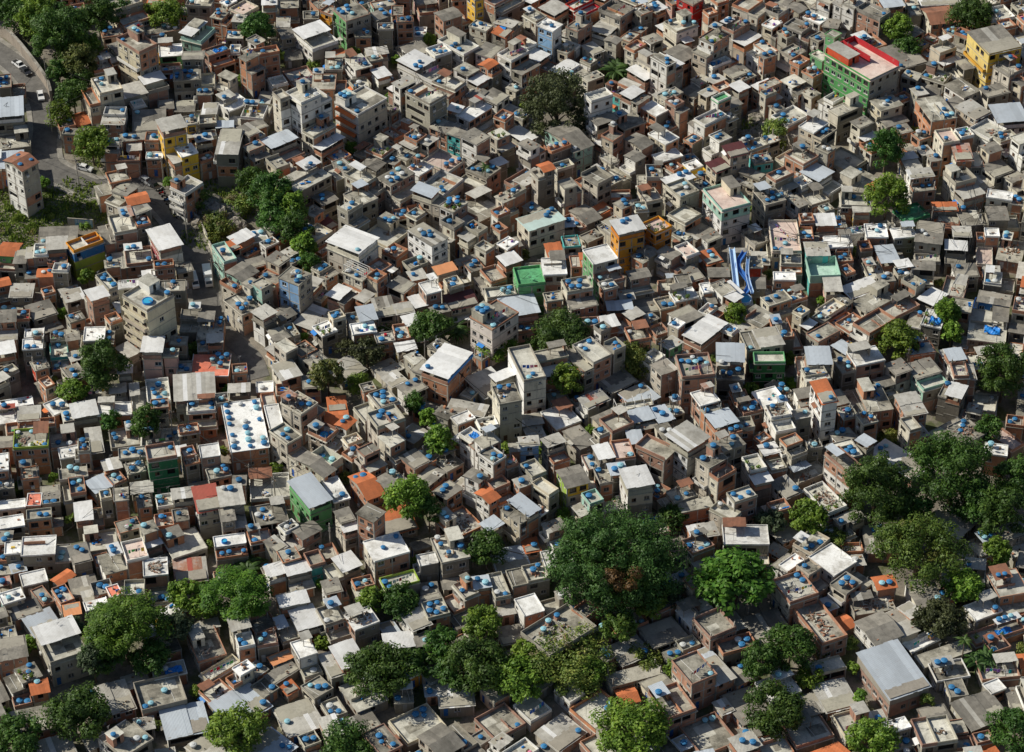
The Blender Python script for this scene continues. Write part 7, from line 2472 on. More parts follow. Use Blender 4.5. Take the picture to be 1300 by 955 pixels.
def house(sink,row,hid,name):
    # a house is one volume, or a taller volume with a lower one built on to it
    rng=random.Random(hid*31+7); x,y,z,g,w,d=row[:6]; H=z-g; roof=row[8]; tail=tuple(row[6:])
    big=w*d/100.
    if name or H<46 or max(w,d)<46 or roof in 'hQoWRPgcC' or rng.random()>(.78 if big<70 else .5):
        inf=volume(sink,row,hid,name); sink.close(); return inf
    f=rng.uniform(.27,.46); low=rng.choice((9,14,24,27,27)); h2=max(23,H-low); al_w=w>d*rng.uniform(.7,1.4); sd=-1 if rng.random()<.62 else 1
    r2=rng.choice('ffeenddssS' if h2>48 else 'ffeendds'); tk=row[9]; wl=row[7] if rng.random()<.5 else rng.choice(('bb','gh','sb','bh','eb','hb'))
    main_tk=tk if roof in 'fen' else 0; t2=tk-main_tk
    if al_w: s1,s2=(w*(1-f)-.4,d),(w*f,d); o1,o2=(-sd*w*f/20,0.),(sd*w*(1-f)/20,0.)
    else: s1,s2=(w,d*(1-f)-.4),(w,d*f); o1,o2=(0.,-sd*d*f/20),(0.,sd*d*(1-f)/20)
    if t2 and r2 not in 'fen': r2='f'
    sink.off=o1; a=volume(sink,(x,y,z,g,*s1,tail[0],row[7],roof,main_tk,row[10]),hid,'')
    sink.off=o2; sink.vt='|b'; b=volume(sink,(x,y,g+h2,g,*s2,tail[0],wl,r2,t2,''),hid+40000,'',2 if (al_w and sd<0) else 0 if al_w else 3 if sd<0 else 1)
    a['spots']=[(p[0]+o1[0],p[1]+o1[1],*p[2:]) for p in a['spots']]+[(p[0]+o2[0],p[1]+o2[1],*p[2:]) for p in b['spots']]; a['off']=o1; sink.vt=''
    sink.close(); return a
def volume(sink,row,hid,name,skip=None):
    x,y,z,g,w,d,rot,wall,roof,tk,ex=row[:11]; w/=10;d/=10;H=(z-g)/10.
    rng=random.Random(hid*7919+13); info=dict(slab=None,rects=[],top=None)
    open_top=roof in 'SG' and H>4.6 or (roof in 'sO' and H>4.6 and rng.random()<.5)
    if roof=='h': open_top=False
    para={'e':.85,'n':1.0,'P':.8,'g':.8,'c':1.3,'Q':.5,'o':1.0}.get(roof,0)
    if roof=='c': para=2.2
    sh=roof in 'sdSGMOqTtC'
    body=H-(2.45 if open_top else para if not sh else .12)
    if roof=='h': body=H-2.3 if H>4.6 else H-.5
    body=max(body,1.9)
    nf=max(1,int(round(body/FLOOR))); fh=body/nf
    wm=lambda c:{'G':'G','b':'b'}.get(c,c)
    L_,F_=wall[0],wall[1]
    B=sink.part('wall')
    raw=rng.choice('bbgs')
    floors=[]
    for f in range(nf):
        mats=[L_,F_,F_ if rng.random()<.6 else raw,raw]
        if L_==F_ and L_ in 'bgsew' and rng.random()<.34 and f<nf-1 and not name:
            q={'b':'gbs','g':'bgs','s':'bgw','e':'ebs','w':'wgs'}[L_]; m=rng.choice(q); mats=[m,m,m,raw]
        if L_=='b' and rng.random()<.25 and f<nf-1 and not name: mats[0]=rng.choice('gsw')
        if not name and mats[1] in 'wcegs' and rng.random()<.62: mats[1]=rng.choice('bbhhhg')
        if not name and mats[2]=='g': mats[2]='h'  # grey right sides get the shade-darkened concrete too
        if name=='striped': mats=['L']*4 if f<nf-1 else ['A']*4
        if name=='school': mats=['V','g','g','g']
        if name=='yellowhouse': mats=['Y','y','Y','Y']
        if name=='limehouse': mats[1]='y' if f==nf-1 else 'e'
        if name in('darkgreen','greenyard'): mats=['D']*4
        if name=='mintblock': mats=['m','m','m','g'] if f==nf-1 else ['I','U','U','g']
        if name=='pinkhouse': mats=['U','U','w','g']
        if name in('whitegable','whitebar','orangecap','whiteblock'): mats=['I','w','w','g']
        if name=='talldoubt': mats=['I','s','s','g'] if f else ['s','s','s','g']
        if name=='brickflats': mats=['p','p','p','b']
        if name=='whitetower': mats=['I','s','s','g']
        floors.append(mats)
    if name=='tower': floors=[['b','b','g','s'] if q<2 else ['c','c','g','s'] for q in range(nf)]
    big=name in('tower','whiteblock')
    for f in range(nf):
        z0=(-2.2 if f==0 else f*fh); z1=(f+1)*fh; zb=f*fh
        for face in range(4):
            L=d if face in(0,2) else w; ops=[]
            if face==skip: pass
            elif face<2 and L>3 and (f>0 or nf==1) and not name and fh>2.4 and rng.random()<.20:
                wo=L*rng.uniform(.4,.8); ops.append((L/2+rng.uniform(-.5,.5)*(L-wo-.4),wo,zb+.95,fh-1.25 if rng.random()<.5 else 1.2,'o',0))
            elif face<3 or rng.random()<.4:
                if zb+.85+1.25<z1 and not(name=='whitetower' and face==0) and not(name=='tower' and face==1 and f%2):
                    slots=int(L/2.15)
                    if face>=2: slots=min(slots,2)
                    k0=rng.randrange(len(WIN))
                    for q in range(slots):
                        if rng.random()<(.9 if face==0 else .7 if face==1 else .5):
                            i=k0 if rng.random()<.7 else rng.randrange(len(WIN)); ww,wh=WIN[i][:2]
                            if name in('whiteblock','tower') and face==0: i=6; ww,wh=WIN[6][:2]
                            a=(q+.5)*L/slots+rng.uniform(-.15,.15); zs=zb+1.0 if wh<1.2 else zb+.85
                            if wh<.7: zs=zb+1.5
                            if zs+wh>z1-.1: zs=z1-.12-wh
                            if f==0 and face in(0,1) and q==0 and z1>2.25: ops.append((a,.9,zb+.05,2.1,'d',rng.randrange(4)))
                            else: ops.append((a,ww,zs,wh,'w',i))
                        elif rng.random()<.12 and z1-zb>2.4 and L/slots>2.2 and face<2: ops.append(((q+.5)*L/slots,1.7,zb+.9,1.4,'o',0))
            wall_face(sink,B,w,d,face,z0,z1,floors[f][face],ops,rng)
        if f<nf-1 or roof in 'feknWwRPgQoh':
            e=.05; zz=z1; m='band' if rng.random()<.8 else 'g'
            for q in ((-w/2-e,-d/2-e,-w/2-.002,d/2+e),(w/2+.002,-d/2-e,w/2+e,d/2+e),(-w/2,-d/2-e,w/2,-d/2-.002),(-w/2,d/2+.002,w/2,d/2+e)): B.box(q[0],q[1],zz-.16,q[2],q[3],zz+.02,m)
        if 'b' in floors[f]:
            e=.035
            for sx in(-1,1):
                for sy in(-1,1):
                    cx,cy=sx*(w/2-.09),sy*(d/2-.09); B.box(cx-.125-(0 if sx>0 else 0),cy-.125,z0,cx+.125,cy+.125,z1-.17,'band')
            for fx,LL in((0,d),(1,w)):
                if LL>5.5:
                    if fx==0: B.box(-w/2-e,-.13,max(z0,0),-w/2+.1,.13,z1-.17,'band')
                    else: B.box(-.13,-d/2-e,max(z0,0),.13,-d/2+.1,z1-.17,'band')
        # balconies
        if face is not None and ((big and f>0) or (nf>=2 and f>0 and rng.random()<.10 and L_ not in 'b')) :
            bl=d*.9; bb=sink.part('balcony','balcony%d'%f); x0=-w/2-.95
            bb.box(x0,-bl/2,z0-.02,-w/2-.052,bl/2,z0+.12,'band'); m=L_ if rng.random()<.7 else 'w'
            if name in('tower','whiteblock'): m='I' if name[0]=='w' else 'e'
            bb.box(x0,-bl/2,z0+.12,x0+.1,bl/2,z0+1.0,m); bb.box(x0+.102,-bl/2,z0+.12,-w/2-.053,-bl/2+.1,z0+1.0,m); bb.box(x0+.102,bl/2-.1,z0+.12,-w/2-.053,bl/2,z0+1.0,m)
        if 'A' in ex and f>0:
            aw=sink.part('awning','awning%d'%f); zt=z1-.35
            aw.hexa([(-w/2-1.1,-d*.42,zt-.5),(-w/2-.06,-d*.42,zt),(-w/2-.06,d*.42,zt),(-w/2-1.1,d*.42,zt-.5)],[(-w/2-1.1,-d*.42,zt-.45),(-w/2-.06,-d*.42,zt+.05),(-w/2-.06,d*.42,zt+.05),(-w/2-1.1,d*.42,zt-.45)],'aw')
        elif rng.random()<.07 and d>4:
            aw=sink.part('awning','awning%d'%f); zt=z1-.3; a0=rng.uniform(-d*.3,0); m=rng.choice(('sg','S','aw','sd','st','tarp'))
            aw.hexa([(-w/2-.9,a0,zt-.35),(-w/2-.06,a0,zt),(-w/2-.06,a0+1.9,zt),(-w/2-.9,a0+1.9,zt-.35)],[(-w/2-.9,a0,zt-.30),(-w/2-.06,a0,zt+.05),(-w/2-.06,a0+1.9,zt+.05),(-w/2-.9,a0+1.9,zt-.30)],m)
    # church stripes
    if name=='church':
        s=sink.part('wall_stripe')
        for k in range(7):
            a=-d/2+.25+k*.85; s.hexa([(-w/2-.06,a,0.2),(-w/2-.012,a,0.2),(-w/2-.012,a+.42,0.2),(-w/2-.06,a+.42,0.2)],[(-w/2-.06,a+1.1,H*.8),(-w/2-.012,a+1.1,H*.8),(-w/2-.012,a+1.52,H*.8),(-w/2-.06,a+1.52,H*.8)],'r')
    # ---------------- roof
    R=sink.part('roof'); o=.12 if rng.random()<.7 else .3
    fl={'e':'k2','P':'pk','g':'gf','w':'wh','W':'wh','R':'rf','c':'mf','Q':'pk','o':'k2','n':rng.choice(('k','k2','k')),'h':'k2'}.get(roof,rng.choice(('k','k','k3','k2','k3','k')))
    if name=='stools': fl='k'
    if name=='biggrey': open_top=False
    slabz=body
    if not sh or open_top:
        R.box(-w/2-o,-d/2-o,body+.022,w/2+o,d/2+o,body+.18,fl); slabz=body+.18
    if not sh:
        # patchwork: screeds, seams and old repairs that lie on the slab
        if roof in 'feknhR' and w>4 and d>4:
            for q in range(rng.randrange(1,4)):
                a,c=rng.uniform(-w*.4,w*.15),rng.uniform(-d*.4,d*.15); R.box(a,c,slabz,a+rng.uniform(.22,.42)*w,c+rng.uniform(.22,.42)*d,slabz+.012+.004*q,rng.choice(('k','k2','k3','k2')))
    pm={'n':'b','e':L_ if L_!='s' else 'g','P':L_,'g':L_,'c':L_,'o':'o'}.get(roof,'g')
    if name=='stools': pm='L'
    if name=='greenfloor': pm='D'
    if name=='mintterrace': pm='m'
    if name=='orange': pm='o'
    if para and roof!='Q': ring(sink.part('parapet'),w,d,slabz,para-.18 if para>.3 else para,.14,pm)
    elif roof=='Q':
        pp=sink.part('parapet'); ring(pp,w,d,slabz,.45,.14,'V',(0,)); ring(pp,w,d,slabz,.35,.14,'g',(1,)); ring(pp,w,d,slabz,1.7,.16,'r',(2,3))
        pp.box(w*.08,-d*.12,slabz,w*.08+.18,d/2-.2,slabz+1.9,'r'); pp.box(-w*.1,d*.18,slabz,w*.08-.01,d*.18+.16,slabz+1.5,'r')
    elif roof in 'fwWR':
        h=rng.choice((0,.16,.3,.3,.9,.5)) if roof=='f' else .25
        if name in('tankroof','biggrey'): h=.2
        if h: ring(sink.part('parapet'),w+2*o-.02,d+2*o-.02,slabz,h,.13,rng.choice((L_,'b','g','band')) if roof=='f' else 'wh',(0,1,2,3) if rng.random()<.6 else rng.sample((0,1,2,3),3))
        if name=='whitebar': pass
    if open_top or roof=='h':
        m={'S':'S','G':'sG','s':'sg','O':'sO','h':'S'}[roof]; zt=H-.12
        y0=-d/2 if roof!='h' else -d*.05
        nx=max(1,int(w/3.2)); ny=max(1,int((d/2-y0)/3.2))
        for i in range(nx+1):
            for j in range(ny+1):
                if 0<i<nx and 0<j<ny: continue
                px,py=-w/2+.15+(w-.3)*i/nx,y0+.15+(d/2-y0-.3)*j/ny; sink.part('post','post%d_%d'%(i,j)).box(px-.09,py-.09,slabz,px+.09,py+.09,zt-.05,'band' if hid%3 else 'wood')
        tl=rng.uniform(-.05,.05)
        sheet(sink.part('sheet_roof'),-w/2-.35,y0-.35,w/2+.35,d/2+.35,zt,m,rng,tl)
        hw=sink.part('half_wall'); hm=rng.choice((L_,F_,'b','g')); sides=[0,1,2,3] if rng.random()<.7 else [0,1,3]
        ring(hw,w,d,slabz,.95,.13,hm,sides)
        ring(hw,w-.3,d-.3,slabz,zt-slabz-.35,.1,rng.choice(('g','b',F_)),rng.sample((2,3,1),rng.choice((1,2))) if roof!='h' else (3,))
        if name=='bluefascia':
            t=sink.part('tarpaulin'); t.box(-w/2-.37,-d/2-.42,zt-1.0,w/2+.3,-d/2-.37,zt-.1,'tarp')
    elif sh:
        m={'s':'sg','d':'sd','S':'S','G':'sG','M':'sM','O':'sO','q':'sr','T':'sT','t':'st','C':'sC'}[roof]
        if name=='stripedroof': m='srd'
        S=sink.part('roof'); z0=H-.14
        B.box(-w/2+.05,-d/2+.05,body-.02,w/2-.05,d/2-.05,z0-.25 if z0-.25>body+.03 else body+.03,'g')
        if roof in 'tT' and rng.random()<.6 and name!='orangecap': gable(S,-w/2-.35,-d/2-.35,w/2+.35,d/2+.35,z0-.1,m,rng,.16*d)
        elif roof=='d' and rng.random()<.25: gable(S,-w/2-.3,-d/2-.3,w/2+.3,d/2+.3,z0-.1,m,rng,.1*d)
        else:
            tl=rng.uniform(.03,.08)*rng.choice((-1,1)) if roof not in 'TMq' else .13
            if w>8 and d>7 and roof in 'sdG' and not name:
                sheet(S,-w/2-.3,-d/2-.3,w*.1,d/2+.3,z0+.18,m,rng,.05); sheet(S,w*.1,-d/2-.3,w/2+.3,d/2+.3,z0,m,rng,.05)
            elif name=='twotone' or name=='greenhouse' or name=='orangetile':
                sheet(S,-w/2-.3,0,w/2+.3,d/2+.3,z0+.35,m,rng,.06); sheet(S,-w/2-.3,-d/2-.3,w/2+.3,.15,z0,m,rng,.06)
            else: sheet(S,-w/2-.3,-d/2-.3,w/2+.3,d/2+.3,z0,m,rng,tl)
        # weights: stones and planks that hold old sheeting down
        if roof in 'sdq' and rng.random()<.55:
            for q in range(rng.randrange(2,6)):
                k=sink.part('roof_weight','rw%d'%q); a,c=rng.uniform(-w*.42,w*.42),rng.uniform(-d*.42,d*.42); k.box(a,c,z0-.2+.0,a+rng.uniform(.15,.5),c+rng.uniform(.1,.25),z0+.34,rng.choice(('b','band','wood')))
    if roof in 'o':
        c=sink.part('half_wall'); c.box(-.1,-d/2+.2,slabz,.1,d/2-.2,slabz+.75,'wh'); c.box(.12,-.1,slabz,w/2-.2,.1,slabz+.75,'o')
    # ---------------- rooms, stubs, dishes on the slab
    free=not sh and not open_top; pent=None
    if free and ('k' in ex or (w>5.5 and d>5 and roof in 'fek' and rng.random()<.42)):
        pw,pd,ph=w*rng.uniform(.34,.5),d*rng.uniform(.36,.52),2.35; px=rng.choice((-1,1))*(w/2-pw/2-.2) if 'k' not in ex else w/2-pw/2-.2; py=d/2-pd/2-.2
        pm2=rng.choice((L_,F_,'b','g','s'))
        if name=='school': px,py,pm2=-w*.28,d/2-pd/2-.2,'r'
        if name=='tower': pm2='w'; 
        if name=='mintblock': pm2='e'
        k=sink.part('roof_room')
        def rp(a,c): return (px+a,py+c)
        # room walls with one dark doorway in front
        dw=.9; k.box(px-pw/2,py-pd/2+.14,slabz,px-pw/2+.14,py+pd/2,slabz+ph,pm2); k.box(px+pw/2-.14,py-pd/2+.14,slabz,px+pw/2,py+pd/2,slabz+ph,pm2)
        k.box(px-pw/2,py-pd/2,slabz,px-dw/2,py-pd/2+.138,slabz+ph,pm2); k.box(px+dw/2,py-pd/2,slabz,px+pw/2,py-pd/2+.138,slabz+ph,pm2); k.box(px-dw/2,py-pd/2,slabz+2.05,px+dw/2,py-pd/2+.138,slabz+ph,pm2)
        k.box(px-pw/2+.142,py+pd/2-.14,slabz,px+pw/2-.142,py+pd/2,slabz+ph,pm2); sink.sub('roof','roof_room').box(px-pw/2-.15,py-pd/2-.15,slabz+ph+.002,px+pw/2+.15,py+pd/2+.15,slabz+ph+.13,rng.choice(('k','k2','sd','sg')) if name!='school' else 'sg')
        pent=(px,py,pw,pd,slabz+ph+.13)
    if free and roof in 'efnPRw' and w>5 and d>5 and not pent and rng.random()<.3:
        k=sink.part('divider_wall'); m=rng.choice((pm,'b','g')); h=rng.uniform(.5,1.1)
        if rng.random()<.5: a=rng.uniform(-.2,.2)*w; k.box(a,-d/2+.2,slabz,a+.13,d*rng.uniform(.05,.42),slabz+h,m)
        else: a=rng.uniform(-.2,.2)*d; k.box(-w/2+.2,a,slabz,w*rng.uniform(.05,.42),a+.13,slabz+h,m)
    if free and roof in 'fn' and ('x' in ex or rng.random()<.16) :
        for sx in(-1,1):
            for sy in(-1,1):
                k=sink.part('column_stub','stub%d%d'%(sx,sy)); hh=rng.uniform(.6,2.1); cx,cy=sx*(w/2-.35),sy*(d/2-.35); k.box(cx-.12,cy-.12,slabz,cx+.12,cy+.12,slabz+hh,'band'); k.bar((cx,cy,slabz+hh),(cx+.05,cy,slabz+hh+.6),.03,'met',4)
    if free and not pent and name in('','stools') and roof in 'feknw' and w>3.6 and d>3.6 and rng.random()<.5:
        cw,cd=w*rng.uniform(.38,.62),d*rng.uniform(.36,.55); cx=rng.choice((-1,1))*(w/2-cw/2-.1); cy=d/2-cd/2-.1; zt=slabz+rng.uniform(2.0,2.4)
        for sx in(-1,1):
            for sy in(-1,1): sink.part('canopy_post','cp%d%d'%(sx,sy)).box(cx+sx*(cw/2-.15)-.06,cy+sy*(cd/2-.15)-.06,slabz,cx+sx*(cw/2-.15)+.06,cy+sy*(cd/2-.15)+.06,zt-.06,rng.choice(('wood','band')))
        sheet(sink.part('canopy'),cx-cw/2-.2,cy-cd/2-.2,cx+cw/2+.2,cy+cd/2+.2,zt,rng.choice(('S','sg','sg','sd','sd','sG','st','S','sr')),rng,rng.uniform(-.1,.1))
        if rng.random()<.6: sink.part('canopy_wall','cwb').box(cx-cw/2,cy+cd/2-.12,slabz,cx+cw/2,cy+cd/2,zt-.25,rng.choice(('b','b','g','s','w')))
        if rng.random()<.5: sink.part('canopy_wall','cwr').box(cx+cw/2-.12,cy-cd/2,slabz,cx+cw/2,cy+cd/2-.13,zt-.3,rng.choice(('b','b','g','s','w')))
        pent=(cx,cy,cw,cd,zt+.12); lowp=True
    if 'g' in ex:
        k=sink.part('pergola')
        for q in range(5):
            a=-w/2+.2+(w-.4)*q/4; k.box(a-.06,-d/2+.1,slabz,a+.06,-d/2+.22,slabz+2.2,'wf'); k.box(a-.06,d/2-.22,slabz,a+.06,d/2-.1,slabz+2.2,'wf'); k.box(a-.05,-d/2,slabz+2.2,a+.05,d/2,slabz+2.3,'wf')
    if rng.random()<.26 and free: dish_geo(sink.part('satellite_dish'),rng.uniform(-.4,.4)*w,rng.uniform(-.42,-.2)*d,slabz,-math.radians(rot)+math.radians(rng.uniform(60,100)))
    if free and rng.random()<.42:
        k=sink.part('aerial'); ax,ay,ah=rng.uniform(-.4,.4)*w,rng.uniform(-.4,.4)*d,rng.uniform(1.6,3.4); k.bar((ax,ay,slabz),(ax,ay,slabz+ah),.035,'met',4)
        for q in range(4): k.bar((ax-.4,ay-.1*q,slabz+ah-.12*q),(ax+.4,ay+.1*q,slabz+ah-.12*q),.02,'met',4)
    if free and roof in 'fn' and rng.random()<.45:
        k=sink.part('water_pipe'); px=rng.uniform(-.4,.4)*w; k.bar((px,-d/2+.3,slabz+.06),(px+rng.uniform(-1,1)*.2*w,d/2-.3,slabz+.06),.05,'wf',5)
    if not name and d>4 and rng.random()<.3:
        k=sink.part('drain_pipe'); py=rng.uniform(-.4,.4)*d; k.bar((-w/2-.07,py,0),(-w/2-.07,py,body-.1),.055,rng.choice(('wf','met')),5)
    if sink.stuff and free:
        for q in range(rng.randrange(2,8)):
            k=sink.part('x'); a,c,l,t=rng.uniform(-.42,.42)*w,rng.uniform(-.42,.42)*d,rng.uniform(.15,.9),rng.uniform(.12,.5); k.box(a,c,slabz,min(a+l,w/2),min(c+t,d/2),slabz+rng.uniform(.1,.6),rng.choice(('b','band','wood','wf','wk','deb','tarp','w','blk','cl')))
    # ---------------- spots for tanks
    tz=H-.02 if sh or open_top or roof=='h' else slabz
    sp=[]
    n=tk
    if n:
        if name=='tankroof' or n>7:
            nx=max(2,int((w-1)/1.9)); ny=max(2,int((d-1)/1.9)); cells=[(i,j) for i in range(nx) for j in range(ny)]; rng.shuffle(cells)
            for i,j in cells[:n]: sp.append((-w/2+.9+(w-1.8)*i/max(1,nx-1)+rng.uniform(-.2,.2),-d/2+.9+(d-1.8)*j/max(1,ny-1)+rng.uniform(-.2,.2),tz,0))
        else:
            if pent and rng.random()<.6:
                px,py,pw,pd,pz=pent; k=max(1,int((pw-.2)/1.4)); rows=max(1,int((pd-.2)/1.4))
                for q in range(min(n,k*rows)): sp.append((px-pw/2+.75+(q%k)*1.42,py-pd/2+.75+(q//k)*1.42,pz,0))
            r=n-len(sp); 
            if r>0:
                lift=rng.choice((0,0,0,.7)) if free else 0
                corners=[(sx*(w/2-.9),sy*(d/2-.9)) for sx in(-1,1) for sy in(-1,1)]+[(0,d/2-.9),(-w/2+.9,0)]
                if pent: corners=[c for c in corners if abs(c[0]-pent[0])>pent[2]/2+.4 or abs(c[1]-pent[1])>pent[3]/2+.4] or corners
                c0=rng.choice(corners); spread=.5; got=[]
                for q in range(r*26):
                    if len(got)>=r: break
                    spread+=.07; px,py=c0[0]+rng.uniform(-1,1)*spread,c0[1]+rng.uniform(-1,1)*spread*.8
                    if abs(px)>w/2-.72 or abs(py)>d/2-.72: continue
                    if pent and abs(px-pent[0])<pent[2]/2+.6 and abs(py-pent[1])<pent[3]/2+.6: continue
                    if any(math.hypot(px-e[0],py-e[1])<1.42 for e in got): continue
                    got.append((px,py))
                for px,py in got:
                    sp.append((px,py,tz+lift,lift))
                    if lift: sink.part('tank_stand').box(px-.5,py-.5,tz,px+.5,py+.5,tz+lift,rng.choice(('b','g')))
    info=dict(off=(0.,0.),spots=sp,slabz=slabz if (free or open_top) else None,w=w,d=d,free=free,pent=pent,H=H,tz=tz)
    return info
# ------------------------------------------------------------------ ground, roads
def axis(lo,hi,a,b,st): return np.unique(np.concatenate([np.linspace(lo,a,18),np.arange(a,b,st),np.linspace(b,hi,18)]))
X=axis(-4000,4000,-210,210,3.0); Y=axis(-430,6000,-190,330,3.0)
XX,YY=np.meshgrid(X,Y); ZZ=terr(XX,YY); me=bpy.data.meshes.new('ground'); nx=len(X)
V=np.stack([XX.ravel(),YY.ravel(),ZZ.ravel()],1); I=np.arange(len(V)).reshape(XX.shape)
Fc=np.stack([I[:-1,:-1].ravel(),I[:-1,1:].ravel(),I[1:,1:].ravel(),I[1:,:-1].ravel()],1)
me.from_pydata(V.tolist(),[],Fc.tolist()); me.materials.append(M['gnd']); me.polygons.foreach_set('use_smooth',[True]*len(Fc))
go=bpy.data.objects.new('ground',me); COL.objects.link(go); tag(go,None,None,None,'structure')
def smooth(p,st=1.5):
    p=[p[0]]+list(p)+[p[-1]]; o=[]
    for i in range(1,len(p)-2):
        a,b,c,d=[np.array(q) for q in p[i-1:i+3]]; n=max(2,int(np.hypot(*(c-b))/st))
        for k in range(n):
            t=k/n; o.append(.5*((2*b)+(c-a)*t+(2*a-5*b+4*c-d)*t*t+(3*b-a-3*c+d)*t**3))
    o.append(np.array(p[-2])); return o
def strip(name,pts,o0,o1,lift,mat,nc=6,thick=0,kind='structure'):
    b=MB(); P=smooth(pts); rows=[]
    for i,p in enumerate(P):
        t=P[min(i+1,len(P)-1)]-P[max(i-1,0)]; t=t/np.hypot(*t); n=np.array([-t[1],t[0]])
        rows.append([(q[0],q[1],float(terr(q[0],q[1]))+lift) for q in [p+n*(o0+(o1-o0)*k/nc) for k in range(nc+1)]])
    k=b.mi(mat); ids=[[b.P(q) for q in r] for r in rows]
    for a,c in zip(ids,ids[1:]):
        for j in range(nc): b.f.append([a[j],c[j],c[j+1],a[j+1]][::-1]); b.m.append(k)
    if thick:
        for j in (0,nc):
            lo=[b.P((r[j][0],r[j][1],r[j][2]-thick)) for r in rows]
            for i in range(len(rows)-1): b.f.append([ids[i][j],ids[i+1][j],lo[i+1],lo[i]]); b.m.append(k)
    return tag(b.build(name),None,None,None,kind)
for i,(w,p) in enumerate(ROADS):
    strip('road',p,-w/2,w/2,.07+.012*i,'road',8)
    if w>5:
        for s in(-1,1): strip('pavement',p,s*w/2,s*(w/2+1.3),.20,'pave',2,.3)
# ------------------------------------------------------------------ houses
RELW=['just left of','just right of','just behind','just in front of']; NUM=['no','one','two','three','four','five','six','seven','eight','nine','ten','eleven','twelve','thirteen','fourteen','fifteen','sixteen','seventeen','eighteen']
KN=['house','shack','apartment_building']
def attr(r): return ROOF[r[8]]+' '+WALL[r[7][0]]+' '+KIND[r[11]]
def place(o,rl,np_): return (ORD[o]+' ' if o>0 else '')+'{}'+' '+RELW[rl]+' the '+NP[NPK[np_]][0]
def ref(r):
    if r[12]<0: return 'the '+NP[NPK[r[14]]][0]
    return 'the '+place(r[12],r[13],r[14]).format(attr(r)).replace(' just ',' ')
tanks=[]; loose=[]; lw=math.radians
def world(r,p):
    t=lw(r[6]); c,s=math.cos(t),math.sin(t); return (r[0]/10+c*p[0]-s*p[1],r[1]/10+s*p[0]+c*p[1],r[3]/10+p[2])
GROUP=['brick and concrete houses packed on the hillside','low shacks squeezed between the houses','taller apartment buildings among the houses']
for i,r in enumerate(HOUSES):
    nm=NPK[r[14]] if r[12]<0 else ''
    root=thing(KN[r[11]],None,KIND[r[11]],(r[0]/10,r[1]/10,r[3]/10),lw(r[6]),GROUP[r[11]])
    sk=Solo(root); sk.near=screen(r[0]/10,r[1]/10,r[2]/10)[1]>560; inf=house(sk,r,i,nm); n=len(inf['spots'])
    if nm: root['label']=NP[nm][1]
    else:
        s=place(r[12],r[13],r[14]).format(attr(r)); root['label']=s
    for p in inf['spots']: tanks.append((world(r,p),i,r,p[3]))
    loose.append((i,r,inf,nm))
mass=MB(); ms=Mass(mass)
for i,r in enumerate(REST):
    ms.at(r[0]/10,r[1]/10,r[3]/10,lw(r[6])); inf=house(ms,r,5000+i,'')
    for p in inf['spots']: tanks.append((world(r,p),-1,r,p[3]))
tag(mass.build('hillside_housing'),'small brick and concrete houses filling the gaps across the hillside','houses',None,'stuff')
# ------------------------------------------------------------------ water tanks
TK=[('tb','tl'),('tp','tq'),('tw','tv')]; TCOL=['blue','pale blue','grey']
def tank_geo(b,x,y,z,k,s):
    a,c=TK[k]; b.lathe([(0,0.01),(.56*s,.01),(.66*s,.52*s),(.68*s,.56*s)],x,y,z,a,14); b.lathe([(.73*s,.50*s),(.74*s,.62*s),(.62*s,.72*s),(.3*s,.80*s),(.26*s,.86*s),(0,.87*s)],x,y,z,c,14)
TM=[]
for k in range(3):
    b=MB(); b.lathe([(0,0.01),(.56,.01),(.66,.52),(.68,.56)],0,0,0,TK[k][0],16); b2=MB(); b2.lathe([(.73,.50),(.74,.62),(.62,.72),(.3,.80),(.26,.86),(0,.87)],0,0,0,TK[k][1],16); TM.append((b.mesh('tank_body'),b2.mesh('lid')))
rng=random.Random(5); byh={}
for t in tanks: byh.setdefault((t[1],t[2][0],t[2][1]),[]).append(t)
order=[]
for t in tanks:
    sx,sy,dp=screen(*t[0]); k=rng.choices((0,1,2),(.72,.18,.10))[0]; s=rng.uniform(.74,1.04)
    order.append((dp if 0<sx<1300 and 0<sy<955 and t[1]>=0 else 1e9,sx,t,k,s,rng.random()))
order.sort(key=lambda q:q[0]); solo=[q for q in order[:300] if q[0]<1e9]; rest=order[len(solo):]
byh={}
for q in order: byh.setdefault(q[2][1],[]).append(q)
POS={1:['only'],2:['left','right'],3:['leftmost','middle','rightmost']}
for q in solo:
    dp,sx,(p,hi,r,lift),k,s,u=q; sib=sorted(byh[hi],key=lambda e:(e[1],e[2][0])); n=len(sib); j=[e is q for e in sib].index(True)
    if n==1: a='only tank on'
    elif n==2: a=('left','right')[j]+' tank of two on'
    elif j==0: a='leftmost tank on'
    elif j==n-1: a='rightmost tank on'
    else: a=(ORD[j] if j<len(ORD) else ORD[n-1-j] if n-1-j<len(ORD) and n-1-j>0 else 'middle')+' tank from '+('left' if j<len(ORD) else 'right')+' on'
    L=TCOL[k]+' '+a+' '+ref(r)
    for sh in (lambda v:v,lambda v:v.replace(TCOL[k]+' ','',1),lambda v:v.replace(' on the ',' on ',1)):
        if len(L.split())>16: L=sh(L)
    t=thing('water_tank',L,'water tank',p,u*6.28,'water tanks standing on the roofs'); t.scale=(s,s,s)
    inst('tank_body',TM[k][0],t,(0,0,0)); inst('lid',TM[k][1],t,(0,0,0))
b=MB()
for q in rest: tank_geo(b,*q[2][0],q[3],q[4])
tag(b.build('rooftop_water_tanks'),'hundreds of small blue water tanks on roofs farther up the hillside','water tanks',None,'stuff')
def lab(*opts):
    for o in opts:
        if len(o.split())<=16: return o
    return opts[-1]
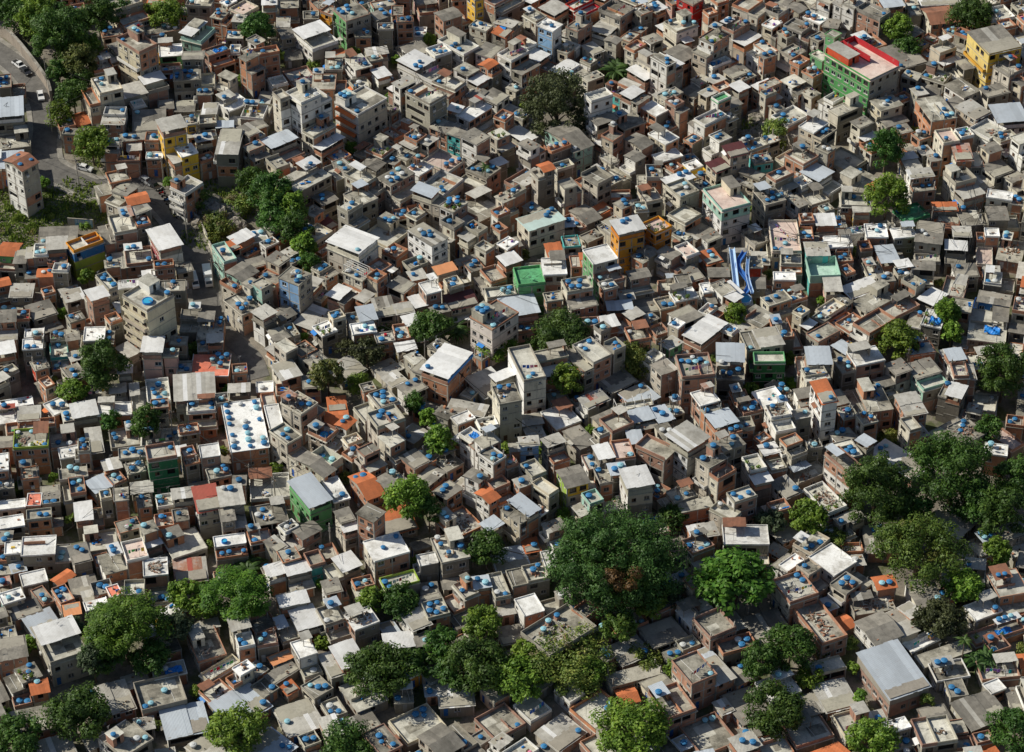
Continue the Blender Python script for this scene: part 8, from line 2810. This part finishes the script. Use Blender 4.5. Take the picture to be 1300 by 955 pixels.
# ------------------------------------------------------------------ loose things on roofs
def laundry(root,L,rng):
    b=MB(); 
    for x in(-L/2,L/2): b.bar((x,0,0),(x,0,1.9),.04,'wood',5)
    b.bar((-L/2,0,1.8),(L/2,0,1.8),.012,'wf',4); b.build('line_post',root); x=-L/2+.2
    while x<L/2-.5:
        w=rng.uniform(.35,.8); h=rng.uniform(.5,1.1); g=MB(); k=rng.uniform(-.12,.12); n=4
        pt=[[(x+w*i/n,.05*math.sin(i*2.1+j)+k*j/2,1.8-h*j/2) for i in range(n+1)] for j in range(3)]; ids=[[g.P(p) for p in row] for row in pt]; m=g.mi('cl')
        for j in range(2):
            for i in range(n): g.f.append([ids[j][i],ids[j][i+1],ids[j+1][i+1],ids[j+1][i]]); g.m.append(m)
        g.build('garment',root); x+=w+rng.uniform(.05,.25)
def pile(b,w,d,rng,n,mats):
    for q in range(n):
        x,y=rng.gauss(0,w/4),rng.gauss(0,d/4); l,t,h=rng.uniform(.2,1.3),rng.uniform(.1,.35),rng.uniform(.08,.3); a=rng.random()*3.1; c,s=math.cos(a),math.sin(a); z=rng.uniform(0,.15)
        pt=[(x+c*u-s*v,y+s*u+c*v) for u,v in((-l/2,-t/2),(l/2,-t/2),(l/2,t/2),(-l/2,t/2))]; b.hexa([(*e,0.) for e in pt],[(*e,z+h) for e in pt],rng.choice(mats))
def leaves(b_v,ctr,rad,n,size,rs,flat=.6,wild=.55):
    d=rs.normal(size=(n,3)); d/=np.linalg.norm(d,axis=1)[:,None]; p=ctr+d*rad*(rs.uniform(.55,1.05,(n,1)))
    nr=d+rs.normal(size=(n,3))*wild+np.array([0,0,flat]); nr/=np.linalg.norm(nr,axis=1)[:,None]
    t=np.cross(nr,rs.normal(size=(n,3))); t/=np.linalg.norm(t,axis=1)[:,None]; u=np.cross(nr,t); s=(size*rs.uniform(.6,1.25,(n,1)))
    b_v.append(np.stack([p-t*s*.75,p-u*s*.38,p+t*s*.75,p+u*s*.38],1))
def leaf_obj(name,quads,mats,idx,parent):
    V=np.concatenate(quads).reshape(-1,3); n=len(V)//4; me=bpy.data.meshes.new(name)
    me.vertices.add(len(V)); me.vertices.foreach_set('co',V.astype(np.float32).ravel()); me.loops.add(len(V)); me.loops.foreach_set('vertex_index',np.arange(len(V),dtype=np.int32))
    me.polygons.add(n); me.polygons.foreach_set('loop_start',np.arange(0,len(V),4,dtype=np.int32))
    for m in mats: me.materials.append(M[m])
    if idx is not None: me.polygons.foreach_set('material_index',np.concatenate(idx).astype(np.int32))
    me.update(calc_edges=True); me.validate(); o=bpy.data.objects.new(name,me); COL.objects.link(o); o.parent=parent; return o
rng=random.Random(21); cnt={}
for i,r,inf,nm in loose:
    ex=r[10]; sz=inf['slabz']; w,d=inf['w'],inf['d']; rf=ref(r); ox,oy=inf['off']; loc=lambda p:world(r,(p[0]+ox,p[1]+oy,p[2]))
    if sz is None: 
        continue
    th=lw(r[6]); sx,sy,dp=screen(*loc((0,0,sz)))
    if not(-10<sx<1310 and 0<sy<970): continue
    if 'L' in ex or (inf['free'] and w>4.5 and rng.random()<.10):
        L=min(w,7)-1.2
        if L>1.5:
            t=thing('clothes_line',lab('washing hung out across '+rf,'washing on '+rf),'clothes line',loc((0,-d*.22,sz)),th+rng.uniform(-.3,.3),'washing hung out on roofs'); laundry(t,L,rng)
    if 'P' in ex and r[8] not in 'P':
        b=MB(); q=min(1.2,min(w,d)*.2); b.lathe([(q,.0),(q+.04,.1),(q+.04,.6),(q-.06,.62),(q-.08,.5)],0,0,.02,'tarp',20); t=thing('paddling_pool',lab('round blue paddling pool on '+rf,'blue pool on '+rf),'paddling pool',loc((-w*.18,-d*.18,sz)),th)
        b.build('pool_wall',t); b=MB(); b.lathe([(q-.09,.50),(0,.50)],0,0,.02,'pool',20); b.build('water',t)
    if 'B' in ex:
        b=MB(); n=7; rs=random.Random(i); W2,D2=min(w*.55,3.6),min(d*.5,2.8); ids=[[b.P((W2*(a/n-.5),D2*(c/n-.5),.25+.5*math.sin(a*1.3+c)*rs.uniform(.2,.6)+rs.uniform(0,.25))) for a in range(n+1)] for c in range(n+1)]; k=b.mi('tarp')
        for c in range(n):
            for a in range(n): b.f.append([ids[c][a],ids[c][a+1],ids[c+1][a+1],ids[c+1][a]]); b.m.append(k)
        o=b.build('tarpaulin'); o.location=loc((w*.12,-d*.15,sz)); o.rotation_euler=(0,0,th); tag(o,lab('crumpled blue tarpaulin spread on '+rf,'blue tarpaulin on '+rf),'tarpaulin')
    if 'p' in ex:
        for s in ((-.3,-.36),(.05,-.38),(-.38,.1)):
            t=thing('potted_plant',lab('leafy potted plants along the edge of '+rf,'potted plants on '+rf,'plants on '+rf),'potted plant',loc((w*s[0],d*s[1],sz)),0,'potted plants at the edge of '+rf); b=MB(); b.lathe([(.18,0.),(.26,.35),(.2,.36)],0,0,0,'pot',10); b.build('pot',t)
            q=[]; leaves(q,np.array([0,0,.75]),np.array([.6,.6,.5]),70,.26,np.random.RandomState(i+int(s[0]*100)+60)); leaf_obj('foliage',q,['LL'],None,t)
    if 'r' in ex or (inf['free'] and r[8] in 'fen' and w>4 and d>4 and rng.random()<.42):
        b=MB(); n=rng.randrange(8,16) if 'r' not in ex else 55; m=('b','band','wood','deb','k2') if 'r' in ex else rng.choice((('b','band','deb'),('wood','wk','wf','blk'),('wood','deb','tarp','w'),('b','wood','band')))
        pile(b,w*.7 if 'r' in ex else min(w*.4,2.2),d*.7 if 'r' in ex else min(d*.4,2.0),rng,n,m); o=b.build('rubble_heap'); o.location=loc((rng.uniform(-.22,.2)*w*(0 if 'r' in ex else 1),rng.uniform(-.25,.1)*d*(0 if 'r' in ex else 1),sz+.02)); o.rotation_euler=(0,0,th)
        tag(o,lab(('broken bricks and rubble scattered over ' if 'r' in ex else 'heap of leftover bricks and planks on ' if 'b' in m else 'jumble of boards and household junk on ')+rf,'rubble on '+rf),'rubble heap',None)
    if nm=='stools':
        for q in range(4):
            b=MB(); b.lathe([(.2,0),(.16,.42),(.19,.44),(0,.44)],0,0,0,'yst',8); o=b.build('stool'); o.location=loc((w*.1+q*.62,-d*.3+(q%2)*.6,sz)); tag(o,'yellow plastic stool on the lime-walled roof terrace','stool','yellow stools on the lime-walled terrace')
    if nm=='pinkterrace':
        b=MB(); 
        for q in range(26):
            a=q/26; x=-w*.3+w*.6*a; y=d*.25-d*.5*a; z=sz+1.6-.5*math.sin(a*3.14); b.poly([(x,y,z),(x+.3,y-.25,z),(x+.15,y-.12,z-.5)],'cl')
        o=b.build('bunting'); o.location=(r[0]/10,r[1]/10,r[3]/10); o.rotation_euler=(0,0,th); tag(o,'string of coloured cloths slung across the pink tiled terrace','bunting')
# ------------------------------------------------------------------ trees and bushes
def crown(rs,r,v,clumps,cr,per,size,mat,flat=.6,lo=-.55,inner=.25,extra=None,wild=.55):
    q=[];idx=[]
    n=0; tries=0
    while n<clumps and tries<clumps*8:
        tries+=1; d=rs.normal(size=3); d/=np.linalg.norm(d)
        if d[2]<lo: continue
        k=rs.uniform(.25,.75) if rs.rand()<inner else rs.uniform(.74,1.0)*(1+.12*math.sin(d[0]*4+n)); c=d*np.array([r,r,v])*k*.88
        a=cr*rs.uniform(.65,1.3); m=int(per*rs.uniform(.75,1.25)); leaves(q,c,np.array([a,a,a*.75]),m,size,rs,flat,wild)
        hot=extra is not None and np.linalg.norm((c/np.array([r,r,v]))-np.array(extra))<.25
        idx.append(np.full(m,1 if hot else 0)); n+=1
    return q,idx
def palm(root,rs,r,h):
    q=[]
    for k in range(3 if h<5 else 1):
        ox,oy=(rs.uniform(-r*.5,r*.5,2) if h<5 else (0,0)); th=h*rs.uniform(.8,1.1)
        b=MB(); b.bar((ox,oy,-.5),(ox,oy,th),.16,'bark',7,.1); b.build('trunk',root); F=13
        for f in range(F):
            a=6.283*f/F+rs.uniform(-.2,.2); L=r*rs.uniform(.75,1.05); el=rs.uniform(.2,1.1); pts=[]
            for s in range(7):
                t=s/6; pts.append(np.array([ox+math.cos(a)*L*t,oy+math.sin(a)*L*t,th+L*(math.sin(el)*t-.75*t*t)]))
            sd=np.array([-math.sin(a),math.cos(a),0])*L*.13
            for s in range(6):
                w0=math.sin(3.14*min(.95,.12+s/6)); w1=math.sin(3.14*min(.95,.12+(s+1)/6)); dz=np.array([0,0,-L*.05])
                for g in(-1,1): q.append(np.array([[pts[s],pts[s]+g*sd*w0+dz,pts[s+1]+g*sd*w1+dz,pts[s+1]]]))
    leaf_obj('crown',q,['LP'],None,root)
TS={'D':('LD',.22,.5,.35,-.6),'R':('LR',.15,.46,.3,-.75),'L':('LL',.20,.6,.7,-.5),'C':('LC',.18,.46,.3,-.6),'O':('LO',.17,.55,.2,-.7),'A':('LA',.22,.55,.6,-.5),'F':('LF',.17,.42,1.6,-.2),'E':('LE',.2,.5,.5,-.5),'M':('LM',.2,1.0,1.0,-.35),'G':('LG',.35,.45,.6,-.5),'B':('LB',.3,.45,.6,-.35)}
TN={'P':('palm','palm'),'G':('bush','bush'),'B':('bush','bush')}
for i,(x,y,g,r,v,hc,k,o,rl,n) in enumerate(TREES):
    x/=10;y/=10;g/=10;r/=10;v/=10;hc/=10; rs=np.random.RandomState(300+i); nm,cat=TN.get(k,('tree','tree'))
    L=(ORD[o]+' ' if o else '')+TREE[k]+' '+RELW[rl]+' the '+NP[NPK[n]][0]
    if k=='R': L='largest tree, dark and round-crowned, with a rust-brown dead patch facing the viewer'
    root=thing(nm,L,cat,(x,y,g),0,'trees standing between the houses' if nm=='tree' else 'bushes and palms between the houses')
    if k=='P': palm(root,rs,r*1.1,max(1.5,hc-.5) if r>2.2 else 8.5); continue
    mat,cf,ls,flat,lo=TS[k]; cr=max(.55,min(cf*r*1.25,2.3 if k!='F' else 2.8)); clumps=int(min(320,max(14,2.9*(r/cr)**2*(1.0+.5*v/max(r,.1))))); size=ls*(.72 if r<3 else .9)
    if k=='O': clumps=int(clumps*.9)
    if k=='R': clumps=int(clumps*1.7)
    per=int(min(210,max(34,10.5*(cr/size)**2)))
    q,idx=crown(rs,r,v,clumps,cr,per,size,mat,flat,lo,.22,(.05,-.60,.50) if k=='R' else None,.27 if k in 'DRCEG' else .5)
    cr_o=leaf_obj('crown',q,[mat,'LX'],idx,root); cr_o.location=(0,0,hc)
    if nm=='tree':
        b=MB(); tr=max(.14,r*.045); top=max(1.2,hc-v*.35); b.bar((0,0,-1.0),(.1*r*rs.uniform(-1,1),.1*r*rs.uniform(-1,1),top),tr*1.35,'bark',9,tr*.8)
        for f in range(8):
            a=6.283*f/8+rs.uniform(-.3,.3); p=(math.cos(a)*r*.62,math.sin(a)*r*.62,hc+v*rs.uniform(-.1,.45)); s=(0,0,top*rs.uniform(.6,.98)); mid=tuple((u+w_)/2+dz for u,w_,dz in zip(s,p,(0,0,.12*r))); b.bar(s,mid,tr*.55,'bark',6,tr*.38); b.bar(mid,p,tr*.38,'bark',6,tr*.12)
        b.build('trunk',root)
# ground cover on the open slopes
q=[]; rs=np.random.RandomState(9)
for x,y,g,R in GRASS:
    n=int(R*R*17); a=rs.uniform(0,6.283,n); rr=R*np.sqrt(rs.uniform(0,1,n)); px=x+rr*np.cos(a); py=y+rr*np.sin(a)*1.15; pz=terr(px,py); h=rs.uniform(.15,.75,n)*(.6+.8*(np.sin(px*.9)*np.cos(py*.8)>.1)); t=rs.uniform(0,6.283,n); w=rs.uniform(.12,.35,n); lx,ly=rs.uniform(-.35,.35,(2,n))
    dx,dy=np.cos(t)*w,np.sin(t)*w
    q.append(np.stack([np.stack([px-dx,py-dy,pz-.05],1),np.stack([px+dx,py+dy,pz-.05],1),np.stack([px+dx*.4+lx,py+dy*.4+ly,pz+h],1),np.stack([px-dx*.5+lx,py-dy*.5+ly,pz+h],1)],1))
tag(leaf_obj('grass',q,['GR'],None,None),'rough grass and weeds on the open slopes between houses','grass',None,'stuff')
# ------------------------------------------------------------------ rocks
RL=['pale rock face just right of the road bend','taller pale rock face behind the left hillside tree','small rock below the road wall','rock ledge beside the hillside trees','big grey rock on the bare slope at upper right','upper rock on the bare slope at upper right','lowest rock on the bare slope at upper right','rounded boulder left of the largest tree','rock under the grey-green tree at lower right']
for i,(x,y,g,R) in enumerate(ROCKS):
    rs=np.random.RandomState(70+i); b=MB(); n1,n2=16,9; ids=[]
    for a in range(n2):
        ph=math.pi/2*a/(n2-1); row=[]
        for c in range(n1):
            t=6.283*c/n1; k=R*.62*(1+.16*math.sin(3*t+i)+.10*rs.randn()); row.append(b.P((math.cos(t)*math.cos(ph)*k,math.sin(t)*math.cos(ph)*k*.8,math.sin(ph)*R*.5*(1+.08*rs.randn())-.4)))
        ids.append(row)
    k=b.mi('rock')
    for a in range(n2-1):
        for c in range(n1): b.f.append([ids[a][c],ids[a][(c+1)%n1],ids[a+1][(c+1)%n1],ids[a+1][c]]); b.m.append(k)
    o=b.build('rock'); o.location=(x,y,g); tag(o,RL[i],'rock')
# ------------------------------------------------------------------ walls by the road
def wallrun(name,label,pts,h,t,mat,cap='band'):
    b=MB(); P=smooth([(p[0],p[1]) for p in pts],2.0)
    for a,c in zip(P,P[1:]):
        d=c-a; L=np.hypot(*d); d=d/L; n=np.array([-d[1],d[0]])*t/2; za,zc=float(terr(*a)),float(terr(*c)); e=d*.0
        pts_=[a-n,c-n,c+n,a+n]; zb=[za,zc,zc,za]; b.hexa([(p[0],p[1],z-1.5) for p,z in zip(pts_,zb)],[(p[0],p[1],z+h) for p,z in zip(pts_,zb)],mat)
        n2=n*1.25; pts_=[a-n2,c-n2,c+n2,a+n2]; b.hexa([(p[0],p[1],z+h+.004) for p,z in zip(pts_,zb)],[(p[0],p[1],z+h+.12) for p,z in zip(pts_,zb)],cap)
    return tag(b.build(name),label,'wall')
wallrun('retaining_wall','long stone wall climbing beside the upper left road under the trees',WALLP,3.4,.6,'stone')
wallrun('roadside_wall','low white wall following the right edge of the road past the rock face',FENCE,1.7,.25,'s')
x,y,g,a=MURAL; t=thing('painted_wall','small wall with sky-blue lettering mural below the dark grassy slope','painted wall',(x,y,g),lw(a))
b=MB(); b.box(-3.2,-.12,-.8,3.2,.12,2.4,'g'); b.build('wall',t); b=MB(); rs=random.Random(3)
b.box(-1.4,-.135,.1,3.0,-.125,2.2,'l')
for q in range(7):
    xx=-1.2+q*.6; b.box(xx,-.15,1.25,xx+.34,-.14,1.95,'w'); b.box(xx+.1,-.165,1.45,xx+.24,-.155,1.75,'l')
for q in range(4):
    xx=-1.0+q*.95; b.box(xx,-.15,.25,xx+.62,-.14,1.05,'A'); b.box(xx+.16,-.165,.45,xx+.46,-.155,.8,'l')
b.build('mural',t)
# ------------------------------------------------------------------ vehicles
def wheel(root,x,y,r):
    w=MB(); w.bar((x,y-.11,r),(x,y+.11,r),r,'blk',14); o=w.build('wheel',root); w=MB(); w.bar((x,y-.125,r),(x,y+.125,r),r*.58,'met',10); w.build('rim',o)
def car(kind,x,y,g,a,c,label):
    e=.8; dx,dy=math.cos(lw(a)),math.sin(lw(a)); pitch=math.atan2(float(terr(x+dx*1.3,y+dy*1.3)-terr(x-dx*1.3,y-dy*1.3)),2.6)
    t=thing({'car':'parked_car','pickup':'pickup_truck','van':'van','truck':'box_truck'}[kind],label,{'car':'car','pickup':'pickup','van':'van','truck':'truck'}[kind],(x,y,float(terr(x,y))+.09),lw(a)); t.rotation_euler=(0,-pitch,lw(a)); P='c'+c; b=MB(); W=.84
    L={'car':2.05,'pickup':2.5,'van':2.4,'truck':2.9}[kind]
    def prof(pts,w0,w1,mat,bb):      # side outline extruded across, narrower at the top
        zs=[p[1] for p in pts]; lo,hi=min(zs),max(zs); k=bb.mi(mat); wd=lambda z:w0+(w1-w0)*(z-lo)/(hi-lo+1e-6)
        l=[bb.P((p[0],wd(p[1]),p[1])) for p in pts]; r=[bb.P((p[0],-wd(p[1]),p[1])) for p in pts]; n=len(pts); bb.f.append(l); bb.m.append(k); bb.f.append(r[::-1]); bb.m.append(k)
        for i in range(n): bb.f.append([l[i],r[i],r[(i+1)%n],l[(i+1)%n]]); bb.m.append(k)
    if kind in('car','pickup'):
        prof([(-L,.32),(-L-.03,.62),(-L+.05,.86),(L*.38,.90),(L-.12,.74),(L,.55),(L-.02,.32)],W,W*.95,P,b)
        cab=[(-L+.35,.88),(-L*.55,1.38),(.35,1.40),(L*.42,.89)] if kind=='car' else [(-.55,.88),(-.45,1.5),(.55,1.52),(1.15,.89)]
        prof(cab,W*.93,W*.74,P,b); b.build('body',t); b=MB()
        sc_=[(p[0]*.97+.0,p[1]*.965+.045) for p in cab]
        for s in(-1,1):
            q=[(cab[0][0]+.22,s*(W*.915+.004),.93),(cab[1][0]+.12,s*(W*.765+.004),1.33 if kind=='car' else 1.44),(cab[2][0]-.08,s*(W*.765+.004),1.34 if kind=='car' else 1.45),(cab[3][0]-.26,s*(W*.915+.004),.93)]; b.poly(q if s<0 else q[::-1],'gl')
        for (p0,p1) in ((cab[0],cab[1]),(cab[3],cab[2])):
            f=lambda u:(p0[0]+(p1[0]-p0[0])*u,p0[1]+(p1[1]-p0[1])*u); n=-.012 if p0 is cab[0] else .012; A,B2=f(.12),f(.9); b.poly([(A[0]+n,-W*.84,A[1]+.012),(A[0]+n,W*.84,A[1]+.012),(B2[0]+n,W*.70,B2[1]+.012),(B2[0]+n,-W*.70,B2[1]+.012)],'gl')
        b.build('window',t)
        if kind=='pickup': b=MB(); b.box(-L+.12,-W*.84,.87,-.62,W*.84,.90,'blk'); b.build('load_bed',t)
    else:
        H=2.0 if kind=='van' else 1.9
        if kind=='van': prof([(-L,.35),(-L,1.95),(-L+.15,H),(L*.45,H),(L*.78,1.2),(L,1.02),(L,.35)],W,W*.93,P,b); b.build('body',t)
        else:
            prof([(L-1.7,.4),(L-1.7,1.95),(L-.45,1.95),(L-.02,1.2),(L,.4)],W*1.05,W,P,b); b.build('cab',t); b=MB(); b.box(-L,-W*1.15,.75,L-1.8,W*1.15,2.75,P); b.box(-L,-W*.5,.45,L-1.75,W*.5,.745,'blk'); b.build('cargo_box',t)
        b=MB(); A,B2=((L*.78,1.22),(L*.47,1.92)) if kind=='van' else ((L-.06,1.24),(L-.43,1.88)); b.poly([(A[0]+.02,-W*.86,A[1]),(A[0]+.02,W*.86,A[1]),(B2[0]+.02,W*.8,B2[1]),(B2[0]+.02,-W*.8,B2[1])],'gl')
        for s in(-1,1): b.poly([(L*.12,s*W*1.0,1.2),(L*.66,s*W*1.0,1.2),(L*.44,s*W*.97,1.75),(L*.12,s*W*.97,1.75)][::s],'gl')
        b.build('window',t)
    for s in(-1,1):
        b=MB(); b.box(L-.06,s*.62-.16,.62,L+.02,s*.62+.16,.78,'hl'); b.build('headlight',t); b=MB(); b.box(-L-.05,s*.66-.12,.6,-L+.02,s*.66+.12,.8,'tlr'); b.build('tail_light',t)
        for f in(-1,1): wheel(t,f*L*.62,s*(W-.1),.33)
for c in CARS: car(*c)
for i,(x,y,g,a) in enumerate(BIKES):
    t=thing('motorbike','parked motorbike in the row along the road edge below the yellow wings','motorbike',(x,y,g+.1),lw(a+20),'motorbikes parked in a row along the road edge')
    for f in(-.62,.62):
        w=MB(); w.bar((f,-.06,.3),(f,.06,.3),.3,'blk',12); w.build('wheel',t)
    b=MB(); b.hexa([(-.5,-.12,.4),(.45,-.1,.45),(.45,.1,.45),(-.5,.12,.4)],[(-.75,-.13,.78),(.3,-.14,.82),(.3,.14,.82),(-.75,.13,.78)],rng.choice(('ck','tlr','cg','A'))); b.bar((.62,0,.3),(.4,0,1.0),.04,'met',5); b.bar((.4,-.33,1.02),(.4,.33,1.02),.025,'met',5); b.build('frame',t); b=MB(); b.box(-.72,-.13,.785,0,.13,.87,'blk'); b.build('seat',t)
# ------------------------------------------------------------------ utility poles and cables
near=['at the road bend','beside the upper road','by the parked motorbikes','by the rock face','near the white vans']
def nearest_np(x,y):
    s0=screen(x,y,float(terr(x,y))+4); best=None
    for r in HOUSES:
        if r[12]>=0: continue
        s=screen(r[0]/10,r[1]/10,r[2]/10); d=math.hypot(s[0]-s0[0],s[1]-s0[1])
        if best is None or d<best[0]: best=(d,NP[NPK[r[14]]][0],s0[0]-s[0],s0[1]-s[1])
    return best
seen={}; tops=[]
for i,(x,y,g,h) in enumerate(POLES):
    d,n,dx,dy=nearest_np(x,y); L='concrete utility pole '+(RELW[0 if dx<0 else 1] if abs(dx)>abs(dy) else RELW[2 if dy<0 else 3])+' the '+n
    if L in seen: L=L.replace('concrete','grey concrete').replace('just ','farther ')
    seen[L]=1; t=thing('utility_pole',L,'utility pole',(x,y,g),lw(i*37%180),'utility poles rising between the houses')
    b=MB(); b.bar((0,0,-1),(0,0,h),.17,'band',8,.11); b.build('pole',t); b=MB(); b.box(-.9,-.06,h-.9,.9,.06,h-.76,'wood'); b.build('crossarm',t)
    for q in(-.8,-.3,.3,.8): b=MB(); b.lathe([(.05,0),(.08,.08),(.05,.16),(0,.17)],q,0,h-.76,'wk',6); b.build('insulator',t)
    if i%3==0: b=MB(); b.lathe([(.24,-.5),(.26,-.45),(.26,.4),(.18,.5),(0,.5)],.42,0,h-2.1,'met',10); b.build('transformer',t)
    near_r=sorted((math.hypot(q[0]/10-x,q[1]/10-y),q) for q in HOUSES)[1:12:2]; th=lw(i*37%180); cc,nn=math.cos(th),math.sin(th)
    for dd,q in near_r:
        if dd>26: continue
        e=(q[0]/10-x,q[1]/10-y,q[2]/10-g); e=(cc*e[0]+nn*e[1],-nn*e[0]+cc*e[1],min(e[2]+.3,h+6)); b=MB(); prev=None
        for s in range(7):
            u=s/6; p=(e[0]*u,e[1]*u,(h-.8)*(1-u)+e[2]*u-.05*dd*4*u*(1-u))
            if prev: b.bar(prev,p,.04,'blk',4)
            prev=p
        b.build('service_cable',t)
    tops.append((x,y,g+h-.6))
done=0
for i in range(len(tops)):
    js=sorted((math.dist(tops[i],tops[j]),j) for j in range(len(tops)) if j>i)[:1]
    for dd,j in js:
        if dd>75: continue
        b=MB()
        for k in range(2):
            prev=None
            for s in range(11):
                u=s/10; p=tuple(tops[i][c]*(1-u)+tops[j][c]*u for c in range(3)); p=(p[0]+.5*k,p[1],p[2]-dd*.035*4*u*(1-u)*(1+.3*k))
                if prev: b.bar(prev,p,.05,'blk',4)
                prev=p
        d,n,dx,dy=nearest_np((tops[i][0]+tops[j][0])/2,(tops[i][1]+tops[j][1])/2); L='black cables sagging between two poles '+(RELW[0 if dx<0 else 1] if abs(dx)>abs(dy) else RELW[2 if dy<0 else 3])+' the '+n
        if L in seen: L=L.replace('black cables','pair of thin black cables')
        if L in seen: L=L.replace('sagging','slung')
        seen[L]=1; tag(b.build('power_cable'),L,'cable','cables between utility poles')
# ------------------------------------------------------------------ blue water slide on the hillside roof
x,y,g,a=SLIDE; t=thing('water_slide','light blue water slide with a long straight chute beside a winding one','water slide',(x,y,g),lw(a-90)); t.scale=(.74,.8,.95)
def trough(name,pts,w,mat,hh=.55):
    b=MB(); P=[Vector(p) for p in pts]; k=b.mi(mat); rows=[]
    for i,p in enumerate(P):
        d=P[min(i+1,len(P)-1)]-P[max(i-1,0)]; d.z=0; d.normalize(); n=Vector((-d.y,d.x,0)); rows.append([b.P(p+n*u*w+Vector((0,0,z))) for u,z in((-.62,hh),(-.5,hh),(-.42,.08),(0,0),(.42,.08),(.5,hh),(.62,hh),(.6,-.12),(-.6,-.12))])
    for r0,r1 in zip(rows,rows[1:]):
        for j in range(9): b.f.append([r0[j],r0[(j+1)%9],r1[(j+1)%9],r1[j]]); b.m.append(k)
    return b.build(name,t)
trough('chute',[(-1.9,-8.5+17*u,5.2+3.2*u) for u in np.linspace(0,1,12)],1.5,'slide',.6)
trough('winding_chute',[(.9+1.5*math.sin(u*7.2),-8+15.5*u,5.0+3.0*u) for u in np.linspace(0,1,26)],1.35,'slid2',.5)
trough('outer_chute',[(3.0-.9*math.sin(u*3.1),-8.4+13*u,5.1+2.6*u) for u in np.linspace(0,1,16)],.9,'slide',.6)
b=MB(); b.box(-3.0,7.6,7.3,3.6,10.6,7.5,'band'); 
for q in((-2.8,7.8),(3.4,7.8),(-2.8,10.4),(3.4,10.4)): b.box(q[0]-.12,q[1]-.12,-1,q[0]+.12,q[1]+.12,8.4,'wf')
b.build('platform',t)
for q in range(4):
    for xx in(-1.9,2.2): b=MB(); yy=-6+q*4.2; b.bar((xx,yy,-1.2),(xx,yy,5.3+q*.72),.14,'band',6); b.build('support',t)
b=MB(); b.lathe([(2.3,4.2),(2.4,5.0),(2.2,5.02),(2.15,4.75),(0,4.75)],.2,-10.4,0,['slide','slide','slide','pool'],18); b.build('splash_pool',t)
b=MB(); b.box(-2.6,-12.8,-1.2,3.0,-8.8,4.2,'s'); b.build('base',t)
